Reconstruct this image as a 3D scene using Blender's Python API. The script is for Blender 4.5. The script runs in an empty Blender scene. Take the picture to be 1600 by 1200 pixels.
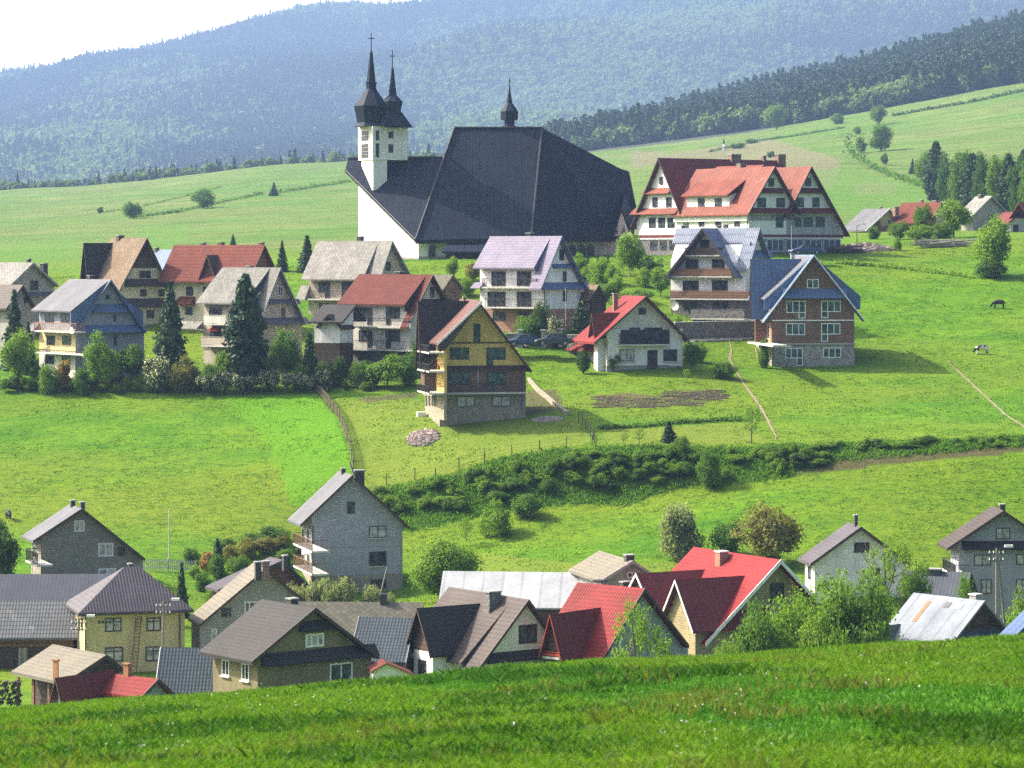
HAZE_C = (.36, .55, .95); HAZE_D = .000125; EXPO = 1.12
import bpy, math, random
import numpy as np
from mathutils import Vector
R = math.radians
C = bpy.context.scene.collection
scn = bpy.context.scene
F = 4800.0           # focal length in pixels of the 1600 px wide photograph
HY = 400.0           # horizon row
def P(px, py, D): return Vector(((px-800)/F*D, D, (HY-py)/F*D))

# ------------------------------------------------------------ objects
def tag(o, label=None, cat=None, group=None, kind=None):
    if label: o['label'] = label
    if cat: o['category'] = cat
    if group: o['group'] = group
    if kind: o['kind'] = kind
    return o
def empty(name, loc, rz=0, label=None, cat=None, group=None):
    o = bpy.data.objects.new(name, None); C.objects.link(o)
    o.location = loc; o.rotation_euler = (0, 0, rz); o.empty_display_size = .5
    return tag(o, label, cat, group)
class MB:
    def __init__(s): s.v = []; s.f = []; s.uv = []
    def face(s, pts, uv=None):
        n = len(s.v); s.v += [tuple(p) for p in pts]; s.f.append(tuple(range(n, n+len(pts))))
        if uv is None:
            a = Vector(pts[0]); e = (Vector(pts[1])-a)
            e = e.normalized() if e.length > 1e-9 else Vector((1, 0, 0))
            nn = e.cross(Vector(pts[-1])-a); g = nn.cross(e)
            g = g.normalized() if g.length > 1e-9 else Vector((0, 0, 1))
            uv = [((Vector(p)-a).dot(e), (Vector(p)-a).dot(g)) for p in pts]
        s.uv += [tuple(t) for t in uv]
    def box(s, x0, x1, y0, y1, z0, z1):
        x0, x1 = min(x0, x1), max(x0, x1); y0, y1 = min(y0, y1), max(y0, y1); z0, z1 = min(z0, z1), max(z0, z1)
        s.face([(x0,y0,z0),(x1,y0,z0),(x1,y0,z1),(x0,y0,z1)], [(x0,z0),(x1,z0),(x1,z1),(x0,z1)])
        s.face([(x1,y1,z0),(x0,y1,z0),(x0,y1,z1),(x1,y1,z1)], [(x1,z0),(x0,z0),(x0,z1),(x1,z1)])
        s.face([(x0,y1,z0),(x0,y0,z0),(x0,y0,z1),(x0,y1,z1)], [(y1,z0),(y0,z0),(y0,z1),(y1,z1)])
        s.face([(x1,y0,z0),(x1,y1,z0),(x1,y1,z1),(x1,y0,z1)], [(y0,z0),(y1,z0),(y1,z1),(y0,z1)])
        s.face([(x0,y0,z1),(x1,y0,z1),(x1,y1,z1),(x0,y1,z1)], [(x0,y0),(x1,y0),(x1,y1),(x0,y1)])
        s.face([(x0,y1,z0),(x1,y1,z0),(x1,y0,z0),(x0,y0,z0)], [(x0,y1),(x1,y1),(x1,y0),(x0,y0)])
    def tube(s, a, b, r0, r1=None, n=6):
        a = Vector(a); b = Vector(b); r1 = r0 if r1 is None else r1
        d = (b-a).normalized(); q = d.cross(Vector((0, 0, 1)))
        if q.length < .01: q = Vector((1, 0, 0))
        q.normalize(); w = d.cross(q); L = (b-a).length
        ra = []; rb = []
        for i in range(n):
            t = 2*math.pi*i/n; k = q*math.cos(t)+w*math.sin(t); ra.append(a+k*r0); rb.append(b+k*r1)
        for i in range(n):
            j = (i+1) % n
            s.face([ra[i], ra[j], rb[j], rb[i]], [(i/n, 0), ((i+1)/n, 0), ((i+1)/n, L), (i/n, L)])
        s.face(rb); s.face(ra[::-1])
    def build(s, name, m, parent=None, smooth=False):
        me = bpy.data.meshes.new(name); me.from_pydata(s.v, [], s.f)
        ul = me.uv_layers.new(name='UVMap'); ul.data.foreach_set('uv', np.array(s.uv, dtype=np.float32).ravel())
        me.materials.append(m)
        if smooth: me.polygons.foreach_set('use_smooth', [True]*len(me.polygons))
        o = bpy.data.objects.new(name, me); C.objects.link(o)
        if parent is not None: o.parent = parent
        return o
def quads_mesh(name, V, m, cols=None):
    """V: (n,4,3) array of quads"""
    n = len(V); me = bpy.data.meshes.new(name)
    me.vertices.add(n*4); me.vertices.foreach_set('co', V.astype(np.float32).ravel())
    me.loops.add(n*4); me.loops.foreach_set('vertex_index', np.arange(n*4, dtype=np.int32))
    me.polygons.add(n); me.polygons.foreach_set('loop_start', np.arange(0, n*4, 4, dtype=np.int32))
    me.polygons.foreach_set('loop_total', np.full(n, 4, dtype=np.int32))
    if cols is not None:
        a = me.attributes.new('tint', 'FLOAT', 'FACE'); a.data.foreach_set('value', cols.astype(np.float32))
    me.materials.append(m); me.update(); me.validate()
    return me
def tris_mesh(name, V, T, m):
    me = bpy.data.meshes.new(name); n = len(T)
    me.vertices.add(len(V)); me.vertices.foreach_set('co', V.astype(np.float32).ravel())
    me.loops.add(n*3); me.loops.foreach_set('vertex_index', T.astype(np.int32).ravel())
    me.polygons.add(n); me.polygons.foreach_set('loop_start', np.arange(0, n*3, 3, dtype=np.int32))
    me.polygons.foreach_set('loop_total', np.full(n, 3, dtype=np.int32))
    me.materials.append(m); me.update(); me.validate()
    return me
def link(name, me, parent=None, loc=(0, 0, 0)):
    o = bpy.data.objects.new(name, me); C.objects.link(o); o.location = loc
    if parent is not None: o.parent = parent
    return o

# ------------------------------------------------------------ materials
class NT:
    def __init__(s, name):
        s.m = bpy.data.materials.new(name); s.m.use_nodes = True; s.t = s.m.node_tree; s.n = s.t.nodes
        s.b = s.n['Principled BSDF']; s.out = s.n['Material Output']
    def add(s, typ, **k):
        nd = s.n.new(typ)
        for a, v in k.items():
            if a.startswith('_'): nd.inputs[a[1:].replace('_', ' ')].default_value = v
            else: setattr(nd, a, v)
        return nd
    def lk(s, a, b): s.t.links.new(a, b)
    def math(s, op, a, b=None, c=None):
        nd = s.n.new('ShaderNodeMath'); nd.operation = op
        for i, x in enumerate((a, b, c)):
            if x is None: continue
            if isinstance(x, (int, float)): nd.inputs[i].default_value = x
            else: s.lk(x, nd.inputs[i])
        return nd.outputs[0]
    def mix(s, fac, a, b, blend='MIX'):
        nd = s.n.new('ShaderNodeMix'); nd.data_type = 'RGBA'; nd.blend_type = blend
        for i, x in ((0, fac), (6, a), (7, b)):
            if isinstance(x, (int, float)): nd.inputs[i].default_value = x
            elif isinstance(x, tuple): nd.inputs[i].default_value = x if len(x) == 4 else x+(1,)
            else: s.lk(x, nd.inputs[i])
        return nd.outputs[2]
    def noise(s, scale, vec=None, detail=3, rough=.55):
        nd = s.add('ShaderNodeTexNoise', _Scale=scale, _Detail=detail, _Roughness=rough)
        if vec is not None: s.lk(vec, nd.inputs['Vector'])
        return nd.outputs['Fac']
    def ramp(s, fac, stops):
        nd = s.n.new('ShaderNodeValToRGB'); s.lk(fac, nd.inputs[0]); e = nd.color_ramp.elements
        while len(e) < len(stops): e.new(.5)
        for i, (p, c) in enumerate(stops):
            e[i].position = p; e[i].color = (c, c, c, 1) if isinstance(c, (int, float)) else tuple(c)+(1,)
        return nd.outputs[0]
    def bump(s, h, strength=.4, dist=.03):
        nd = s.add('ShaderNodeBump', _Strength=strength, _Distance=dist); s.lk(h, nd.inputs['Height'])
        s.lk(nd.outputs[0], s.b.inputs['Normal']); return nd
def sc(c, k): return tuple(min(1, x*k) for x in c)
def stuccoed(name, col, var=.25, rough=.9, stain=.35):
    t = NT(name); uv = t.add('ShaderNodeTexCoord'); o = uv.outputs['Object']
    mp = t.add('ShaderNodeMapping'); mp.inputs['Scale'].default_value = (1, 1, .35); t.lk(o, mp.inputs[0])
    n1 = t.noise(.9, mp.outputs[0], 5); n2 = t.noise(7, o, 4)
    c = t.mix(t.ramp(n1, [(.35, 0), (.75, 1)]), sc(col, 1+var*.3), sc(col, 1-var))
    c = t.mix(t.math('MULTIPLY', t.ramp(n2, [(.4, 0), (.8, 1)]), stain), c, sc(col, .62))
    t.lk(c, t.b.inputs['Base Color']); t.b.inputs['Roughness'].default_value = rough
    t.bump(t.noise(12, o, 4), .35, .03); return t.m
def bricks(name, c1, c2, mortar, sx=.26, sy=.085, msize=.012, rough=.9, bump=.5, noise=.25, bias=0.):
    t = NT(name); uv = t.add('ShaderNodeUVMap', uv_map='UVMap').outputs[0]
    b = t.add('ShaderNodeTexBrick', _Scale=1.0); b.inputs['Brick Width'].default_value = sx
    b.inputs['Row Height'].default_value = sy; b.inputs['Mortar Size'].default_value = msize
    b.inputs['Color1'].default_value = c1+(1,); b.inputs['Color2'].default_value = c2+(1,); b.inputs['Mortar'].default_value = mortar+(1,)
    b.inputs['Bias'].default_value = bias
    t.lk(uv, b.inputs['Vector'])
    o = t.add('ShaderNodeTexCoord').outputs['Object']
    n = t.noise(1.1, o, 4); c = t.mix(t.math('MULTIPLY', t.ramp(n, [(.35, 0), (.7, 1)]), noise*2), b.outputs['Color'], (.55, .55, .55), 'MULTIPLY')
    t.lk(c, t.b.inputs['Base Color']); t.b.inputs['Roughness'].default_value = rough
    t.bump(t.math('MULTIPLY', b.outputs['Fac'], -1), bump, .03); return t.m
def stonewall(name, c1, c2, mortar, scale=3.2):
    t = NT(name); uv = t.add('ShaderNodeUVMap', uv_map='UVMap').outputs[0]
    v = t.add('ShaderNodeTexVoronoi', _Scale=scale); t.lk(uv, v.inputs['Vector'])
    e = t.add('ShaderNodeTexVoronoi', _Scale=scale, feature='DISTANCE_TO_EDGE'); t.lk(uv, e.inputs['Vector'])
    sp = t.add('ShaderNodeSeparateColor'); t.lk(v.outputs['Color'], sp.inputs[0])
    c = t.mix(sp.outputs[0], c1, c2); m = t.ramp(e.outputs['Distance'], [(.02, 1), (.07, 0)])
    t.lk(t.mix(m, c, mortar), t.b.inputs['Base Color']); t.b.inputs['Roughness'].default_value = .95
    t.bump(t.ramp(e.outputs['Distance'], [(0, 0), (.15, 1)]), .6, .05); return t.m
def roofmat(name, col, kind='seam', col2=None, rough=.55, metal=0., pitch=.45, var=.25, line=.35, spec=.25, weather=None):
    rough = min(.9, rough+.2)
    """kind: seam (ribs up the slope), tile (rows across), diamond, plank"""
    t = NT(name); uv = t.add('ShaderNodeUVMap', uv_map='UVMap').outputs[0]
    s = t.add('ShaderNodeSeparateXYZ'); t.lk(uv, s.inputs[0]); x, y = s.outputs[0], s.outputs[1]
    o = t.add('ShaderNodeTexCoord').outputs['Object']
    big = t.noise(.45, o, 5); fine = t.noise(3.5, o, 5, .65)
    c = t.mix(t.ramp(big, [(.3, 0), (.72, 1)]), sc(col, 1+var*.5), col2 or sc(col, 1-var))
    c = t.mix(t.math('MULTIPLY', t.ramp(fine, [(.45, 0), (.75, 1)]), .35), c, sc(col, .6))
    if weather:
        c = t.mix(t.ramp(t.noise(.9, o, 6, .7), [(.56, 0), (.66, 1)]), c, weather)
    def line_mask(v, p, w):
        fr = t.math('FRACT', t.math('DIVIDE', v, p))
        return t.math('LESS_THAN', fr, w)
    if kind == 'seam':
        m = line_mask(x, pitch, .14); h = m
        # panel to panel tone
        wn = t.add('ShaderNodeTexWhiteNoise', noise_dimensions='1D'); t.lk(t.math('FLOOR', t.math('DIVIDE', x, pitch*2)), wn.inputs['W'])
        c = t.mix(t.math('MULTIPLY', wn.outputs['Value'], .22), c, sc(col, .55))
    elif kind == 'tile':
        ry = t.math('FRACT', t.math('DIVIDE', y, pitch)); m = t.math('LESS_THAN', ry, .22)
        h = t.math('ADD', ry, t.math('MULTIPLY', t.math('SINE', t.math('MULTIPLY', x, 2*math.pi/.24)), .35))
        wn = t.add('ShaderNodeTexWhiteNoise', noise_dimensions='2D')
        cb = t.add('ShaderNodeCombineXYZ'); t.lk(t.math('FLOOR', t.math('DIVIDE', x, .3)), cb.inputs[0]); t.lk(t.math('FLOOR', t.math('DIVIDE', y, pitch)), cb.inputs[1])
        t.lk(cb.outputs[0], wn.inputs['Vector'])
        c = t.mix(t.math('MULTIPLY', wn.outputs['Value'], .3), c, sc(col, .6))
    elif kind == 'diamond':
        a = t.math('ADD', x, y); b = t.math('SUBTRACT', x, y)
        m = t.math('MAXIMUM', line_mask(a, pitch, .16), line_mask(b, pitch, .16)); h = t.math('SUBTRACT', 1, m)
        wn = t.add('ShaderNodeTexWhiteNoise', noise_dimensions='2D')
        cb = t.add('ShaderNodeCombineXYZ'); t.lk(t.math('FLOOR', t.math('DIVIDE', a, pitch)), cb.inputs[0]); t.lk(t.math('FLOOR', t.math('DIVIDE', b, pitch)), cb.inputs[1])
        t.lk(cb.outputs[0], wn.inputs['Vector'])
        c = t.mix(t.math('MULTIPLY', wn.outputs['Value'], .55), c, sc(col, .45))
    else:
        m = line_mask(y, pitch, .12); h = t.math('SUBTRACT', 1, m)
    c = t.mix(t.math('MULTIPLY', m, line), c, sc(col, .3))
    t.lk(c, t.b.inputs['Base Color']); t.b.inputs['Roughness'].default_value = rough; t.b.inputs['Metallic'].default_value = metal
    t.b.inputs['Specular IOR Level'].default_value = spec
    t.bump(h, .55, .05); return t.m
def planks(name, col, pitch=.16, vertical=False, rough=.8):
    t = NT(name); uv = t.add('ShaderNodeUVMap', uv_map='UVMap').outputs[0]
    s = t.add('ShaderNodeSeparateXYZ'); t.lk(uv, s.inputs[0]); y = s.outputs[0] if vertical else s.outputs[1]
    wn = t.add('ShaderNodeTexWhiteNoise', noise_dimensions='1D'); t.lk(t.math('FLOOR', t.math('DIVIDE', y, pitch)), wn.inputs['W'])
    c = t.mix(wn.outputs['Value'], sc(col, 1.25), sc(col, .65))
    fr = t.math('LESS_THAN', t.math('FRACT', t.math('DIVIDE', y, pitch)), .1)
    c = t.mix(fr, c, sc(col, .25)); t.lk(c, t.b.inputs['Base Color']); t.b.inputs['Roughness'].default_value = rough
    t.bump(t.math('SUBTRACT', 1, fr), .4, .02); return t.m
def plain(name, col, rough=.6, metal=0., var=.15, spec=.5):
    t = NT(name); o = t.add('ShaderNodeTexCoord').outputs['Object']
    c = t.mix(t.ramp(t.noise(3, o, 4), [(.35, 0), (.7, 1)]), sc(col, 1+var*.4), sc(col, 1-var))
    t.lk(c, t.b.inputs['Base Color']); t.b.inputs['Roughness'].default_value = rough; t.b.inputs['Metallic'].default_value = metal
    t.b.inputs['Specular IOR Level'].default_value = spec
    return t.m
def glassmat(name, col, curtain, amount):
    t = NT(name); uv = t.add('ShaderNodeTexCoord').outputs['Object']
    n = t.noise(1.9, uv, 2); c = t.mix(t.ramp(n, [(.5-amount*.3, 0), (.56, 1)]), col, curtain)
    t.lk(c, t.b.inputs['Base Color']); t.b.inputs['Roughness'].default_value = .15; t.b.inputs['Specular IOR Level'].default_value = .35
    return t.m
def foliage(name, c1, c2, c3=None, trans=.42, scale=.35, flower=None):
    t = NT(name); g = t.add('ShaderNodeNewGeometry'); oi = t.add('ShaderNodeObjectInfo')
    at = t.add('ShaderNodeAttribute', attribute_name='tint')
    n = t.noise(scale, g.outputs['Position'], 3)
    f = t.math('ADD', t.math('MULTIPLY', t.ramp(n, [(.35, 0), (.68, 1)]), .55), t.math('MULTIPLY', oi.outputs['Random'], .45))
    c = t.mix(f, c1, c2)
    c = t.mix(t.math('MULTIPLY', at.outputs['Fac'], .55), c, c3 or sc(c1, .55))
    if flower:
        c = t.mix(t.math('GREATER_THAN', at.outputs['Fac'], .55), c, flower)
    t.lk(c, t.b.inputs['Base Color']); t.b.inputs['Roughness'].default_value = .65; t.b.inputs['Specular IOR Level'].default_value = .25
    tr = t.add('ShaderNodeBsdfTranslucent'); t.lk(t.mix(1.0, c, (1.15, 1.25, .6), 'MULTIPLY'), tr.inputs[0])
    ms = t.add('ShaderNodeMixShader', _Fac=trans); t.lk(t.b.outputs[0], ms.inputs[1]); t.lk(tr.outputs[0], ms.inputs[2])
    t.lk(ms.outputs[0], t.out.inputs['Surface']); return t.m

M = {}
M['white'] = stuccoed('white_plaster', (.8, .8, .78)); M['cream'] = stuccoed('cream_plaster', (.62, .57, .42))
M['offwhite'] = stuccoed('offwhite_plaster', (.58, .57, .52), .3); M['greyplaster'] = stuccoed('grey_plaster', (.34, .33, .31))
M['beige'] = stuccoed('beige_plaster', (.42, .37, .3)); M['yellowp'] = stuccoed('yellow_plaster', (.56, .47, .24), .2)
M['oldyellow'] = stuccoed('ochre_render', (.68, .49, .15), .22); M['olive'] = stuccoed('olive_brown_render', (.2, .17, .09), .3)
M['bluegrey'] = stuccoed('blue_grey_plaster', (.3, .32, .36), .2); M['churchwhite'] = stuccoed('church_white', (.78, .76, .7), .12, stain=.15)
M['concrete'] = stuccoed('concrete', (.4, .39, .36)); M['slab'] = stuccoed('balcony_slab', (.55, .54, .5), .3)
M['greybrick'] = bricks('grey_block', (.36, .37, .41), (.3, .31, .35), (.44, .45, .47), .4, .2, .02, noise=.2)
M['graybrick2'] = bricks('brown_grey_brick', (.27, .25, .2), (.22, .2, .16), (.3, .28, .24), .26, .1, .012)
M['brick'] = bricks('brown_brick', (.27, .11, .06), (.13, .06, .04), (.22, .17, .13), .5, .2, .035, noise=.3)
M['redbrick'] = bricks('red_brick', (.4, .14, .07), (.26, .09, .05), (.35, .28, .22), .4, .16, .03)
M['ochrebrick'] = bricks('ochre_block', (.34, .27, .13), (.25, .2, .1), (.38, .33, .22), .4, .2, .03)
M['stone'] = stonewall('rubble_stone', (.34, .32, .28), (.14, .13, .12), (.45, .43, .38))
M['darkstone'] = stonewall('dark_stone', (.17, .16, .15), (.08, .08, .09), (.2, .2, .2))
M['tanstone'] = stonewall('tan_stone', (.3, .27, .2), (.2, .18, .14), (.36, .33, .26), 2.6)
M['woodd'] = planks('dark_wood', (.07, .045, .03)); M['woodb'] = planks('brown_wood', (.17, .085, .045)); M['woodv'] = planks('upright_boards', (.1, .06, .04), .2, True)
M['woodo'] = planks('orange_wood', (.5, .24, .08)); M['woodg'] = planks('grey_boards', (.25, .23, .2), .2, True)
M['black'] = plain('black_trim', (.02, .02, .022)); M['dkbrown'] = plain('dark_brown_trim', (.05, .03, .022))
M['wtrim'] = plain('white_trim', (.78, .78, .76), .5); M['rtrim'] = plain('red_trim', (.4, .05, .03), .5)
M['iron'] = plain('iron', (.03, .03, .035), .5); M['gtrim'] = plain('grey_trim', (.3, .3, .3)); M['rust'] = plain('rusty_metal', (.3, .13, .06), .8)
M['glass'] = glassmat('window_glass', (.014, .022, .03), (.07, .09, .1), .2)
M['glassg'] = glassmat('green_window_glass', (.03, .06, .055), (.1, .16, .14), .3)
M['glassc'] = glassmat('curtained_glass', (.05, .06, .07), (.5, .5, .48), .9)
M['glassb'] = glassmat('blue_shop_glass', (.05, .08, .14), (.09, .12, .18), .5)
M['chim'] = bricks('chimney_brick', (.24, .1, .07), (.16, .07, .05), (.3, .25, .2), .25, .1, .02)
M['chimd'] = plain('dark_chimney', (.05, .05, .05), .9)
M['r_red'] = roofmat('bright_red_metal_tile', (.28, .014, .017), 'tile', var=.4, rough=.5, pitch=.38, line=.45)
M['r_red2'] = roofmat('red_metal_tile', (.22, .018, .018), 'tile', var=.4, rough=.5, pitch=.38, line=.5)
M['r_orange'] = roofmat('orange_red_sheet', (.19, .045, .028), 'seam', rough=.5, pitch=.9, line=.4, var=.45, weather=(.28, .09, .055))
M['r_maroon'] = roofmat('maroon_and_shaded_red_sheet', (.15, .03, .026), 'seam', rough=.45, pitch=.6)  # also paints the shaded planes of brighter red roofs
M['r_brick'] = roofmat('clay_red_tile', (.125, .034, .026), 'tile', rough=.75, pitch=.4)
M['r_rust'] = roofmat('faded_red_roof', (.15, .04, .028), 'tile', rough=.8, pitch=.5, weather=(.1, .035, .03))
M['r_brown'] = roofmat('brown_metal_tile', (.07, .054, .05), 'tile', rough=.42, pitch=.38, line=.5)
M['r_brown2'] = roofmat('chocolate_sheet', (.13, .055, .045), 'tile', rough=.4, pitch=.45)
M['r_tan'] = roofmat('tan_shingle', (.22, .16, .11), 'diamond', rough=.85, pitch=.5, col2=(.16, .12, .08))
M['r_dark'] = roofmat('charcoal_and_shade_tile', (.04, .037, .035), 'tile', rough=.42, pitch=.36, line=.5)  # also the painted shade tone of brown and tan roofs' cross gables
M['r_church'] = roofmat('church_slate_sheet', (.02, .029, .05), 'seam', rough=.42, pitch=1.0, line=.6, col2=(.012, .018, .033), spec=.1)
M['r_blue'] = roofmat('blue_and_shaded_metal_roof', (.11, .17, .3), 'seam', rough=.4, pitch=.5, col2=(.09, .14, .26))  # also stands for shaded planes of grey and lilac roofs
M['r_bluel'] = roofmat('weathered_blue_metal_roof', (.17, .2, .27), 'tile', rough=.4, pitch=1.1, col2=(.12, .16, .26), line=.4)
M['r_lilac'] = roofmat('lilac_metal_tile', (.21, .19, .27), 'tile', rough=.45, pitch=.42, line=.3)
M['r_grey'] = roofmat('grey_fibre_cement', (.22, .22, .205), 'diamond', rough=.85, pitch=.55, line=.35)
M['r_greyl'] = roofmat('pale_fibre_cement', (.29, .285, .265), 'diamond', rough=.8, pitch=.55, line=.35)
M['r_greys'] = roofmat('grey_sheet', (.12, .125, .145), 'seam', rough=.42, pitch=.55, line=.25)
M['r_moss'] = roofmat('mossy_slate', (.14, .13, .11), 'diamond', rough=.9, pitch=.5, col2=(.12, .13, .09))
M['r_slate'] = roofmat('blue_slate', (.05, .07, .09), 'tile', rough=.6, pitch=.3, line=.6)
M['r_corr'] = roofmat('dark_corrugated', (.07, .08, .1), 'seam', rough=.6, pitch=.3, line=.6)
M['r_old'] = roofmat('weathered_board_roof', (.14, .13, .11), 'plank', rough=.85, pitch=.4, col2=(.2, .18, .14))
M['r_oldt'] = roofmat('old_slab_roof', (.12, .13, .14), 'tile', rough=.8, pitch=.45, line=.6, weather=(.2, .2, .19))
M['r_silver'] = roofmat('silver_sheet', (.42, .44, .47), 'seam', rough=.38, pitch=1.6, line=.25, metal=.2)
M['r_zinc'] = roofmat('patched_zinc_sheet', (.2, .225, .27), 'seam', rough=.4, pitch=1.3, line=.3, metal=.2, col2=(.12, .145, .18))
M['r_pink'] = roofmat('mauve_sheet', (.095, .085, .1), 'tile', rough=.4, pitch=.4, line=.3)

# ------------------------------------------------------------ terrain
PX = np.array([-900, -400, 0, 200, 400, 600, 800, 1000, 1200, 1400, 1600, 2000, 2500], float)
CR = np.array([1160, 1140, 1112, 1097, 1079, 1062, 1046, 1034, 1024, 1013, 999, 975, 960], float)   # brow of the near meadow
def rowz(D, py): return (HY-np.array(py, float))/F*D
def ext(*a):   # values at px 0,200,...,1600 -> extended
    a = list(a); return [a[0]+ (a[0]-a[1])*1.2, a[0]+(a[0]-a[1])*.6] + a + [a[-1]+(a[-1]-a[-2])*.8, a[-1]+(a[-1]-a[-2])*1.2]
rows = []
def addrow(D, py): rows.append((D, rowz(D, py)))
rows.append((-60, np.full(13, 2.0))); rows.append((0, np.full(13, -1.7))); rows.append((20, np.full(13, -4.4))); rows.append((45, np.full(13, -7.7)))
addrow(60, CR+75); addrow(75, CR+24); addrow(88, CR); addrow(100, CR+14); addrow(130, CR+95)
addrow(200, [1150]*13); addrow(215, [1108]*13); addrow(235, [1055]*13); addrow(250, [1000]*13)
addrow(262, ext(930, 928, 945, 955, 940, 940, 940, 935, 965))
addrow(278, ext(880, 882, 905, 945, 886, 884, 880, 872, 880))
addrow(290, ext(830, 833, 838, 872, 845, 826, 800, 790, 800))
addrow(299, ext(794, 795, 795, 818, 793, 782, 748, 724, 707))
addrow(303, ext(778, 778, 778, 768, 716, 698, 700, 691, 684))
addrow(318, ext(714, 714, 706, 676, 654, 655, 660, 655, 650))
addrow(332, ext(655, 654, 650, 632, 628, 618, 625, 625, 625))
addrow(345, ext(603, 601, 599, 599, 588, 578, 592, 592, 588))
addrow(353, ext(586, 583, 578, 572, 548, 556, 573, 571, 563))
addrow(365, ext(560, 555, 550, 545, 512, 515, 532, 536, 532))
addrow(380, ext(512, 508, 505, 500, 480, 470, 486, 492, 488))
addrow(400, ext(467, 455, 450, 440, 427, 426, 426, 437, 432))
addrow(420, ext(447, 435, 425, 411, 408, 405, 396, 402, 398))
addrow(440, ext(436, 428, 415, 404, 404, 400, 391, 379, 373))
addrow(480, ext(415, 408, 398, 396, 396, 385, 370, 361, 351))
addrow(700, ext(385, 378, 370, 360, 345, 330, 320, 325, 330))
addrow(1000, ext(342, 332, 318, 308, 295, 275, 262, 262, 250))
addrow(1350, ext(313, 298, 275, 262, 250, 243, 222, 190, 160))
addrow(1600, ext(300, 286, 259, 250, 245, 229, 205, 168, 129))
addrow(1750, ext(308, 294, 267, 258, 253, 226, 194, 153, 108))
addrow(2300, ext(318, 302, 274, 262, 254, 210, 156, 108, 52))
addrow(3600, ext(315, 300, 275, 262, 250, 230, 200, 165, 120))
addrow(4600, ext(240, 228, 215, 208, 200, 190, 165, 140, 110))
addrow(7200, ext(117, 60, 20, 42, 28, -25, -60, -75, -90))
addrow(8000, ext(175, 130, 90, 70, 60, 10, 0, -10, -20))
DK = np.array([r[0] for r in rows], float); ZK = np.array([r[1] for r in rows])
PXD = np.arange(-900, 2501, 20.0)
DD = np.concatenate([np.arange(-60, 600, 1.0), np.concatenate([np.arange(600, 2600, 6.0), np.arange(2600, 8001, 20.)])])
ZP = np.array([np.interp(PXD, PX, z) for z in ZK])
for _ in range(14): ZP[:, 1:-1] = (ZP[:, :-2]+2*ZP[:, 1:-1]+ZP[:, 2:])/4
ZT = np.array([np.interp(DD, DK, ZP[:, j]) for j in range(len(PXD))]).T
for _ in range(4): ZT[1:-1] = (ZT[:-2]+2*ZT[1:-1]+ZT[2:])/4
far = DD > 610
for _ in range(60):
    Z2 = ZT.copy(); Z2[1:-1] = (ZT[:-2]+2*ZT[1:-1]+ZT[2:])/4; ZT[far] = Z2[far]
_rs = np.random.RandomState(3); _G = _rs.rand(256, 256)
def vnoise(x, y):
    xi = np.floor(x).astype(int); yi = np.floor(y).astype(int); fx = x-xi; fy = y-yi
    fx = fx*fx*(3-2*fx); fy = fy*fy*(3-2*fy); g = lambda a, b: _G[a % 256, b % 256]
    return (g(xi, yi)*(1-fx)+g(xi+1, yi)*fx)*(1-fy)+(g(xi, yi+1)*(1-fx)+g(xi+1, yi+1)*fx)*fy
def fbm(x, y, o=4):
    s = 0; a = .5
    for i in range(o): s = s+a*vnoise(x*2**i+17*i, y*2**i+9*i); a *= .5
    return s
def bary(px, D):
    j = np.clip((px-PXD[0])/20, 0, len(PXD)-1.001); i = np.interp(D, DD, np.arange(len(DD)))
    i = np.clip(i, 0, len(DD)-1.001); a = i.astype(int); b = j.astype(int); fi = i-a; fj = j-b
    return (ZT[a, b]*(1-fi)+ZT[a+1, b]*fi)*(1-fj)+(ZT[a, b+1]*(1-fi)+ZT[a+1, b+1]*fi)*fj
def ground(X, D):
    X = np.asarray(X, float); D = np.asarray(D, float)
    px = 800+F*X/np.maximum(D, 60)
    z = bary(px, D)
    amp = np.clip((D-30)/60, 0, 1)*.3
    z = z+amp*(fbm(X*.16, D*.16)-.47)+.10*np.clip(D/60, 0, 1)*(fbm(X*.9+50, D*.9, 3)-.44)
    big = np.clip((D-3300)/1500, 0, 1)
    return z+big*250*(fbm(X*.0012+4, D*.0011+2, 3)-.44)+np.clip((D-480)/600, 0, 1)*(1-big)*5*(fbm(X*.012, D*.012, 3)-.44)
def gz(X, D): return float(ground(np.array([X]), np.array([D]))[0])
_Dq = np.concatenate([np.arange(180, 600, .5), np.arange(600, 1800, 1.5)])
def hit(px, py, dmin=180):
    D = _Dq[_Dq >= dmin]; X = (px-800)/F*D
    p = HY-ground(X, D)*F/D
    k = np.argmax(p <= py)
    if not (p <= py).any(): k = len(D)-1
    return float(X[k]), float(D[k]), float(ground(X[k:k+1], D[k:k+1])[0])
def inpoly(px, py, poly):
    ins = np.zeros(px.shape, bool); n = len(poly)
    for i in range(n):
        x0, y0 = poly[i]; x1, y1 = poly[(i+1) % n]
        c = ((y0 > py) != (y1 > py)) & (px < (x1-x0)*(py-y0)/((y1-y0) or 1e-9)+x0); ins ^= c
    return ins
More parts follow.
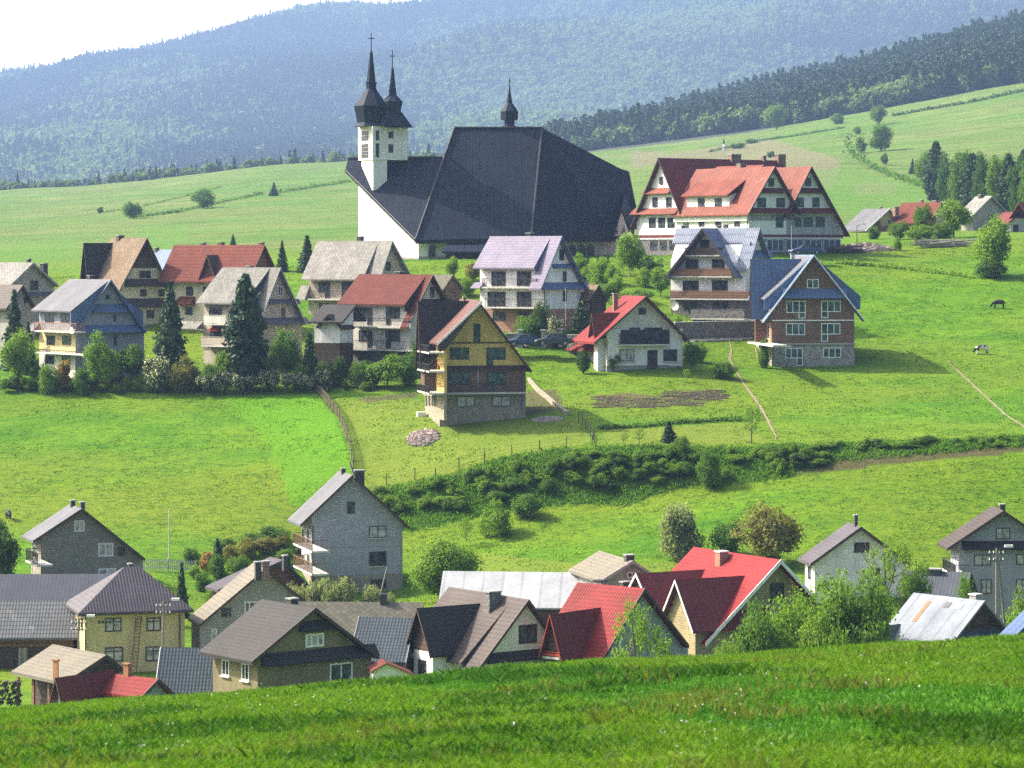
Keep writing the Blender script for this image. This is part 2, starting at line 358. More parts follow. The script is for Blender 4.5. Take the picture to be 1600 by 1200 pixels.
# areas of the ground, drawn on the hillside: young crop, mown pale grass, bare soil
Z_CROP = [[(352, 618), (492, 618), (525, 655), (545, 700), (552, 745), (500, 790), (455, 790), (440, 745), (425, 700), (395, 665), (360, 640)]]
Z_MOWN = [[(505, 622), (655, 625), (680, 655), (900, 655), (925, 690), (860, 705), (760, 725), (640, 757), (560, 762), (552, 700), (535, 655)],
          [(940, 672), (1060, 664), (1170, 660), (1195, 690), (1100, 695), (945, 695)],
          [(660, 870), (740, 862), (900, 880), (1060, 878), (1065, 893), (700, 893), (640, 893)]]
Z_SOIL = [[(930, 617), (985, 615), (1035, 618), (1085, 610), (1125, 610), (1130, 625), (1060, 634), (990, 636), (935, 634)],
          [(560, 621), (650, 613), (655, 622), (570, 628)], [(820, 612), (870, 608), (880, 640), (822, 650)]]
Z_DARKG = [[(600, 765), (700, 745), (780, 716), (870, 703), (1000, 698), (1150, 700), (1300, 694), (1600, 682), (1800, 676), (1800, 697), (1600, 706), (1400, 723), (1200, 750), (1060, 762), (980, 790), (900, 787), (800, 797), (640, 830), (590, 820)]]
Z_FALLOW = [[(1040, 262), (1140, 258), (1150, 285), (1100, 300), (1300, 296), (1315, 250), (1200, 215), (1050, 240)], [(1330, 288), (1395, 284), (1400, 302), (1340, 305)],
            [(990, 235), (1045, 240), (1060, 255), (985, 262)]]
Z_LIME = [[(205, 375), (225, 352), (300, 348), (290, 372), (260, 395)], [(1090, 275), (1330, 262), (1480, 305), (1350, 345), (1320, 330)], [(-100, 395), (120, 370), (125, 400), (-100, 440)]]
def zones(X, D, z):
    px = 800+F*X/np.maximum(D, 1); py = HY-z*F/np.maximum(D, 1); jx = 5*(fbm(X*.5, D*.5)-.47)*2; jy = 4*(fbm(X*.6+9, D*.6)-.47)
    ok = D > 180; f = lambda L, lo=180, hi=5000: sum([inpoly(px+jx, py+jy, p) for p in L]).astype(float)*(D > lo)*(D < hi)
    crop = f(Z_CROP, 270, 360); mown = f(Z_MOWN, 250, 350); soil = f(Z_SOIL, 310, 360); dark = f(Z_DARKG, 290, 312); fal = f(Z_FALLOW, 480); lime = f(Z_LIME, 380)
    # darker sown strip across the near meadow
    yt = np.interp(px, [330, 560, 900, 1150, 1300, 1600, 2000], [1078, 1058, 1040, 1052, 1062, 1072, 1080]); yb = np.interp(px, [330, 560, 900, 1100, 1250, 1600, 2000], [1086, 1084, 1112, 1150, 1178, 1165, 1150])
    wob = 26*(fbm(X*.35+3, D*.35, 3)-.45); sown = np.clip((py-yt+wob*.3)/7, 0, 1)*np.clip((yb+wob*1.8-py)/22, 0, 1)*((px > 330) & (D < 110))
    return crop, mown, soil, dark, fal, lime, sown
def terrain(name, Ds, nx, m, half):
    D = np.asarray(Ds, float); t = np.linspace(-1, 1, nx); W = half(D)
    X = t[None, :]*W[:, None]; DDm = np.repeat(D[:, None], nx, 1); z = ground(X, DDm)
    V = np.stack([X, DDm, z], -1).reshape(-1, 3); n, k = len(D), nx
    i = (np.arange(n-1)[:, None]*k+np.arange(k-1)[None]).ravel()
    Q = np.stack([i, i+1, i+k+1, i+k], -1)
    me = bpy.data.meshes.new(name); me.vertices.add(len(V)); me.vertices.foreach_set('co', V.astype(np.float32).ravel())
    me.loops.add(len(Q)*4); me.loops.foreach_set('vertex_index', Q.astype(np.int32).ravel())
    me.polygons.add(len(Q)); me.polygons.foreach_set('loop_start', np.arange(0, len(Q)*4, 4, dtype=np.int32)); me.polygons.foreach_set('loop_total', np.full(len(Q), 4, dtype=np.int32))
    me.polygons.foreach_set('use_smooth', np.ones(len(Q), bool))
    zs = zones(X, DDm, z); crop, mown, soil, dark, fal, lime, sown = [q.ravel() for q in zs]
    a = me.attributes.new('zone_a', 'FLOAT_COLOR', 'POINT'); a.data.foreach_set('color', np.stack([crop, mown, soil, dark], -1).astype(np.float32).ravel())
    a = me.attributes.new('zone_b', 'FLOAT_COLOR', 'POINT'); a.data.foreach_set('color', np.stack([fal, lime, sown, np.ones_like(fal)], -1).astype(np.float32).ravel())
    me.materials.append(m); me.update(); o = link(name, me); return o
def grassmat(name):
    t = NT(name); g = t.add('ShaderNodeNewGeometry').outputs['Position']
    mp = t.add('ShaderNodeMapping'); mp.inputs['Scale'].default_value = (.5, 1, 1.6); t.lk(g, mp.inputs[0]); g2 = mp.outputs[0]
    n0 = t.noise(.045, g2, 4); n1 = t.noise(.22, g2, 5, .6); n2 = t.noise(1.6, g2, 5, .7); n3 = t.noise(6, g2, 3)
    c = t.mix(t.ramp(n1, [(.36, 0), (.62, 1)]), G_A, G_B)
    c = t.mix(t.math('MULTIPLY', t.ramp(n0, [(.4, 0), (.62, 1)]), .75), c, G_C)
    # seams of the pattern of fields: paler olive patches and darker clumps
    c = t.mix(t.math('MULTIPLY', t.ramp(n2, [(.48, 0), (.66, 1)]), .9), c, G_D)
    c = t.mix(t.math('MULTIPLY', t.ramp(n3, [(.5, 0), (.75, 1)]), .3), c, G_Y)
    za = t.add('ShaderNodeAttribute', attribute_name='zone_a'); zb = t.add('ShaderNodeAttribute', attribute_name='zone_b')
    s1 = t.add('ShaderNodeSeparateColor'); t.lk(za.outputs['Color'], s1.inputs[0]); s2 = t.add('ShaderNodeSeparateColor'); t.lk(zb.outputs['Color'], s2.inputs[0])
    var = t.ramp(n2, [(.3, .75), (.7, 1.15)])
    def over(c, f, col, k=.85): return t.mix(t.math('MULTIPLY', f, k), c, t.mix(1., col, var, 'MULTIPLY'))
    mr = t.add('ShaderNodeMapRange'); sx = t.add('ShaderNodeSeparateXYZ'); t.lk(g, sx.inputs[0]); t.lk(sx.outputs[1], mr.inputs[0]); mr.inputs[1].default_value = 430; mr.inputs[2].default_value = 560
    nf = t.noise(.012, g, 5, .6); fc = t.mix(t.ramp(nf, [(.38, 0), (.6, 1)]), (.07, .15, .02), (.125, .165, .045))
    m3 = t.add('ShaderNodeMapping'); m3.inputs['Scale'].default_value = (.35, 1, 1); m3.inputs['Rotation'].default_value = (0, 0, .5); t.lk(g, m3.inputs[0])
    fc = t.mix(1., fc, t.ramp(t.noise(.11, m3.outputs[0], 6, .7), [(.35, .62), (.65, 1.25)]), 'MULTIPLY')
    c = t.mix(t.math('MULTIPLY', mr.outputs[0], .8), c, fc)
    # brownish and dark patches of the rough near meadow
    mn = t.add('ShaderNodeMapRange'); t.lk(sx.outputs[1], mn.inputs[0]); mn.inputs[1].default_value = 80; mn.inputs[2].default_value = 50
    c = t.mix(t.math('MULTIPLY', t.math('MULTIPLY', mn.outputs[0], t.ramp(t.noise(.3, g, 4), [(.45, 0), (.6, 1)])), .6), c, (.05, .07, .014))
    c = over(c, s1.outputs[0], (.085, .22, .006), .85); c = over(c, s1.outputs[1], (.14, .19, .022), .75)
    c = over(c, s1.outputs[2], (.09, .07, .045), .8); xr = t.add('ShaderNodeMapRange'); t.lk(sx.outputs[0], xr.inputs[0]); xr.inputs[1].default_value = 24; xr.inputs[2].default_value = 32
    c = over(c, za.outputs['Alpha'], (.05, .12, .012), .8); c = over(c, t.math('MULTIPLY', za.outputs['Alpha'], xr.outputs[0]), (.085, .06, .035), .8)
    c = over(c, s2.outputs[0], (.17, .15, .09), .7); c = over(c, s2.outputs[1], (.08, .19, .02), .5); c = over(c, s2.outputs[2], (.06, .19, .006), .5)
    t.lk(c, t.b.inputs['Base Color']); t.b.inputs['Roughness'].default_value = .95; t.b.inputs['Specular IOR Level'].default_value = .1
    h = t.math('ADD', t.math('MULTIPLY', n2, .7), t.math('MULTIPLY', n3, .3)); t.bump(h, .9, .35)
    return t.m
G_A = (.045, .15, .004); G_B = (.095, .205, .006); G_C = (.135, .185, .01); G_D = (.026, .095, .004); G_Y = (.24, .2, .03)
M['grass'] = grassmat('meadow_grass')
M['forestfloor'] = plain('forest_floor', (.02, .035, .015), .95)
half = lambda D: np.maximum(D, 50)*.27+12
nd = np.concatenate([np.arange(-30, 40, 3.0), np.arange(40, 125, .45), np.arange(125, 240, 3.0), np.arange(240, 450, .55), np.arange(450, 1612, 4.0)])
tag(terrain('ground', nd, 420, M['grass'], half), kind='structure')
tag(terrain('mountain', np.concatenate([[1606], np.arange(1614, 7980, 26.0)]), 160, M['forestfloor'], lambda D: D*.29), kind='structure')

# ------------------------------------------------------------ plants
M['leaf_light'] = foliage('light_leaves', (.15, .28, .02), (.22, .34, .035), (.07, .16, .015))
M['leaf_mid'] = foliage('mid_leaves', (.085, .19, .02), (.15, .26, .03), (.04, .1, .014))
M['leaf_dark'] = foliage('dark_leaves', (.05, .12, .025), (.08, .16, .03), (.022, .06, .014))
M['leaf_olive'] = foliage('olive_leaves', (.2, .2, .05), (.27, .26, .07), (.09, .09, .03), trans=.5)
M['leaf_silver'] = foliage('silvery_leaves', (.24, .28, .13), (.34, .36, .2), (.1, .15, .07), trans=.5)
M['leaf_orange'] = foliage('orange_leaves', (.3, .18, .05), (.4, .28, .1), (.15, .12, .04))
M['leaf_bloss'] = foliage('blossoming_leaves', (.05, .09, .025), (.1, .14, .05), (.03, .06, .02), flower=(.8, .77, .68))
M['conifer'] = foliage('conifer_needles', (.025, .065, .03), (.055, .11, .04), (.012, .035, .018), trans=.15)
M['conifer_far'] = foliage('far_conifer_needles', (.02, .065, .03), (.055, .12, .045), (.008, .02, .012), trans=.1, scale=.02)
M['leaf_far'] = foliage('far_leaves', (.11, .18, .05), (.18, .26, .08), (.05, .09, .03), scale=.02)
M['bank_leaves'] = foliage('bank_leaves', (.07, .19, .015), (.15, .28, .03), (.03, .09, .01), trans=.5, scale=.15)
M['bark'] = plain('bark', (.09, .07, .05), .9); M['bark_pale'] = plain('pale_bark', (.3, .28, .24), .9)
def rquads(rng, Pc, size, up=.3, elong=1.0, nrm=None):
    n = len(Pc)
    a = rng.normal(size=(n, 3)); 
    if nrm is not None: a = a*.7+nrm
    a[:, 2] += up; a /= np.linalg.norm(a, axis=1)[:, None]
    b = rng.normal(size=(n, 3)); b -= (b*a).sum(1)[:, None]*a; b /= np.linalg.norm(b, axis=1)[:, None]+1e-9; c = np.cross(a, b)
    s = size*rng.uniform(.6, 1.3, n)[:, None]
    b = b*s*elong; c = c*s
    return np.stack([Pc-b*.9-c*.35, Pc-b*.1-c*.8, Pc+b-c*.1, Pc+b*.05+c*.8], 1)
def crown_mesh(name, seed, mt, n=2600, nl=16, leaf=.14, w=1., h=1., z0=.0, spread=.75, lob=.34, gap=.3, shape='round'):
    """unit crown (about w wide, from z0 to z0+h) of leaf clumps"""
    rng = np.random.RandomState(seed)
    L = []
    while len(L) < nl:
        p = rng.uniform(-1, 1, 3); r = np.linalg.norm(p)
        if r > 1 or r < .25: continue
        if shape == 'cone' and math.hypot(p[0], p[1]) > (1-p[2])*.55+.1: continue
        if shape == 'low' and p[2] < -.4: continue
        L.append(p*spread)
    L = np.array(L); rad = rng.uniform(.55, 1.15, nl)*lob
    k = rng.choice(nl, n, p=rad**2/(rad**2).sum())
    d = rng.normal(size=(n, 3)); d /= np.linalg.norm(d, axis=1)[:, None]
    rr = rad[k]*rng.uniform(.45, 1.08, n)**.6
    # leaves come in sprays
    d = d+.35*np.sin(d[:, [1, 2, 0]]*9+k[:, None]); Pc = L[k]+d*rr[:, None]
    Pc = Pc[rng.rand(n) > gap*(.5+.5*np.sin(Pc[:, 0]*11+Pc[:, 1]*9+Pc[:, 2]*13))]
    out = Pc/np.maximum(np.linalg.norm(Pc, axis=1)[:, None], .1)
    Q = rquads(rng, Pc, leaf, .25, 1.2, out*.8)
    Q = Q*np.array([w*.5, w*.5, h*.5])+np.array([0, 0, z0+h*.5])
    return quads_mesh(name, Q, mt, rng.rand(len(Q))**2)
def conifer_mesh(name, seed, mt, n=26, per=26, width=.28, taper=.9, leaf=.035, z0=.04, column=False):
    """unit height conifer: whorls of drooping boughs"""
    rng = np.random.RandomState(seed); A = []; N = []
    for i in range(n):
        t = (i+.5)/n; z = z0+(1-z0)*t; r = width*(1-t)**taper*rng.uniform(.85, 1.12)
        if column: r = width*(min(1, (1-t)*2.2))**.7*min(1, .55+t*2)
        nb = max(5, int(11*(1-t*.6)))
        a0 = rng.uniform(0, 6.28)
        for b in range(nb):
            a = a0+b*6.283/nb+rng.normal()*.2; rb = r*rng.uniform(.65, 1.15); m = max(3, int(per*(.25+rb/width)*.45))
            s = rng.uniform(.12, 1, m)**.7*rb
            droop = -.28*s*s/width + (.25*s if column else -.05*s)
            sp = rng.normal(size=m)*(.02+.09*s)
            x = np.cos(a)*s-np.sin(a)*sp; y = np.sin(a)*s+np.cos(a)*sp
            A.append(np.stack([x, y, z+droop+rng.normal(size=m)*.008], 1))
    A.append(np.stack([np.zeros(6), np.zeros(6), np.linspace(.93, 1.0, 6)], 1))
    A = np.concatenate(A); out = A*np.array([1, 1, 0]); out /= np.maximum(np.linalg.norm(out, axis=1)[:, None], .02)
    Q = rquads(rng, A, leaf, .5, 1.5, out*.5)
    return quads_mesh(name, Q, mt, rng.rand(len(Q))**2)
def trunk_mesh(name, seed, mt, h=1., r=.03, limbs=6, reach=.3, fork=.35, bare=0):
    rng = random.Random(seed); b = MB(); p = Vector((0, 0, -.05*h)); k = 6
    pts = [p]
    for i in range(k): p = p+Vector((rng.uniform(-.02, .02)*h, rng.uniform(-.02, .02)*h, (h*1.05)/k)); pts.append(p)
    for i in range(k): b.tube(pts[i], pts[i+1], r*(1-i/k*.8), r*(1-(i+1)/k*.8), 7)
    for i in range(limbs):
        t = fork+(1-fork)*i/limbs*.85; j = min(k-1, int(t*k)); q = pts[j].lerp(pts[j+1], t*k-j); a = i*2.4+rng.uniform(-.4, .4)
        e = q+Vector((math.cos(a)*reach*h, math.sin(a)*reach*h, h*rng.uniform(.14, .3)))
        m = q.lerp(e, .5)+Vector((0, 0, -.02*h)); rr = r*(1-t*.7)*.55
        b.tube(q, m, rr, rr*.7, 5); b.tube(m, e, rr*.7, rr*.25, 5)
        for s in range(3 if not bare else 6):
            w = m.lerp(e, rng.uniform(0, 1)); b.tube(w, w+Vector((rng.uniform(-.12, .12)*h, rng.uniform(-.12, .12)*h, rng.uniform(.04, .16)*h)), rr*.35, rr*.12, 4)
    return b.build(name, mt).data if False else _mesh_only(b, name, mt)
def _mesh_only(b, name, mt):
    me = bpy.data.meshes.new(name); me.from_pydata(b.v, [], b.f); me.materials.append(mt); me.update(); return me
CR_M = {}
def crowns(key, cnt, fn): CR_M[key] = [fn(i) for i in range(cnt)]
for key, mt in (('light', 'leaf_light'), ('mid', 'leaf_mid'), ('dark', 'leaf_dark'), ('olive', 'leaf_olive'), ('silver', 'leaf_silver')):
    crowns(key, 3, lambda i: crown_mesh('crown', 11*i+len(key)*7+3, M[mt], n=11000, nl=26+5*i, leaf=.042, spread=.8, lob=.33, gap=.5))
crowns('bloss', 2, lambda i: crown_mesh('crown', 61+i, M['leaf_bloss'], n=7000, nl=18, leaf=.05, spread=.72, lob=.36, gap=.4))
crowns('orange', 1, lambda i: crown_mesh('crown', 71+i, M['leaf_orange'], n=2200, nl=14, leaf=.09))
crowns('bush', 4, lambda i: crown_mesh('bush', 81+i, M[['leaf_mid', 'leaf_light', 'leaf_dark', 'leaf_light'][i]], n=6000, nl=16, leaf=.05, spread=.74, lob=.36, shape='low'))
crowns('spruce', 3, lambda i: conifer_mesh('crown', 31+i, M['conifer'], width=.25+.03*i, n=30, per=34, leaf=.022))
crowns('column', 2, lambda i: conifer_mesh('crown', 41+i, M['conifer'], width=.22, n=40, per=36, column=True, leaf=.022))
crowns('dense', 3, lambda i: crown_mesh('crown', 131+i, M['leaf_light' if i != 1 else 'leaf_mid'], n=26000, nl=34, leaf=.03, spread=.78, lob=.36, gap=.3))
crowns('sparse', 2, lambda i: crown_mesh('crown', 91+i, M['leaf_light'], n=3600, nl=30, leaf=.032, spread=.88, lob=.2, gap=.55))
TR_M = [trunk_mesh('trunk', 5+i, M['bark'], 1., .028, 8, .26, .3) for i in range(3)]
TR_C = trunk_mesh('trunk', 15, M['bark'], .9, .018, 0)
TR_P = trunk_mesh('trunk', 17, M['bark_pale'], 1., .02, 8, .22, .3)
TR_B = trunk_mesh('trunk', 19, M['bark'], 1., .02, 16, .27, .2, bare=1)
_rt = random.Random(7)
def tree(name, px, py, hpx, wpx, kind, label, cat='tree', group=None, D=None, trunk=True, z0=.12, tr=None, sink=.0):
    """a tree whose foot stands at (px, py) on the ground; hpx, wpx = its size in the photograph"""
    DG = D is not None
    if D is None: X, D, z = hit(px, py)
    else: X = (px-800)/F*D; z = gz(X, D)
    h = hpx/F*D; w = wpx/F*D
    if DG: h = max(h*.6, (HY-(py-hpx))/F*D-z)
    rz = _rt.uniform(0, 6.28)
    if kind in ('bush',) or not trunk:
        me = _rt.choice(CR_M[kind]); o = bpy.data.objects.new(name, me); C.objects.link(o)
        o.location = (X, D, z-.08*h); o.rotation_euler = (0, 0, rz); o.scale = (w, w, h*1.08); return tag(o, label, cat, group)
    o = empty(name, (X, D, z-.1), rz, label, cat, group)
    con = kind in ('spruce', 'column'); me = _rt.choice(CR_M[kind]); wid = .5 if con else 1.
    c = link('crown', me, o); c.scale = (w/wid, w/wid, h) if con else (w, w, h*(1-z0)); c.location = (0, 0, 0 if con else h*z0)
    t = link('trunk', TR_C if con else (tr or _rt.choice(TR_M)), o); tw = h if con else max(w, h*.7); t.scale = (tw, tw, h*(.95 if con else .85))
    return o

# forests: masses nobody could count; instances scattered on a cloud of points
def proto(me):
    o = bpy.data.objects.new('tree_form', me); return o
def scatter(name, pts, scl, rot, idx, protos, label=None):
    me = bpy.data.meshes.new(name); me.vertices.add(len(pts)); me.vertices.foreach_set('co', np.asarray(pts, np.float32).ravel())
    for nm, ar, ty in (('scl', scl, 'FLOAT_VECTOR'), ('rot', rot, 'FLOAT'), ('idx', idx, 'INT')):
        a = me.attributes.new(nm, ty, 'POINT'); a.data.foreach_set('vector' if ty == 'FLOAT_VECTOR' else 'value', np.asarray(ar, np.int32 if ty == 'INT' else np.float32).ravel())
    me.materials.append(protos[0].data.materials[0])
    o = link(name, me); ng = bpy.data.node_groups.new(name, 'GeometryNodeTree')
    ng.interface.new_socket('Geometry', in_out='INPUT', socket_type='NodeSocketGeometry'); ng.interface.new_socket('Geometry', in_out='OUTPUT', socket_type='NodeSocketGeometry')
    N = ng.nodes; lk = ng.links.new; gi = N.new('NodeGroupInput'); go = N.new('NodeGroupOutput'); jn = N.new('GeometryNodeJoinGeometry')
    def attr(nm, ty):
        a = N.new('GeometryNodeInputNamedAttribute'); a.data_type = ty; a.inputs['Name'].default_value = nm; return a.outputs['Attribute']
    sa = attr('scl', 'FLOAT_VECTOR'); ra = attr('rot', 'FLOAT'); ia = attr('idx', 'INT'); cb = N.new('ShaderNodeCombineXYZ'); lk(ra, cb.inputs[2])
    for k, p in enumerate(protos):
        oi = N.new('GeometryNodeObjectInfo'); oi.inputs['Object'].default_value = p; oi.inputs['As Instance'].default_value = True
        cmp = N.new('FunctionNodeCompare'); cmp.data_type = 'INT'; cmp.operation = 'EQUAL'; lk(ia, cmp.inputs[2]); cmp.inputs[3].default_value = k
        ip = N.new('GeometryNodeInstanceOnPoints'); lk(gi.outputs[0], ip.inputs['Points']); lk(cmp.outputs[0], ip.inputs['Selection'])
        lk(oi.outputs['Geometry'], ip.inputs['Instance']); lk(sa, ip.inputs['Scale'])
        er = N.new('FunctionNodeEulerToRotation'); lk(cb.outputs[0], er.inputs[0]); lk(er.outputs[0], ip.inputs['Rotation'])
        lk(ip.outputs[0], jn.inputs[0])
    lk(jn.outputs[0], go.inputs[0]); md = o.modifiers.new('scatter', 'NODES'); md.node_group = ng
    return tag(o, kind='stuff')
FP = [proto(conifer_mesh('conifer_form', 201+i, M['conifer_far'], n=13, per=9, width=.2+.04*i, leaf=.05)) for i in range(2)] + \
     [proto(crown_mesh('leafy_form', 211+i, M['leaf_far'], n=420, nl=9, leaf=.17, spread=.62, lob=.42, gap=.2)) for i in range(2)]
def forest(name, n, drange, pxr, dens, hgt, pcon, seed):
    rng = np.random.RandomState(seed); pts = []
    px = rng.uniform(*pxr, n); D = np.sqrt(rng.uniform(drange[0]**2, drange[1]**2, n)); X = (px-800)/F*D
    k = dens(px, D, X) > rng.rand(n); px, D, X = px[k], D[k], X[k]; z = ground(X, D)
    con = rng.rand(len(px)) < pcon(px, D, X); h = hgt*rng.uniform(.6, 1.2, len(px))*np.where(con, 1.05, .8)*np.where(rng.rand(len(px)) < .06, 1.25, 1)
    w = np.where(con, h*.95, h*.95*rng.uniform(.8, 1.5, len(px)))
    idx = np.where(con, rng.randint(0, 2, len(px)), rng.randint(2, 4, len(px)))
    return scatter(name, np.stack([X, D, z-.5], 1), np.stack([w, w, h], 1), rng.uniform(0, 6.28, len(px)), idx, FP)
M1con = lambda px, D, X: np.clip(.72-1.9*(fbm(X*.003+3, D*.0014, 4)-.42)*2-.25*(D < 5200), .05, .97)
o = forest('mountain_forest', 115000, (3450, 7500), (-260, 1860), lambda px, D, X: np.ones(len(px)), 20., M1con, 1)
tag(o, 'hazy mixed forest of conifers and leafy trees covering the mountain', 'forest')
# nearer wood on the right, its lower edge follows the brow of the fields
edge = lambda px: np.interp(px, [840, 900, 1250, 1400, 1600, 1900], [1750, 1670, 1630, 1618, 1612, 1608])
o = forest('hillside_forest', 34000, (1610, 2480), (850, 1900), lambda px, D, X: ((D > edge(px)) & (D < 2450)).astype(float), 14.5,
           lambda px, D, X: np.clip(.85-.85*np.exp(-((D-edge(px))/60)**2)*np.clip((fbm(X*.02+5, D*.01, 3)-.38)*7, 0, 1)-3.5*np.maximum(0, fbm(X*.015, D*.01, 3)-.52), .04, .97), 2)
tag(o, 'dark spiky conifer wood on the slope above the right hand fields', 'forest')
o = forest('valley_forest', 9000, (1615, 2300), (-200, 900), lambda px, D, X: np.clip((fbm(X*.02, D*.01, 3)-.38)*6, .05, 1), 6.5, lambda px, D, X: np.full(len(px), .35), 3)
tag(o, 'blue wood edge of mixed trees beyond the left hand fields', 'forest')
# grass
def tufts(name, Xs, Ds, h, w, mt, blades=3, seed=0, lean=.5):
    rng = np.random.RandomState(seed); n = len(Xs)*blades
    X = np.repeat(Xs, blades)+rng.normal(size=n)*w*1.2; D = np.repeat(Ds, blades)+rng.normal(size=n)*w*1.2; z = ground(X, D)-.02
    a = rng.uniform(0, 6.28, n); hh = np.repeat(h, blades)*rng.uniform(.6, 1.2, n) if hasattr(h, '__len__') else h*rng.uniform(.5, 1.2, n); ww = w*rng.uniform(.5, 1.1, n)*.35
    lx = rng.normal(size=n)*lean*hh; ly = rng.normal(size=n)*lean*hh; B = np.stack([X, D, z], 1); dx = np.stack([np.cos(a)*ww, np.sin(a)*ww, 0*a], 1)
    T = B+np.stack([lx, ly, hh], 1); mid = B+np.stack([lx*.35, ly*.35, hh*.6], 1)
    Q = np.stack([B-dx, B+dx, mid+dx*.8, T], 1)
    return link(name, quads_mesh(name, Q, mt, rng.rand(n)**2))
M['blades'] = foliage('grass_blades', (.065, .19, .005), (.14, .27, .01), (.15, .16, .04), trans=.4, scale=.3)
M['blades_far'] = foliage('hillside_blades', (.07, .17, .006), (.15, .24, .012), (.05, .12, .01), trans=.5, scale=.2)
M['blades_crop'] = foliage('sown_blades', (.055, .19, .008), (.11, .27, .012), (.02, .08, .014), trans=.25, scale=.4)
_g = np.random.RandomState(5)
def region(n, d0, d1, p0, p1, test=None):
    D = np.sqrt(_g.uniform(d0*d0, d1*d1, n)); px = _g.uniform(p0, p1, n); X = (px-800)/F*D
    if test is not None: k = test(X, D, px); X, D = X[k], D[k]
    return X, D
def is_sown(X, D, px): return zones(X, D, ground(X, D))[6] > .5
X, D = region(130000, 44, 101, -260, 1860, lambda X, D, px: (zones(X, D, ground(X, D))[6] < _g.rand(len(X))) & (fbm(X*.7, D*.7, 3)+.35*_g.rand(len(X)) > .5))
tag(tufts('meadow_grass', X, D, .19*(.5+fbm(X*.4+7, D*.4, 3)), .04, M['blades'], 4, 1), 'long rough meadow grass on the near brow', 'grass', kind='stuff')
X, D = region(150000, 44, 104, 250, 1860, lambda X, D, px: zones(X, D, ground(X, D))[6] > _g.rand(len(X)))
tag(tufts('sown_grass', X, D, .12, .04, M['blades_crop'], 3, 2, .35), 'darker green young crop strip across the near brow', 'crop', kind='stuff')
M['blades_dry'] = foliage('dry_blades', (.11, .16, .02), (.16, .19, .035), (.08, .09, .02), trans=.4, scale=.3)
M['blades_deep'] = foliage('deep_green_blades', (.03, .1, .006), (.06, .16, .01), (.02, .06, .005), trans=.4, scale=.3)
X, D = region(50000, 44, 100, -260, 1860, lambda X, D, px: fbm(X*.22+31, D*.22, 3)+.12*_g.rand(len(X)) > .6+.002*(D-44))
tag(tufts('weedy_grass', X, D, .26*(.5+fbm(X*.4+7, D*.4, 3)), .05, M['blades_deep'], 4, 11), 'darker weedy patches in the near meadow', 'weeds', kind='stuff')
X, D = region(9000, 44, 78, -260, 1860, lambda X, D, px: fbm(X*.3+61, D*.3, 3)+.12*_g.rand(len(X)) > .62+.003*(D-44))
tag(tufts('dry_grass', X, D, .34*(.5+fbm(X*.4+7, D*.4, 3)), .03, M['blades_dry'], 4, 12, .3), 'brownish dry stalks in the near meadow', 'dry grass', kind='stuff')
X, D = region(46000, 262, 440, -150, 1750, lambda X, D, px: fbm(X*.25, D*.25, 4)+.25*_g.rand(len(X)) > .58)
tag(tufts('hillside_grass', X, D, .16, .22, M['blades_far'], 4, 3, .7), 'uneven grass tufts on the hillside meadows', 'grass', kind='stuff')
X, D = region(60000, 284, 314, 560, 1900, lambda X, D, px: (zones(X, D, ground(X, D))[3] > .5) & ((px < 1240) | (HY-ground(X, D)*F/D < np.interp(px, [1240, 1300, 1600, 1900], [735, 722, 696, 690]))))
tag(tufts('bank_growth', X, D, .4*(.4+fbm(X*.4+7, D*.4, 3)), .22, M['bank_leaves'], 4, 9, .5), 'tall rank growth covering the bank across the hillside', 'undergrowth', kind='stuff')

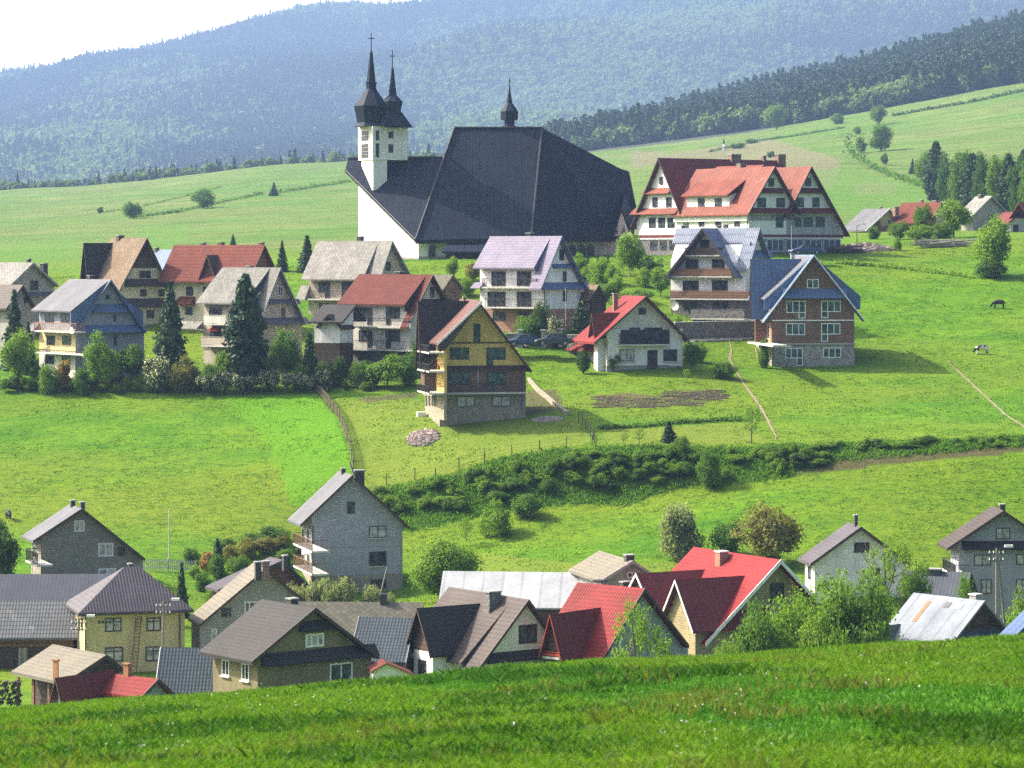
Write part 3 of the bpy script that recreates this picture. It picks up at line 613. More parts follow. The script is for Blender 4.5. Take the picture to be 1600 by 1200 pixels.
# ------------------------------------------------------------ houses
def interp(pts, c):
    p = sorted(pts, key=lambda t: t[0])
    for a, b in zip(p, p[1:]):
        if a[0] <= c <= b[0] and b[0] > a[0]: return a[1]+(b[1]-a[1])*(c-a[0])/(b[0]-a[0])
    return p[0][1] if c < p[0][0] else p[-1][1]
class House:
    """Local frame: x runs along the gable wall (right and away), y along the side wall (left and away).
    Face 'G' is the wall y = 0, face 'L' is the wall x = 0."""
    def __init__(s, name, label, px, py, D, alpha, right, left, cat='house', group=None):
        s.o = P(px, py, D); s.D = D; s.th = R(90-alpha)+math.atan((800-px)/F); s.py0 = py; s.cuts = {}
        s.u = Vector((math.cos(s.th), math.sin(s.th), 0)); s.v = Vector((-math.sin(s.th), math.cos(s.th), 0))
        s.root = empty(name, s.o, s.th, label, cat, group)
        s.W = s.G(right, py)[0]; s.L = s.Lf(left, py)[0]; s.bodies = []
    def on(s, ax, c, px, py):
        """meet the line of sight through (px, py) with the upright plane x=c (ax 'x') or y=c (ax 'y'); returns the other coordinate and z"""
        d = Vector(((px-800)/F, 1, (HY-py)/F)); n = s.u if ax == 'x' else s.v; t = (c+s.o.dot(n))/d.dot(n); p = d*t-s.o
        return (p.dot(s.v if ax == 'x' else s.u), p.z)
    def G(s, px, py, off=0): return s.on('y', -off, px, py)
    def Lf(s, px, py, off=0): return s.on('x', -off, px, py)
    def zc(s, py): return (HY-py)/F*s.D-s.o.z
    # ---- prisms
    def prism(s, axis, poly, a, b, m, name='wall', parent=None, caps=True, mb=None):
        q = mb or MB(); n = len(poly)
        f = (lambda c, z, t: (c, t, z)) if axis == 'v' else (lambda c, z, t: (t, c, z))
        for i in range(n):
            (c0, z0), (c1, z1) = poly[i], poly[(i+1) % n]; vert = abs(c1-c0) < 1e-4
            L = math.hypot(c1-c0, z1-z0)
            uv = [(a, z0), (b, z0), (b, z1), (a, z1)] if vert else [(a, 0), (b, 0), (b, L), (a, L)]
            if not vert and z1 < z0: uv = [(a, L), (b, L), (b, 0), (a, 0)]
            q.face([f(c0, z0, a), f(c0, z0, b), f(c1, z1, b), f(c1, z1, a)], uv)
        if caps:
            q.face([f(c, z, a) for c, z in poly], [(c, z) for c, z in poly]); q.face([f(c, z, b) for c, z in reversed(poly)], [(c, z) for c, z in reversed(poly)])
        if mb is None: return q.build(name, m, parent or s.root)
    def roofsheet(s, axis, pts, a, b, m, th=.2, name='roof', edge=None, eh=.24, sides=(1, 0), parent=None):
        top = [(c, z) for c, z in pts]; bot = [(c, z-th) for c, z in reversed(pts)]
        o = s.prism(axis, top+bot, a, b, m, name, parent)
        if edge:
            q = MB()
            for k, t in enumerate((a, b)):
                if not sides[k]: continue
                t0, t1 = (t-.06, t-.003) if k == 0 else (t+.003, t+.06)
                for (c0, z0), (c1, z1) in zip(pts, pts[1:]):
                    s.prism(axis, [(c0, z0+.03), (c1, z1+.03), (c1, z1-eh), (c0, z0-eh)], t0, t1, m, mb=q)
            q.build('bargeboard', edge, o)
        return o
    def main(s, ax, pix, m, ov=.7, bands=None, th=.2, edge=None, rear=None, far=.5, wallm=None, a0=0., eh=.24, base=-3., wx=None, nowall=False, uw=None):
        """pix: pixel points of the verge (left eave ... right eave); None at the end mirrors the first slope"""
        pl = [(s.G if ax == 'v' else s.Lf)(p[0], p[1], ov) for p in pix if p is not None]
        if pix[-1] is None:
            a = pl[-1]; pl = pl+[(2*a[0]-c, z) for c, z in reversed(pl[:-1])]
        pl = sorted(pl, key=lambda t: t[0])
        run = s.L if ax == 'v' else s.W
        b = run+far if rear is None else rear
        s.roof = s.roofsheet(ax, pl, -ov, b, m, th, edge=edge, eh=eh); s.rp = pl; s.ax = ax; s.rb = (-ov, b, th)
        c0, c1 = (0, s.W) if ax == 'v' else (0, s.L)
        if wx: c0, c1 = wx
        s.wc = (c0, c1)
        if not nowall: s.body(ax, pl, c0, c1, a0, b-far if rear is None else rear-.3, bands, th, base)
        return s
    def body(s, ax, pl, c0, c1, a, b, bands, th=.2, base=-3., name='wall', parent=None):
        """bands: [(pixel row of the top of the band at the corner, material), ...] from the ground up; last top is None"""
        def ring(zl, zh):
            top = [(c, z-th-.01) for c, z in pl]; xs = sorted({c0, c1} | {c for c, z in top if c0 < c < c1})
            zt = lambda c: interp(top, c); pts = []
            fine = sorted(set(xs))
            # cut the outline at the band limits
            ext_ = []
            for x0, x1 in zip(fine, fine[1:]):
                ext_.append(x0)
                for zz in (zl, zh):
                    if zz is None: continue
                    a_, b_ = zt(x0), zt(x1)
                    if (a_-zz)*(b_-zz) < 0: ext_.append(x0+(x1-x0)*(zz-a_)/(b_-a_))
            ext_.append(fine[-1]); ext_ = sorted(ext_)
            hi = [(c, min(zt(c), zh) if zh is not None else zt(c)) for c in ext_]; hi = [(c, max(z, zl)) for c, z in hi]
            keep = [p for p in hi if p[1] > zl+1e-4]
            if not keep: return None
            x0 = min(c for c, z in hi if z > zl+1e-4); x1 = max(c for c, z in hi if z > zl+1e-4)
            i0 = ext_.index(x0); i1 = ext_.index(x1)
            if i0 > 0 and abs(hi[i0-1][1]-zl) < 1e-3: x0 = ext_[i0-1]
            if i1 < len(ext_)-1 and abs(hi[i1+1][1]-zl) < 1e-3: x1 = ext_[i1+1]
            body = [p for p in hi if x0-1e-6 <= p[0] <= x1+1e-6]
            return [(x0, zl)]+body+[(x1, zl)] if body[0][1] > zl+1e-4 else body[:1]+body[1:]+([(x1, zl)] if body[-1][1] > zl+1e-4 else [])
        zl = base
        for py, mm in bands:
            zh = None if py is None else s.zc(py); r = ring(zl, zh)
            if r and len(r) >= 3: s.prism('v' if ax == 'v' else 'u', r, a, b, mm, name, parent)
            zl = zh
    # ---- face fittings
    def fb(s, q, face, c0, c1, z0, z1, d0, d1, off=0.):
        if face == 'G': q.box(c0, c1, -off-d1, -off-d0, z0, z1)
        else: q.box(-off-d1, -off-d0, c0, c1, z0, z1)
    def cz(s, face, off, x0, y0, x1, y1):
        f = s.G if face == 'G' else s.Lf; a = f(x0, y0, off); b = f(x1, y1, off)
        xm, ym = (x0+x1)/2, (y0+y1)/2; zt = f(xm, y0, off)[1]; zb = f(xm, y1, off)[1]
        return min(a[0], b[0]), max(a[0], b[0]), min(zt, zb), max(zt, zb)
    def win(s, face, x0, y0, x1, y1, fr='dkbrown', mull=1, off=0., glass=None, sill=None, door=None, trans=False, lab=None, name='window', fw=.07, arch=False):
        """door=(x0,x1,y1): a balcony door leaf joined to the window"""
        c0, c1, z0, z1 = s.cz(face, off, x0, y0, x1, y1); q = MB()
        H = z1-z0; Wd = c1-c0
        s.fb(q, face, c0, c1, z1-fw, z1, -.05, .05, off); s.fb(q, face, c0, c1, z0, z0+fw, -.05, .05, off)
        s.fb(q, face, c0, c0+fw, z0+fw, z1-fw, -.05, .05, off); s.fb(q, face, c1-fw, c1, z0+fw, z1-fw, -.05, .05, off)
        for i in range(mull):
            cm = c0+Wd*(i+1)/(mull+1); s.fb(q, face, cm-fw*.45, cm+fw*.45, z0+fw, z1-fw, -.04, .044, off)
        if trans: s.fb(q, face, c0+fw, c1-fw, z0+H*.68, z0+H*.68+fw*.7, -.04, .04, off)
        d = None
        if door:
            e0, e1, y_, zb = s.cz(face, off, door[0], y1, door[1], door[2])[0:2]+(0, 0); zb = s.cz(face, off, door[0], y1, door[1], door[2])[2]
            s.fb(q, face, e0, e0+fw, zb, z0-.002, -.05, .048, off); s.fb(q, face, e1-fw, e1, zb, z0-.002, -.05, .048, off)
            s.fb(q, face, e0+fw, e1-fw, zb, zb+fw, -.05, .048, off)
            d = (e0, e1, zb)
        o = q.build(name, M[fr], s.root)
        if lab: o['label'] = lab
        g = glass or 'glass'; p = MB(); s.fb(p, face, c0+fw*.9, c1-fw*.9, z0+fw*.9, z1-fw*.9, -.04, .015, off); p.build('pane', M[g], o)
        if d:
            p = MB(); s.fb(p, face, d[0]+fw*.9, d[1]-fw*.9, d[2]+fw*.9, z0-.01, -.04, .018, off); p.build('door_panel', M[fr if H < .1 else g], o)
        if sill:
            p = MB(); s.fb(p, face, c0-.08, c1+.08, z0-.09, z0-.004, -.02, .16, off); p.build('sill', M[sill], o)
        return o
    def door(s, face, x0, y0, x1, y1, m='woodd', off=0.):
        c0, c1, z0, z1 = s.cz(face, off, x0, y0, x1, y1); q = MB()
        s.fb(q, face, c0, c1, z0, z1, -.02, .05, off); d = q.build('door', M[m], s.root)
        q = MB(); s.fb(q, face, c0+.1, c0+.18, z0+.95, z0+1.1, .052, .12, off); q.build('handle', M['iron'], d)
        q = MB(); s.fb(q, face, c0+.18, c1-.18, z1-.75, z1-.15, .052, .06, off); q.build('pane', M['glass'], d)
    def apron(s, face, x0, x1, yt, yb, m, proj=.6, off=0., name='apron_roof', yc=None):
        c0, c1, z0, z1 = s.cz(face, off, x0, yt, x1, yb); q = MB(); th = .08
        pts = [(0, z1), (proj, z0), (proj, z0-th), (0, z1-th-.25)]
        def f(c, d, z): return (c, -off-d, z) if face == 'G' else (-off-d, c, z)
        Ls = math.hypot(proj, z1-z0)
        q.face([f(c0, proj, z0), f(c1, proj, z0), f(c1, .0, z1), f(c0, .0, z1)], [(c0, 0), (c1, 0), (c1, Ls), (c0, Ls)])
        q.face([f(c0, proj, z0-th), f(c1, proj, z0-th), f(c1, proj, z0), f(c0, proj, z0)], [(c0, 0), (c1, 0), (c1, th), (c0, th)])
        q.face([f(c0, 0, z0-th), f(c1, 0, z0-th), f(c1, proj, z0-th), f(c0, proj, z0-th)], [(c0, 0), (c1, 0), (c1, proj), (c0, proj)])
        for c in (c0, c1): q.face([f(c, proj, z0-th), f(c, proj, z0), f(c, 0, z1), f(c, 0, z0-th)])
        return q.build(name, M[m], s.root)
    def band(s, face, x0, x1, yt, yb, m, d=.06, off=0., name='trim_band', d0=-.02):
        c0, c1, z0, z1 = s.cz(face, off, x0, yt, x1, yb); q = MB(); s.fb(q, face, c0, c1, z0, z1, d0, d, off); return q.build(name, M[m], s.root)
    def balcony(s, face, x0, x1, ytop, proj=1.1, off=0., slab='slab', rail='iron', rh=1.0, solid=None, th=.16, posts=True, ends=True):
        """ytop: pixel row of the slab's outer upper edge"""
        f = s.G if face == 'G' else s.Lf
        a = f(x0, ytop, off+proj); b = f(x1, ytop, off+proj); c0, c1 = sorted((a[0], b[0])); zt = f((x0+x1)/2, ytop, off+proj)[1]
        q = MB(); s.fb(q, face, c0, c1, zt-th, zt, -.05, proj, off); o = q.build('balcony', M[slab], s.root)
        r = MB(); n = max(2, int((c1-c0)/.16))
        if solid:
            s.fb(r, face, c0, c1, zt+.06, zt+rh-.12, proj-.05, proj-.01, off)
            if ends:
                for c in (c0, c1-.04): s.fb(r, face, c, c+.04, zt+.06, zt+rh-.12, .0, proj-.06, off)
        else:
            for i in range(n+1):
                c = c0+.02+(c1-c0-.06)*i/n; s.fb(r, face, c, c+.022, zt+.004, zt+rh-.05, proj-.05, proj-.028, off)
        s.fb(r, face, c0, c1, zt+rh-.05, zt+rh+.01, proj-.07, proj-.01, off)
        s.fb(r, face, c0, c0+.05, zt+.004, zt+rh-.052, proj-.09, proj-.052, off); s.fb(r, face, c1-.05, c1, zt+.004, zt+rh-.052, proj-.09, proj-.052, off)
        if ends and not solid:
            for c in (c0, c1-.04): s.fb(r, face, c, c+.04, zt+rh-.05, zt+rh, .0, proj-.08, off)
            for c in (c0, c1-.03):
                for j in range(int(proj/.2)): s.fb(r, face, c, c+.02, zt+.004, zt+rh-.05, .1+j*.2, .12+j*.2, off)
        ro = r.build('railing', M[solid or rail], o); return o
    def shed(s, far, y_eave, x_near, y_near, m, side=0, ov=.8, th=.16, wall=None, cheek=None, v0=None, edge=None, top=None, a0=None):
        """full-length shallow dormer over the left slope (side 0) or right slope (side 1).
        (x_near, y_near): pixel of the eave's corner nearest the gable; far: local end along the ridge or None."""
        pl = s.rp; ap = max(pl, key=lambda t: t[1]); axv = s.ax == 'v'
        cwall = s.wc[0] if side == 0 else s.wc[1]; sg = -1 if side == 0 else 1
        ce = cwall+sg*ov
        g = s.on('x' if axv else 'y', ce, x_near, y_near)
        t0, ze = g if v0 is None else (v0, g[1]); t1 = (s.L if axv else s.W)+.5 if far is None else far
        top_z = ap[1]-.03 if top is None else top
        sl = (top_z-ze)/(ap[0]-ce); s.cut(side, t0+.15, cwall-sg*.35)
        # the dormer roof meets the main slope close under the ridge
        pts = sorted([(ce, ze), (ap[0]+sg*-.02, top_z)])
        o = s.roofsheet('v' if axv else 'u', pts, t0, t1, m, th, name='dormer_roof', edge=edge)
        low = [(c, z-th-.01) for c, z in pts]
        zc_ = interp(low, cwall); w0 = t0+(.35 if a0 is None else a0)
        poly = [(cwall, -0.2), (cwall, zc_), (ap[0], interp(low, ap[0])-.02), (ap[0], -.2)]
        # side wall carried up under the dormer roof
        if wall is not None:
            zl = -.2
            for py, mm in wall:
                zh = zc_ if py is None else s.zc(py)
                q = [(cwall-sg*-.0+sg*.004, zl), (cwall+sg*.004, zh), (cwall-sg*.3, zh+ (0 if py is not None else .3*abs(sl))), (cwall-sg*.3, zl)]
                s.prism('v' if axv else 'u', q, w0, t1-.5, mm, 'dormer_wall'); zl = zh
        # cheek: upright triangle below the dormer roof
        cps = sorted(pl, key=lambda t: t[0]); zs = lambda c: interp(cps, c)
        e0 = ce+sg*-.05
        q = MB(); A = [(e0, interp(low, e0)), (ap[0], interp(low, ap[0]))]
        lo = (e0, zs(e0)) if (min(c for c, z in cps) <= e0 <= max(c for c, z in cps)) else None
        zlow = zs(cwall) if lo is None else lo[1]
        pc = [A[0], A[1], (cwall if lo is None else e0, zlow-.1)]
        pc = [(e0, interp(low, e0)), (ap[0], interp(low, ap[0])), (cwall, zs(cwall)-.1), (e0, min(zs(cwall)-.1, interp(low, e0)-.05))]
        s.prism('v' if axv else 'u', pc, t0+.02, t0+.2, cheek or m, 'cheek')
        return o
    def cut(s, side, t, c):
        """main slope of this side stops at c beyond t (a dormer takes its place)"""
        s.cuts[side] = (t, c); a, b, th = s.rb; q = MB(); ts = sorted({a, b} | {x[0] for x in s.cuts.values() if a < x[0] < b})
        for t0, t1 in zip(ts, ts[1:]):
            pl = list(s.rp)
            for sd, (tt, cc) in s.cuts.items():
                if t0 >= tt-1e-6:
                    zc_ = interp(s.rp, cc)
                    pl = [(cc, zc_)]+[p for p in pl if p[0] > cc] if sd == 0 else [p for p in pl if p[0] < cc]+[(cc, zc_)]
            s.prism(s.ax, pl+[(c_, z-th) for c_, z in reversed(pl)], t0, t1, None, mb=q)
        m = s.roof.data.materials[0]; o = q.build('roof', m, s.root); s.roof.data = o.data; bpy.data.objects.remove(o)
    def wing(s, face, ax_, ay, fx, fy, m, p=1.5, wall=None, edge=None, depth=None, base=-2.5, inset=.5, bands=None, fx2=None, eh=.22, far=None, name='cross_gable', wi=.45, dz=0.):  # a darker roof material passed here paints the shade on the front slope
        """cross gable with its gable in the plane p outside the face: apex pixel (ax_, ay), one eave pixel (fx, fy), mirrored"""
        f = s.Lf if face == 'L' else s.G
        a = f(ax_, ay, p); e = f(fx, fy, p); a = (a[0], a[1]+dz)
        h = abs(a[0]-e[0]); pts = [(a[0]-h, e[1]), a, (a[0]+h, e[1])]
        if fx2: e2 = f(fx2[0], fx2[1], p); pts = sorted([e, a, e2], key=lambda t: t[0])
        axis = 'u' if face == 'L' else 'v'; end = depth if depth is not None else (s.W*.5 if face == 'L' else s.L*.5)
        o = s.roofsheet(axis, pts, -p, end, m, .16, name=name, edge=edge, eh=eh)
        if bands:
            h0 = pts[0][0]+wi; h1 = pts[-1][0]-wi; s.body(axis, pts, h0, h1, -p+inset, end-.3, bands, .16, base, name='cross_wall', parent=None)
        return o, pts
    def chim(s, x0, x1, yt, yb, c, ax='x', m='chim', cap='gtrim', depth=None, lab=None):
        """chimney standing in the plane x=c (or y=c)"""
        t, zt = s.on(ax, c, (x0+x1)/2, yt); _, zb = s.on(ax, c, (x0+x1)/2, yb)
        pos = (c, t) if ax == 'x' else (t, c); w = (x1-x0)/F*s.D*.82; d = depth or max(.45, min(w, .7)); hx, hy = (w/2, d/2)
        if abs(math.cos(s.th)) < .5: hx, hy = d/2, w/2
        q = MB(); q.box(pos[0]-hx, pos[0]+hx, pos[1]-hy, pos[1]+hy, zb-.7, zt-.1); o = q.build('chimney', M[m], s.roof)
        q = MB(); q.box(pos[0]-hx-.06, pos[0]+hx+.06, pos[1]-hy-.06, pos[1]+hy+.06, zt-.098, zt); q.build('chimney_cap', M[cap], o)
        return o
    def dish(s, face, px, py, off=.5, r=.45):
        c, z = (s.G if face == 'G' else s.Lf)(px, py, off); f = (lambda c, d, z: (c, -d, z)) if face == 'G' else (lambda c, d, z: (-d, c, z))
        q = MB(); n = 14; ctr = f(c, off, z); rim = [f(c+r*math.cos(i*2*math.pi/n), off+.12, z+r*math.sin(i*2*math.pi/n)) for i in range(n)]
        for i in range(n): q.face([ctr, rim[i], rim[(i+1) % n]])
        o = q.build('satellite_dish', M['wtrim'], s.root); q = MB(); q.tube(f(c, 0, z), ctr, .03); q.tube(ctr, f(c, off+.3, z+.05), .015); q.build('dish_arm', M['iron'], o)
    def pipe(s, face, px, y0, y1, off=.08, m='iron'):
        f = s.G if face == 'G' else s.Lf; c, z0 = f(px, y0, off); _, z1 = f(px, y1, off); g = (lambda c, z: (c, -off, z)) if face == 'G' else (lambda c, z: (-off, c, z))
        q = MB(); q.tube(g(c, z0), g(c, z1), .05); q.build('downpipe', M[m], s.root)
    def gutter(s, c, z, a, b, m='iron'):
        q = MB(); q.tube((c, a, z) if s.ax == 'v' else (a, c, z), (c, b, z) if s.ax == 'v' else (b, c, z), .07); q.build('gutter', M[m], s.roof)

# ------------------------------------------------------------ upper village
K = M
# yellow and brick house with a cross gable darkened for shade, middle of the picture
h = House('gabled_house', 'tall unfinished house with ochre gable over bare brick, alone on the mown slope', 687, 652, 318, 80, 821.5, 664)
h.main('v', [(661, 583), (747, 469), (831, 579)], K['r_brown2'], .75, [(613, K['tanstone']), (576, K['brick']), (535, K['oldyellow']), (None, K['oldyellow'])], edge=K['dkbrown'])
h.shed(None, 0, 683.5, 536.5, K['r_brown2'], 0, .75, wall=[(613, K['tanstone']), (None, K['oldyellow'])], cheek=K['dkbrown'], edge=K['wtrim'])
h.wing('L', 653, 470, 657, 574, K['r_dark'], 1.7, bands=[(615, K['woodv']), (None, K['woodv'])], edge=K['woodb'], base=h.zc(612), depth=h.W*.45)  # charcoal roof puts the shade of this slope into the colour
for y in (612, 578, 549): h.balcony('L', 652, 670, y, 1.6, rail='iron', rh=.7, posts=False)
h.apron('L', 664, 683, 561, 575, 'r_brown2', .8)
for x0, y0, x1, y1, dr in ((703, 543, 733, 562, None), (760, 543, 790, 562, (760, 770.5, 571)), (702, 581, 733, 601, None), (761, 581, 790, 601, (761, 771, 610))):
    h.win('G', x0, y0, x1, y1, 'dkbrown', 1, glass='glassg', door=dr)
h.win('G', 740, 506, 750.5, 534, 'dkbrown', 0, glass='glassg'); h.win('G', 714, 619, 742, 636, 'dkbrown', 1, glass='glassc'); h.win('G', 769, 619, 797.5, 635, 'dkbrown', 1, glass='glassc')
h.balcony('G', 664, 822, 613.5, .95, rh=.95, ends=False); h.band('G', 700, 795, 534.6, 536.6, 'dkbrown', .09); h.apron('G', 684, 822, 571, 576, 'dkbrown', .35)
for i in range(3): h.win('L', 666+i*5.6, 581, 669.5+i*5.6, 606, 'dkbrown', 0)
for i in range(4): h.win('L', 665.5+i*4.6, 618, 668+i*4.6, 634, 'dkbrown', 0)
h.chim(723, 729, 464, 482, h.W*.42, m='chim'); h.pipe('G', 815, 579, 640, .35); h.pipe('G', 689, 615, 652)
# plaster patch on the brick storey
h.band('G', 745.5, 748, 578, 606, 'gtrim', .04, name='plaster_patch')

# brown brick house on the right with white window frames
h = House('brick_house', 'tall bare brick house with white window frames and roof tinted blue for shade, right of the footpath', 1206, 572, 352, 79, 1335, 1181)
h.main('v', [(1193, 502), (1272, 398), (1351, 500)], K['r_blue'], .75, [(538, K['stone']), (500, K['brick']), (None, K['brick'])], edge=K['wtrim'], eh=.16)
h.shed(None, 0, 1193.5, 466, K['r_greys'], 0, .85, wall=[(538, K['stone']), (None, K['woodo'])], cheek=K['r_blue'], edge=K['wtrim'])  # grey is the lit tone, blue the shaded tone of one roof
h.shed(None, 0, 1345, 463, K['r_blue'], 1, .85, cheek=K['r_blue'])
h.wing('L', 1173, 404.6, 1175, 497, K['r_blue'], 1.9, bands=[(538, K['woodb']), (None, K['woodb'])], edge=K['woodb'], base=h.zc(537), depth=h.W*.42, wi=.6)  # blue carries the shade of the front slope
h.apron('G', 1224, 1322, 451, 465, 'r_blue', .7); h.apron('L', 1181, 1206, 487, 500, 'r_greys', .9); h.band('G', 1206, 1336, 499.5, 501.5, 'wtrim', .12)
h.balcony('L', 1168, 1207, 537, 2.0, rail='gtrim', rh=.05, posts=False); h.band('G', 1206, 1336, 536, 538.5, 'concrete', .14)
for a in ((1228.7, 470, 1258.8, 489, (1247.5, 1258.8, 497.5)), (1283, 469.7, 1313.6, 487.5, (1283, 1294.5, 497)), (1228, 505, 1258, 523.5, None), (1283, 505, 1313, 522.5, (1283, 1293.7, 534)), (1227, 543.5, 1254.6, 560, (1244.5, 1254.6, 571.5)), (1286, 543, 1314, 559, None)):
    h.win('G', *a[:4], 'wtrim', 2, glass='glassg', door=a[4], fw=.1)
h.win('G', 1260.7, 436, 1279, 450.5, 'wtrim', 1, glass='glassg', fw=.1)
for a in ((1185, 506, 1189, 534), (1199, 506, 1203, 530)): h.win('L', *a, 'wtrim', 0)
h.chim(1235, 1242, 396, 412, h.W*.36, m='concrete')

# small white house with a red roof
h = House('white_cottage', 'small white house with red roof and recessed dark balcony, beside the footpath on the meadow', 948, 577, 345, 71, 1066, 922)
h.main('v', [(928.5, 535), (1010, 462.5), (1077, 531)], K['r_red2'], .9, [(571, K['greyplaster']), (None, K['offwhite'])], edge=K['dkbrown'], th=.22, rear=h.L+1.2, far=1.2)
h.band('G', 969, 1046, 515.5, 538, 'black', .1, name='recess_shade_panel'); h.band('G', 948, 969, 514, 572, 'white', .12, name='pier'); h.band('G', 1046, 1066, 514, 572, 'white', .12, name='pier')  # black panel flat on the wall paints the shade of the balcony recess
h.band('G', 969.3, 1045.7, 538.3, 571, 'white', .12, name='parapet')
h.balcony('G', 969, 1046, 538, .9, rh=1.25); h.win('G', 984, 512, 1000, 536, 'black', 0, off=.11); h.win('G', 1007, 512, 1035, 536, 'black', 1, off=.11)
h.win('G', 967.8, 546, 991, 564, 'dkbrown', 1, off=.12, glass='glassc', sill='slab'); h.win('G', 1036.5, 546, 1057.7, 564, 'dkbrown', 1, off=.12, sill='slab'); h.door('G', 1011.5, 547, 1027, 576, 'woodd', .12)
h.win('G', 998, 481, 1009, 491.5, 'dkbrown', 0)
h.wing('L', 924.5, 488.5, 929.5, 527, K['r_rust'], 1.3, bands=[(None, K['white'])], edge=K['dkbrown'], depth=h.W*.4)
h.apron('L', 903, 928, 533, 547, 'r_red2', 1.6); h.win('L', 935, 545, 940, 568, 'dkbrown', 0); h.chim(957, 965.5, 458, 497, h.W*.27)
h.pipe('G', 949, 530, 575)

# white house with lilac roof
h = House('lilac_roof_house', 'white house with lilac tiled roof and two rows of balconies, above the parked cars', 850, 505, 361, 36, 908, 750)
h.main('v', [(845, 451), (878, 368.7), (918, 451)], K['r_lilac'], .7, [(483, K['redbrick']), (None, K['white'])], edge=K['r_blue'])
h.shed(None, 0, 834, 418.5, K['r_lilac'], 0, .8, wall=[(483, K['redbrick']), (None, K['white'])], cheek=K['r_blue'])  # blue cheek is the lilac roof's shade set in colour
h.apron('G', 863, 899, 412, 418, 'r_blue', .45); h.apron('G', 842, 918, 441, 451, 'r_blue', .7); h.apron('L', 742, 757, 441, 450, 'r_lilac', 1.)  # gable aprons in shade blue, side apron in the lit lilac
for a in ((874, 389.5, 881, 406.8), (879.3, 424, 885, 440), (879.3, 455, 885.2, 471)): h.win('G', *a, 'dkbrown', 0)
for a in ((768, 424, 790, 447), (808, 424, 830, 447), (762, 456, 790, 479), (808, 456, 830, 479), (770, 487, 790, 501), (808, 487, 828, 500)): h.win('L', *a, 'dkbrown', 1)
h.balcony('L', 753, 838, 448.5, 1.1); h.balcony('L', 757, 846, 480, 1.2); h.chim(822, 834, 363.5, 371, h.W*.5, m='chimd'); h.pipe('G', 851, 452, 500)

# chalet with blue weathered roof
h = House('blue_roof_chalet', 'white four storey chalet with weathered blue metal roof and brown balconies', 1165, 498, 370, 26, 1197, 1048)
h.main('v', [(1169.5, 420), (1187, 356), (1204, 404)], K['r_bluel'], .7, [(466, K['darkstone']), (None, K['white'])], edge=K['bluegrey'], base=-4)
h.wing('L', 1097, 356.3, 1150.5, 433, K['r_bluel'], 1.7, bands=[(466, K['darkstone']), (None, K['white'])], edge=K['dkbrown'], depth=h.W*.5, inset=1.73, wi=.5, fx2=(1038, 434), base=-4)
for a in ((1094, 375, 1108, 397.5, None), (1071.5, 405, 1091, 420, (1082, 1091, 431)), (1112.7, 405, 1132, 420, (1112.7, 1121, 431)), (1067, 438.5, 1091.7, 455, (1083, 1091.7, 466)), (1112.7, 438, 1137, 455, (1112.7, 1121, 466)), (1068, 472, 1089, 484, None), (1114.6, 472, 1137.5, 484, None)):
    h.win('L', *a[:4], 'dkbrown', 1, door=a[4])
h.balcony('L', 1070, 1124, 398.5, 1.2, solid='woodd', rh=1.0); h.balcony('L', 1049, 1143, 431.5, 1.2, solid='woodb'); h.balcony('L', 1047, 1170, 466.5, 1.2, solid='woodb')
h.balcony('L', 1079, 1163, 497.7, 1.8, solid='darkstone', rh=1.1); h.apron('G', 1171, 1203, 391, 402, 'r_blue', .6); h.band('G', 1171, 1198, 378, 390, 'white', .03)
h.cut(0, h.Lf(1153, 425)[0], 1.3); h.dish('L', 1055, 478, .6, .55); h.chim(1121, 1127, 352, 362, h.W*.5, m='chimd'); h.chim(1130, 1138, 350.5, 358, h.W*.5, m='chim')
h.chim(1066, 1069, 352, 358, h.W*.5, m='chimd')

# guest house with red roofs
h = House('guest_house', 'long white guest house with red gabled roofs and three tall gables, highest on the right', 1170, 391, 418, 52, 1317, 988, cat='hotel')
lg = [h.Lf(984.5, 356, .7), h.Lf(1028.5, 246.6, .7), h.Lf(1063, 334, .7)]; ax0 = lg[1][0]
h.ax = 'u'; h.roof = h.roofsheet('u', sorted(lg), -.7, 21.5, K['r_maroon'], .22, edge=K['black'], eh=.3); h.rp = sorted(lg); h.rb = (-.7, 21.5, .22); h.cut(0, h.W-3, 10); hb = [(372.5, K['darkstone']), (None, K['white'])]  # maroon paints the shaded slopes, orange the lit ones, of one red roof
h.body('u', h.rp, max(.3, h.rp[0][0]+.4), h.rp[-1][0]-.6, 0, h.W-3, hb, .22); h.body('u', h.rp, 10.2, h.rp[-1][0]-.6, h.W-3.05, 21.2, hb, .22)
h.body('v', [(0, h.zc(334.5)+.2), (h.W, h.zc(334.5)+.2)], 0, h.W-.6, 0, h.L*.5, hb, .22)
h.wing('G', 1211, 259.7, 1251.5, 333.5, K['r_orange'], .8, fx2=(1168.3, 335), bands=[(None, K['white'])], base=h.zc(345), depth=17, inset=.8, edge=K['black'], eh=.3)
h.wing('G', 1268, 259.7, 1327.5, 368, K['r_orange'], .8, fx2=(1230, 338), bands=[(None, K['white'])], base=h.zc(372), depth=18, inset=.8, edge=K['black'], eh=.3)
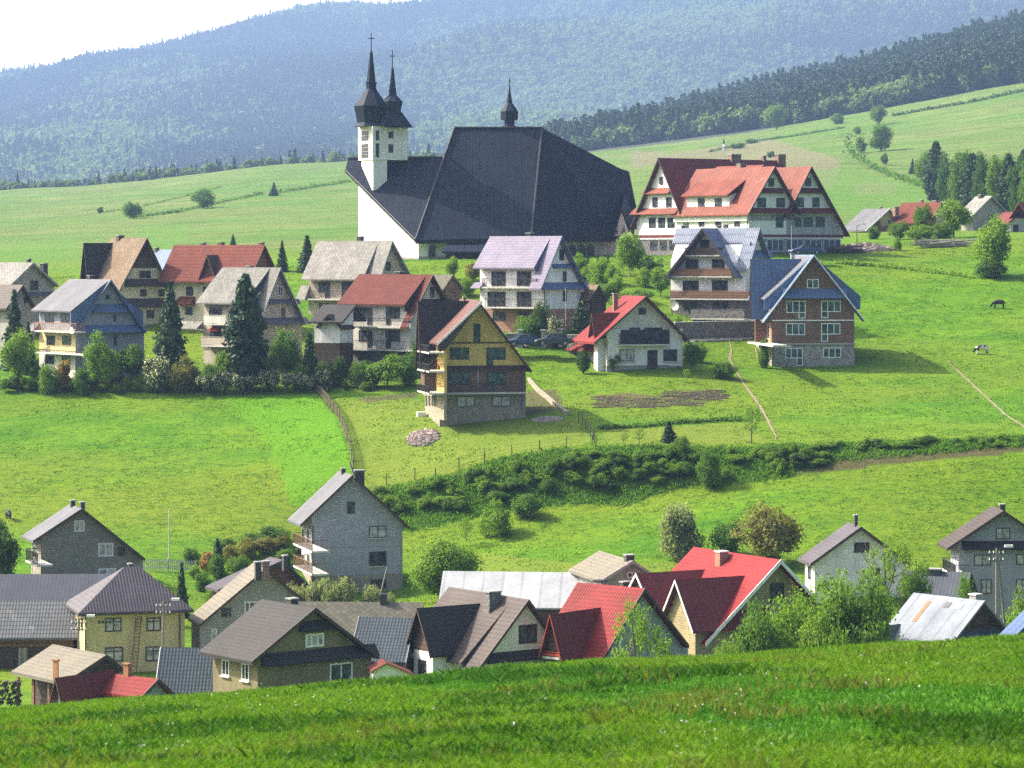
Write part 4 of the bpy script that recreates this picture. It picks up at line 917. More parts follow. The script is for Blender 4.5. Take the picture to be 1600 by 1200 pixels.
# long dormer on the lit slope
z1 = h.zc(303.6); d0, d1 = h.Lf(1139, 315)[0], h.Lf(1073, 315)[0]; zr = h.zc(262)
h.prism('v', [(.05, h.zc(334)), (.05, z1-.12), (4.2, z1+1.2), (4.2, h.zc(334))], d0, d1, K['white'], 'dormer_wall')
h.prism('v', [(-.6, z1-.15), (-.6, z1), (5.8, zr+.6), (5.8, zr+.3)], d0-.4, d1+.6, K['r_orange'], 'dormer_roof')
h.apron('L', 1009, 1049.6, 293.7, 302.4, 'r_orange', .7); h.apron('L', 991, 1062, 325.5, 334.5, 'r_orange', .9); h.apron('G', 1191, 1222, 293.7, 301, 'r_maroon', .5); h.apron('G', 1246.7, 1286, 293.7, 301, 'r_maroon', .5)
h.apron('G', 1171, 1251, 325, 333, 'r_maroon', .7); h.apron('G', 1252.6, 1303.7, 325, 333, 'r_maroon', .7); h.apron('L', 1066, 1169, 327, 335.5, 'r_maroon', .7)
h.band('G', 1170, 1316, 366.6, 370.5, 'r_maroon', .1); h.band('L', 990, 1169, 366.6, 371, 'r_maroon', .1); h.band('L', 992, 1169, 371.6, 373.6, 'wtrim', .12); h.band('G', 1171, 1316, 371.2, 373, 'wtrim', .12)
for a in ((1030.6, 276.3, 1036.5, 288.7), (1019.4, 308.4, 1027.7, 324), (1040.8, 308.4, 1049.6, 324), (1014, 340, 1024.6, 356), (1028.7, 340, 1039.4, 356), (1043, 340, 1054.3, 356), (1091.6, 340.5, 1100.6, 354), (1118, 340.5, 1127.2, 354), (1147.4, 340.5, 1156, 354), (1016, 376, 1027, 391), (1031, 376, 1042, 391), (1046, 376, 1057, 391)):
    h.win('L', *a, 'dkbrown', 1 if a[2]-a[0] > 7 else 0)
for a in ((1090.7, 309.6, 1101, 325), (1116.8, 309.6, 1128, 325)): h.win('L', *a, 'dkbrown', 1, off=-.05)
for a in ((1200.4, 278.7, 1209.4, 291.8), (1258, 277.5, 1267.4, 291), (1183.3, 309, 1196.8, 324), (1213, 309, 1226, 324), (1244.3, 308.5, 1255.7, 323.8), (1269.3, 308.5, 1280.4, 323.8), (1212.3, 339.7, 1223.7, 355.4), (1242, 339.5, 1252, 354.5), (1256, 339.5, 1269.8, 354.5), (1274.7, 339.5, 1288.3, 354.5)):
    h.win('G', *a, 'dkbrown', 1, glass='glassg')
for i in range(4):
    x = 1198+i*29.5; h.win('G', x, 374, x+27, 393, 'wtrim', 2, glass='glassb', name='shop_window')
h.chim(1136, 1160, 241, 255, ax0, 'y', 'chim', depth=.8); h.chim(1210, 1229, 241, 258, ax0, 'y', 'chim', depth=.8); h.chim(1190, 1197, 243, 248, ax0, 'y', 'chim'); h.chim(1151.7, 1165, 256, 281, 7.2, 'y', 'chim', depth=.9)
h.pipe('L', 1168, 337, 370, .2)

# --- left cluster
h = House('balcony_house', 'cream and grey house with pale metal roof and stacked balconies at the far left', 118, 588, 347, 62, 225, 61.4)
h.main('v', [(119, 518), (173.3, 436.7), (227.5, 518)], K['r_greys'], .7, [(551, K['offwhite']), (517, K['yellowp']), (None, K['bluegrey'])], edge=K['r_blue'])
h.body('v', [(.05, h.zc(517)), (h.W, h.zc(517))], .06, h.W+.004, -.004, h.L*.3, [(None, K['bluegrey'])])
h.shed(None, 0, 110.3, 486.2, K['r_greys'], 0, .8, wall=[(551, K['offwhite']), (517, K['yellowp']), (None, K['bluegrey'])], cheek=K['r_blue'])  # shade of the cheek is coloured in with blue
h.shed(None, 0, 224.5, 486.5, K['r_greys'], 1, .8, cheek=K['r_blue'])
h.apron('G', 144, 205, 475, 487, 'r_blue', .5); h.apron('G', 121, 225, 507.5, 518.5, 'r_blue', .7)  # blue aprons: shaded tone of the grey roof metal
h.win('G', 165.4, 460.3, 171, 467.5, 'dkbrown', 0); h.win('G', 177.4, 491.8, 181, 502, 'dkbrown', 0); h.win('G', 178, 524, 182, 540, 'dkbrown', 0)
for a in ((70.5, 491.6, 84.3, 504.5), (95.3, 491.6, 109, 504.5), (73, 524.6, 86, 539), (97.5, 524.6, 111, 539), (71, 555.8, 85, 568.6), (96.8, 555.8, 110, 568.6)): h.win('L', *a, 'dkbrown', 1)
h.balcony('L', 53, 119, 517.3, 1.2, rail='rust', rh=.95); h.balcony('L', 55, 130, 551.5, 1.3, rh=.3); h.apron('L', 50, 62, 504, 517, 'r_greys', .9); h.dish('L', 113, 516, 1.4, .4); h.chim(137, 147, 430, 438, h.W*.5, m='chimd')

h = House('grey_diamond_house', 'grey house with weathered diamond tiled roof, half hidden by a tall dark conifer', 398, 570, 352, 46, 472, 318)
h.main('v', [(405, 505), (438.3, 417.8), (478, 505)], K['r_grey'], .7, [(None, K['beige'])], edge=K['bluegrey'])
h.shed(None, 0, 381, 474, K['r_grey'], 0, .8, wall=[(None, K['beige'])], cheek=K['r_slate'])  # slate-blue cheek paints the shade beside the grey roof
h.apron('G', 416, 466, 467, 474, 'r_greys', .5); h.apron('G', 406, 478, 496, 506, 'r_greys', .8); h.apron('L', 283, 318, 502, 513, 'r_grey', 1.2)
h.win('G', 434, 447.2, 441.7, 462.5, 'wtrim', 1); h.win('G', 439.5, 481, 445, 495, 'dkbrown', 0)
for a in ((327, 480, 347, 497), (328, 513, 347, 532), (362, 480, 378, 497)): h.win('L', *a, 'dkbrown', 2)
h.balcony('L', 318, 372, 506, 1.1, solid='slab'); h.balcony('L', 314, 372, 540, 1.2, solid='beige'); h.apron('L', 331, 348, 511, 516, 'r_red', .8, name='awning'); h.chim(385, 396, 415, 422, h.W*.5, m='chimd')

h = House('pale_roof_house', 'beige house with large pale diamond tiled roof, left of the church', 588, 505, 378, 39, 645, 482)
h.main('v', [(588, 452), (613, 376), (651, 446)], K['r_greyl'], .7, [(None, K['beige'])], edge=K['bluegrey'])
h.shed(None, 0, 567, 436.2, K['r_greyl'], 0, .85, wall=[(None, K['beige'])], cheek=K['r_greys']); h.win('G', 602.2, 409, 610.3, 423, 'dkbrown', 1)  # darker grey cheek holds the shade in its colour
for a in ((497.8, 441, 515.8, 457, (508, 515.8, 466)), (534.3, 441, 552.7, 457, (534.3, 541, 466)), (498.7, 474, 516, 486, None), (534, 474, 552, 486, None)): h.win('L', *a[:4], 'dkbrown', 1, door=a[4])
h.balcony('L', 481, 580, 467.3, 1.1); h.apron('L', 470, 484, 446, 468, 'r_greyl', 1.); h.chim(558, 568, 369, 379, h.W*.5, m='chimd')

h = House('red_tile_house', 'cream house with clay red tiled roof and iron balconies, left of the ochre gable', 641, 570, 350, 40, 722, 538)
h.main('v', [(636, 511), (676, 428.8), (722, 511)], K['r_brick'], .7, [(546, K['darkstone']), (None, K['offwhite'])], edge=K['dkbrown'])
h.shed(None, 0, 632, 476, K['r_brick'], 0, .8, wall=[(546, K['darkstone']), (None, K['offwhite'])], cheek=K['r_dark']); h.apron('G', 655, 705, 467, 474, 'r_dark', .5)  # charcoal cheek stands for shade on the red roof
h.win('G', 671.6, 448.4, 678.3, 464.8, 'dkbrown', 0)
for a in ((560.8, 480.5, 582, 498, (574, 582, 508)), (603.4, 480.5, 625, 498, (603.4, 611, 508)), (560.8, 516, 582, 534, (574, 582, 544)), (603, 516, 625, 534, (603, 611, 544)), (562, 552, 582, 563, None), (603, 552, 625, 563, None)): h.win('L', *a[:4], 'dkbrown', 2, door=a[4])
h.balcony('L', 550, 638, 510.5, 1.1); h.balcony('L', 536, 645, 546, 1.2); h.chim(617, 634, 424, 431, h.W*.5, m='chimd')

h = House('white_annex_house', 'small white house with dark roof and one window, joined to the clay red house', 533, 560, 348, 25, 552, 495)
h.main('v', [(534, 503), (556, 476), (572, 500)], K['r_dark'], .5, [(536, K['woodd']), (None, K['white'])], edge=K['black'], rear=h.L+.6)
h.wing('L', 513.5, 491, 534, 513, K['r_dark'], .6, fx2=(494, 511), bands=[(536, K['woodd']), (None, K['white'])], depth=3, inset=.45, edge=K['black']); h.win('L', 507.3, 514.5, 524, 531, 'dkbrown', 1, glass='glassc'); h.win('L', 508, 545, 525, 556, 'dkbrown', 1)

h = House('steep_tan_roof_house', 'house with very steep tan roof and cross gable coloured dark as shade, at the far left rear', 188, 540, 378, 62, 264, 140)
h.main('v', [(187, 452), (229.6, 371.4), (265, 447)], K['r_tan'], .8, [(None, K['cream'])], edge=K['dkbrown'])
h.body('v', h.rp, .15, h.W-.15, -.05, 1, [(None, K['woodd'])], .2, base=h.zc(419)); h.wing('L', 131, 377, 136.5, 437, K['r_dark'], 1.2, bands=[(None, K['woodd'])], edge=K['dkbrown'], depth=h.W*.48, dz=-.2)  # the wing's dark roof is shade painted as colour
h.apron('G', 194.7, 257.7, 435.5, 447, 'r_brown', .5); h.apron('G', 192, 264, 466, 479.5, 'r_brown', .6)
for a in ((217.6, 423, 235.6, 434.4), (218.3, 452, 229, 463), (248, 452, 257, 463), (229, 484.4, 240.8, 497.4)): h.win('G', *a, 'dkbrown', 1)
h.chim(182, 194, 367.5, 374, h.W*.5, m='chimd')

h = House('dull_red_house', 'cream house with broad dull red roof and brown cross gable, behind the tall conifers', 392, 545, 372, 40, 440, 262)
h.main('v', [(388, 440), (413.6, 382.6), (440, 440)], K['r_rust'], .7, [(None, K['cream'])], edge=K['woodb'], wx=(0, h.W)); h.body('v', h.rp, .1, h.W-.1, -.05, 1, [(None, K['woodb'])], .2, base=h.zc(440))
h.wing('L', 323.5, 398.5, 308, 442, K['r_brown'], 1.2, bands=[(None, K['woodb'])], edge=K['dkbrown'], base=h.zc(440), depth=h.W*.4); h.apron('L', 281, 305, 463, 476, 'r_rust', 1.)
for a in ((291, 448, 302, 462), (317, 448, 327, 460), (290, 480, 301, 492), (318, 480, 330, 492)): h.win('L', *a, 'dkbrown', 1)
h.chim(340.4, 350.5, 378, 394, h.W*.5); h.chim(313, 322, 379, 384, h.W*.5); h.chim(404.6, 413, 378.5, 384, h.W*.5)

h = House('grey_stone_house', 'grey house with pale roof and dark gable window, at the left edge', 25, 490, 374, 50, 85, -30)
h.main('v', [(14, 447), (52.2, 410), (92, 446)], K['r_greyl'], .7, [(None, K['greyplaster'])], edge=K['greyplaster']); 
h.win('G', 47.3, 438.5, 59.2, 453.5, 'black', 0); h.apron('G', 24, 84, 456, 462, 'r_greys', .5); h.chim(63, 74, 411, 425, h.W*.75, m='chimd'); h.chim(42, 48, 404, 411, h.W*.5, m='chimd')
h = House('brown_roof_house', 'low house with dark brown roof mostly hidden by firs, at the left edge', 14, 575, 358, 55, 54, -30)
h.main('v', [(9, 482), (35.7, 445), (56, 481)], K['r_brown'], .6, [(None, K['greyplaster'])], edge=K['dkbrown']); h.win('G', 37, 465, 42, 474, 'dkbrown', 0)
h = House('blue_roof_cottage', 'small house with blue sheet roof, squeezed behind the tan and dull red roofs', 262, 470, 396, 50, 284, 236)
h.main('v', [(262, 428), (276, 390), (287, 420)], K['r_blue'], .4, [(None, K['bluegrey'])], edge=K['bluegrey']); h.chim(242, 248, 386.5, 393, h.W*.5, m='chimd')
h = House('mossy_shed', 'dark mossy roofed shed behind the clay red roof', 696, 470, 372, 40, 722, 668, cat='shed')
h.main('v', [(692, 452), (707.6, 429), (724, 450)], K['r_moss'], .4, [(None, K['woodd'])], edge=K['dkbrown'])
h = House('brown_hut', 'small dark wooden hut with brown plank roof, right of the lilac roof', 925, 490, 366, 48, 947, 911, cat='hut')
h.main('v', [(922, 468), (935.3, 444.7), (949, 468)], K['r_tan'], .4, [(None, K['woodd'])], edge=K['dkbrown']); h.win('L', 915, 474, 920, 484, 'wtrim', 0)

# --- far right
h = House('yellow_gable_house', 'distant house with lilac grey roof and yellow gable, right of the guest house', 1376, 363, 480, 52, 1400, 1342)
h.main('v', [(1353, 359.5), (1390, 325.5), (1404, 341)], K['r_greys'], .5, [(352, K['redbrick']), (None, K['yellowp'])], edge=K['wtrim']); h.win('G', 1386, 342.5, 1392, 349.6, 'wtrim', 1)
h.chim(1395, 1404, 323, 331, h.W*.6); h.chim(1374, 1378, 323, 328, h.W*.5, m='chimd')
h = House('rusty_roof_house', 'distant house with faded red ribbed roof behind bushes', 1462, 365, 476, 40, 1484, 1408)
h.main('v', [(1452, 348), (1471, 316), (1488, 345)], K['r_rust'], .5, [(None, K['beige'])], edge=K['dkbrown']); h.chim(1437, 1443, 312, 319, h.W*.5); h.chim(1458, 1466, 313, 319, h.W*.5)
h = House('white_roof_house', 'distant grey house with pale sheet roof, in front of the dark trees', 1520, 362, 470, 45, 1568, 1502)
h.main('v', [(1513, 342.5), (1550, 306), (1576, 333)], K['r_greyl'], .5, [(None, K['greyplaster'])], edge=K['gtrim']); h.chim(1529, 1536, 304, 310, h.W*.5, m='chimd'); h.win('G', 1545, 335, 1551, 343, 'dkbrown', 0)
h = House('white_gable_cottage', 'distant white gabled cottage with dark red roof at the right edge', 1580, 372, 460, 45, 1612, 1560)
h.main('v', [(1575, 348), (1595, 331), (1616, 348)], K['r_maroon'], .5, [(None, K['white'])], edge=K['dkbrown']); h.win('G', 1583, 351, 1591, 362, 'dkbrown', 1)
h.wing('L', 1592, 316, 1574, 345, K['r_maroon'], .3, depth=2.5)

# ------------------------------------------------------------ lower village
h = House('grey_render_house', 'grey gabled house with two white framed windows at the foot of the left meadow', 63.6, 900, 265, 78, 207, 49.5)
h.main('v', [(51.5, 845), (128.4, 794.4), (227, 873)], K['r_greys'], .7, [(None, K['graybrick2'])], edge=K['dkbrown'])
h.body('v', h.rp, h.W+.005, h.W+1.05, .4, h.L, [(None, K['greyplaster'])])
for a, fr in (((116, 813, 132, 830.4), 'wtrim'), ((153.6, 848.4, 177, 869.4), 'wtrim'), ((183.6, 855, 194.4, 868), 'dkbrown'), ((153.6, 888, 181.5, 899), 'wtrim')): h.win('G', *a, fr, 1, glass='glassc' if fr == 'wtrim' else 'glass', fw=.1)
h.balcony('L', 40, 58, 879, 1.3, rh=1.); h.chim(109.5, 117.6, 781, 791, h.W*.42, m='chimd'); h.chim(125, 132.6, 783.6, 798, h.W*.5, m='chimd'); h.win('L', 52, 852, 57, 872, 'wtrim', 0); h.pipe('L', 50, 845, 900, .3, 'wtrim')

h = House('long_barn', 'long low barn with dark corrugated roof at the left edge', 175, 1010, 254, 6, 178, -160, cat='barn')
z = h.zc; h.ax = 'v'; h.roof = h.roofsheet('v', [(-3.6, z(941)), (0, z(896.5)), (3.6, z(941))], -.4, h.L, K['r_corr'], .15)
h.body('v', [(-3.6, z(941)), (0, z(896.5)), (3.6, z(941))], -3.1, 3.1, 0, h.L-.5, [(None, K['woodd'])])
h = House('slab_roof_barn', 'old barn with mossy slab roof and dark red boards, in front of the corrugated barn', 118, 1062, 240, 6, 121, -160, cat='barn')
z = h.zc; h.roof = h.roofsheet('v', [(-2.4, z(991)), (.9, z(940)), (4.5, z(985))], -.4, h.L, K['r_oldt'], .15)
h.body('v', [(-2.4, z(991)), (.9, z(940)), (4.5, z(985))], -1.9, 3.5, 0, h.L-.5, [(1006, K['woodd']), (None, K['woodb'])])
for i in range(5):
    x = 8+i*21; h.band('L', x, x+14, 1012, 1045, 'woodg' if i % 2 else 'woodd', .08, off=1.9, name='barn_door')

# yellow house with hipped roof
h = House('yellow_house', 'pale yellow square house with brown hipped roof and a ladder against its wall', 132.9, 1063, 235, 81, 288.6, 115.5)
ze = h.G(127.5, 958.5, .7)[1]; ov = .6; W, L = h.W, max(h.L, 6.2)
q = MB(); a = (-ov, -ov, ze); b = (W+ov, -ov, ze); c = (W+ov, L+ov, ze); d = (-ov, L+ov, ze); zr = h.on('y', L/2, 200, 885.5)[1]
r0 = (h.on('y', L/2, 194, 885)[0], L/2, zr); r1 = (r0[0]+1.2, L/2, zr)
def sl(q, pts):
    e = Vector(pts[1])-Vector(pts[0]); e.normalize(); n = e.cross(Vector(pts[-1])-Vector(pts[0])); g = n.cross(e).normalized(); q.face(pts, [((Vector(p)-Vector(pts[0])).dot(e), (Vector(p)-Vector(pts[0])).dot(g)) for p in pts])
sl(q, [a, b, r1, r0]); sl(q, [b, c, r1]); sl(q, [c, d, r0, r1]); sl(q, [d, a, r0])
lo = lambda p: (p[0], p[1], p[2]-.22)
for p_, q_ in ((a, b), (b, c), (c, d), (d, a)): q.face([lo(p_), lo(q_), q_, p_])
q.face([lo(a), lo(d), lo(c), lo(b)]); h.roof = q.build('roof', K['r_pink'], h.root); q = MB(); q.box(0, W, 0, L, -3, ze-.1); q.build('wall', K['yellowp'], h.root)
for a_ in ((164.4, 965.4, 189.9, 987), (228.9, 964.8, 251.4, 986), (164, 1011, 192, 1033.5), (227.4, 1010, 251.4, 1033)): h.win('G', *a_, 'dkbrown', 1, glass='glassc', trans=True, fw=.09)
h.pipe('G', 133.5, 960, 1060, .1, 'dkbrown'); h.pipe('G', 281, 960, 1060, .1, 'dkbrown'); h.chim(200, 206, 880, 889, r0[0]+.6, m='chimd')
q = MB()
for i in range(4): h.fb(q, 'G', 1.0+i*.28, 1.18+i*.28, h.zc(975), h.zc(971), 0, .03)
q.build('wall_plaque', K['iron'], h.root)
for i in range(3): h.win('L', 118+i*4.5, 966, 120.5+i*4.5, 985, 'dkbrown', 0)
# ladder against it
ya = h.G(217, 964, .12); yb = h.G(208.5, 1046, 1.1); lad = empty('ladder', h.root.location+h.u*0, h.th, 'dark ladder leaning against the yellow house', 'ladder')
A = Vector((ya[0], -.12, ya[1])); B = Vector((yb[0], -1.1, yb[1]-.3)); q = MB(); wv = Vector((.21, 0, 0))
q.tube(A-wv, B-wv, .04); q.build('ladder_rail', K['woodb'], lad); q = MB(); q.tube(A+wv, B+wv, .04); q.build('ladder_rail', K['woodb'], lad); q = MB()
for i in range(15): p = A.lerp(B, (i+.6)/15.5); q.tube(p-wv, p+wv, .025)
q.build('rungs', K['woodb'], lad)

h = House('weathered_shed', 'open shed with weathered board roof, leaning low beside the yellow house', 104, 1112, 212, 60, 186, 30, cat='shed')
h.main('v', [(100, 1067), (166.5, 1023), (196, 1047)], K['r_old'], .5, [(None, K['woodd'])], edge=K['dkbrown'], far=.3, rear=None, wx=(1.0, h.W))
for x in (28, 52, 76): h.band('L', x, x+3, 1058, 1112, 'woodb', .1, name='post')
h = House('red_sheet_cottage', 'lowest cottage with dark red sheet roofs, cut by the near meadow', 224, 1120, 200, 45, 262, 150)
h.main('v', [(219.5, 1090), (247.5, 1060.5), (270, 1082)], K['r_rust'], .4, [(None, K['bluegrey'])], edge=K['dkbrown'])
h.roof.data.materials[0] = K['r_red2']; h.wing('L', 87, 1059, 96, 1096, K['r_maroon'], 4.2, bands=[(None, K['white'])], edge=K['dkbrown'], depth=h.W*.45, wi=.25)  # bright red for the lit roof, maroon for the shaded wing
h.chim(195, 201.6, 1036, 1058, h.W*.42, m='rust', cap='rust'); h.chim(86, 88.5, 1030, 1062, -3.6, m='rust', cap='rust')
h = House('slate_cottage', 'small dark slate roofed cottage between the yellow house and the olive house', 336, 1100, 217, 10, 340, 258, cat='cottage')
z = h.zc; h.ax = 'v'; h.roof = h.roofsheet('v', [(-2.2, z(1077)), (0, z(1012)), (2.6, z(1070))], -.3, h.L+.3, K['r_slate'], .15, edge=K['wtrim'], sides=(1, 1)); h.body('v', [(-2.2, z(1077)), (0, z(1012)), (2.6, z(1070))], -1.8, 2.2, 0, h.L, [(None, K['cream'])])

h = House('speckled_gable_house', 'grey rendered gable house with long pale roof and three pane white window', 313, 1012, 238, 79, 486, 299)
h.main('v', [(311.5, 976), (415, 888.5), (489, 948)], K['r_old'], .6, [(None, K['greyplaster'])], edge=K['dkbrown'], eh=.18)
h.win('G', 381.7, 939.6, 405.2, 963.5, 'wtrim', 2, fw=.1); h.win('G', 346, 950, 361, 963.5, 'black', 0, glass='glass'); h.win('G', 330, 982, 338.5, 1002, 'wtrim', 0, glass='glassc')
h.chim(397.3, 408.8, 877, 892.7, h.W*.48, m='chimd'); h.chim(409.8, 421.3, 876, 893, h.W*.55, m='chim')
h = House('brown_board_house', 'house with mauve roof and dark brown boarded gable behind the grey rendered one', 345, 960, 256, 70, 478, 332)
h.main('v', [(340, 922), (443, 875), (486, 917)], K['r_pink'], .6, [(None, K['woodb'])], edge=K['r_slate']); h.chim(441, 449, 867, 878, h.W*.6, m='chimd')

h = House('olive_house', 'olive brown house with charcoal tiled roof and white windows, nearest at the bottom', 402.5, 1092, 210, 57, 580.6, 332.7)
h.main('v', [(393, 1034), (493, 949.6), (592, 1025)], K['r_dark'], .6, [(None, K['olive'])], edge=K['dkbrown'], th=.22)
h.apron('G', 467, 518, 968.8, 983.3, 'r_dark', .45); h.apron('G', 408, 586, 1013.5, 1031, 'r_dark', .6)
h.win('G', 476.9, 989.6, 506, 1010.8, 'wtrim', 2, glass='glassc', fw=.14); h.win('G', 515, 1035.4, 550.4, 1066, 'wtrim', 1, fw=.12, sill='wtrim')
h.win('L', 347.3, 1030.8, 358.8, 1056, 'wtrim', 1, fw=.1, sill='wtrim'); h.win('L', 377.9, 1036.5, 389.6, 1063.5, 'wtrim', 1, fw=.1, sill='wtrim'); h.chim(448, 465, 934, 948, h.W*.5, m='chimd')
h = House('mossy_row_house', 'long low house with mossy diamond slate roof behind the olive house', 655, 1040, 229, 5, 658, 470)
z = h.zc; h.ax = 'v'; h.roof = h.roofsheet('v', [(-3.2, z(1000)), (0, z(941)), (3.6, z(1000))], -.3, h.L+.3, K['r_moss'], .15); h.body('v', [(-3.2, z(1000)), (0, z(941)), (3.6, z(1000))], -2.8, 3.1, 0, h.L, [(None, K['beige'])])
q = MB(); q.box(-.25, .25, 2.4, 2.9, z(945), z(928)); q.build('chimney', K['iron'], h.roof)
h = House('blue_slate_house', 'house with dark blue slate roof between the olive house and the brown roofed one', 642, 1055, 221, 14, 648, 572)
h.wc = (0, h.W); z = h.zc; h.ax = 'v'; pts = [(-2.9, z(1027)), (0, z(965.3)), (2.9, z(1022))]; h.roof = h.roofsheet('v', pts, -.3, h.L+.5, K['r_slate'], .15, edge=K['gtrim'], sides=(1, 1)); h.body('v', pts, -2.4, 2.5, 0, h.L, [(None, K['redbrick'])])
h = House('white_garage', 'tiny white gabled outbuilding with orange edged roof under the slate roof', 583, 1085, 210, 82, 644, 578, cat='outbuilding')
h.main('v', [(580, 1049), (604, 1035.5), (648, 1054)], K['r_rust'], .2, [(None, K['churchwhite'])], edge=K['rust'], th=.1, eh=.12)

h = House('white_gable_house', 'white gabled house with chocolate brown roofs and a cross gable toned dark for shade, bottom centre', 752, 1085, 216, 56, 868, 642)
h.main('v', [(742, 1052), (826, 936.6), (872, 1000)], K['r_brown'], .6, [(1016, K['white']), (None, K['white'])], edge=K['dkbrown'])
h.shed(None, 0, 697, 1031, K['r_brown'], 0, .9, wall=[(None, K['white'])], cheek=K['r_dark'], v0=1.2)
h.wing('L', 652, 948, 673, 1025, K['r_dark'], 2.5, bands=[(1024, K['white']), (None, K['woodd'])], edge=K['dkbrown'], depth=h.W*.45, wi=.5, dz=-.1)  # wing roof darker than the brown main roof to paint its shade
h.win('L', 654, 1031, 666, 1054, 'dkbrown', 0, off=2.0); h.win('L', 692, 1036, 698, 1054, 'dkbrown', 0); h.balcony('L', 629, 673, 1026, 1.7, rh=.8)
h.win('G', 810.4, 976, 838.5, 1005, 'dkbrown', 1, glass='glassg', trans=True, fw=.12); h.apron('G', 757.5, 862, 1016.5, 1030, 'r_dark', .5); h.chim(756, 783, 923, 946, h.W*.45, m='darkstone', depth=.7)

h = House('red_roof_house', 'house with scarlet tiled roof and bluish gable, left of the two bright red houses', 950, 1070, 217, 38, 1075, 862)
h.main('v', [(940, 1032), (1007, 919), (1076, 1008)], K['r_red2'], .5, [(None, K['bluegrey'])], edge=K['dkbrown'])
h.wing('L', 859.5, 958, 877, 1031, K['r_maroon'], 3.7, bands=[(None, K['woodd'])], edge=K['rtrim'], depth=h.W*.45, dz=-.1, eh=.12); h.chim(929, 947, 906, 926, h.W*.5, m='stone', cap='iron')  # maroon wing is the scarlet roof in painted shade
h.balcony('L', 843, 874, 1026, 3.4, solid='rtrim', rh=.35)
h = House('bright_red_house', 'largest bright red roofed house with white bargeboards and two cross gables in shaded red', 1118, 1050, 232, 56, 1300, 1000)
h.main('v', [(1102.5, 1004), (1220, 874.5), (1310, 972)], K['r_red'], .9, [(None, K['ochrebrick'])], edge=K['wtrim'], eh=.32)
h.wing('L', 1055, 906, 1083, 987, K['r_maroon'], 2.6, bands=[(None, K['ochrebrick'])], edge=K['wtrim'], depth=h.W*.45); h.wing('L', 993.8, 896, 1022.5, 960, K['r_maroon'], 2.6, bands=[(None, K['ochrebrick'])], edge=K['wtrim'], depth=h.W*.45)  # both wings take maroon as the shaded tone of the red roof
h.chim(1117.5, 1137.5, 860.5, 902, h.W*.42, m='redbrick', cap='wtrim', depth=.7); h.win('G', 1202.5, 911, 1225, 940, 'dkbrown', 1)
h.chim(968, 986, 908, 920, -.3, m='chimd', depth=.5)
h = House('old_grey_roof_house', 'small grey house with weathered board roof, left of the bright red roof', 944, 950, 244, 72, 1012, 900)
h.main('v', [(938, 908), (988.8, 876), (1018, 895)], K['r_old'], .5, [(None, K['greyplaster'])], edge=K['gtrim'], rear=h.L+.8); h.win('G', 980, 893.8, 995, 902.8, 'wtrim', 1, fw=.08); h.chim(975, 991, 866, 877, h.W*.62, m='chimd')
h = House('silver_barn', 'long barn with bright silver sheet roof, behind the big leafy tree', 912, 990, 251, 5, 915, 700, cat='barn')
z = h.zc; h.ax = 'v'; pts = [(-3.4, z(943)), (0, z(894.5)), (3.4, z(943))]; h.roof = h.roofsheet('v', pts, -.4, h.L+.4, K['r_silver'], .12); h.body('v', pts, -2.9, 3.0, 0, h.L, [(None, K['woodd'])])

h = House('white_farmhouse', 'white gabled house with grey roof seen through bare branches', 1273, 915, 262, 75, 1415.5, 1258)
h.main('v', [(1266, 881), (1345.8, 823), (1419, 878.5)], K['r_pink'], .6, [(None, K['white'])], edge=K['dkbrown']); h.win('G', 1334.5, 847.6, 1358, 863.4, 'dkbrown', 1); h.win('G', 1361, 887, 1375, 900, 'dkbrown', 1); h.chim(1334, 1340, 804, 822, h.W*.48, m='chimd')
h.win('L', 1263, 885, 1267, 905, 'dkbrown', 0)
h = House('blue_grey_house', 'blue grey house with brown roof and apron roof at the right edge', 1497.6, 960, 255, 80, 1642, 1485)
h.main('v', [(1480, 857), (1568.5, 798), (1658, 858)], K['r_brown'], .7, [(None, K['bluegrey'])], edge=K['dkbrown']); h.apron('G', 1503, 1640, 845, 857, 'r_dark', .6)
for a in ((1556, 824.7, 1578, 842.5), (1522, 866.8, 1548, 883.6), (1587.7, 865.6, 1612, 882.5), (1532.5, 905, 1549, 927.5), (1588, 905, 1606, 927)): h.win('G', *a, 'dkbrown', 1, glass='glassc')
h.balcony('L', 1472, 1492, 894, 1.2, rh=.9); h.chim(1561, 1571, 787, 800, h.W*.5, m='chimd')
h = House('dark_roof_outbuilding', 'low outbuilding with dark roof and square chimney, between the white and the blue grey houses', 1512, 960, 246, 10, 1516, 1420, cat='outbuilding')
z = h.zc; h.ax = 'v'; pts = [(-2.6, z(928)), (0, z(894)), (3, z(928))]; h.roof = h.roofsheet('v', pts, -.3, h.L+.3, K['r_corr'], .15); h.body('v', pts, -2.2, 2.6, 0, h.L, [(None, K['woodd'])]); h.chim(1448, 1472, 888, 902, -.1, m='chimd', depth=.8)
h = House('zinc_roof_shed', 'shed with patched silver zinc roof and dark boarded gable, bottom right', 1480, 1050, 205, 42, 1592, 1385, cat='shed')
h.main('v', [(1472, 1024), (1538, 938.4), (1590, 1003)], K['r_zinc'], .4, [(990, K['glassb']), (None, K['woodd'])], edge=K['gtrim'], eh=.14)
h.wing('L', 1381, 977.5, 1393, 1020, K['r_greys'], .8, bands=[(None, K['bluegrey'])], depth=h.W*.3, wi=.2); h.chim(1515.6, 1532.5, 927.5, 939, h.W*.5, m='gtrim', cap='slab')  # bluish grey wing roof colours in the slope's shade
q = MB(); ap = h.rp[1]; e = h.rp[0]
def onslope(v, t, up=.02): c = ap[0]+(e[0]-ap[0])*t; return (c-.01, v, ap[1]+(e[1]-ap[1])*t+up)
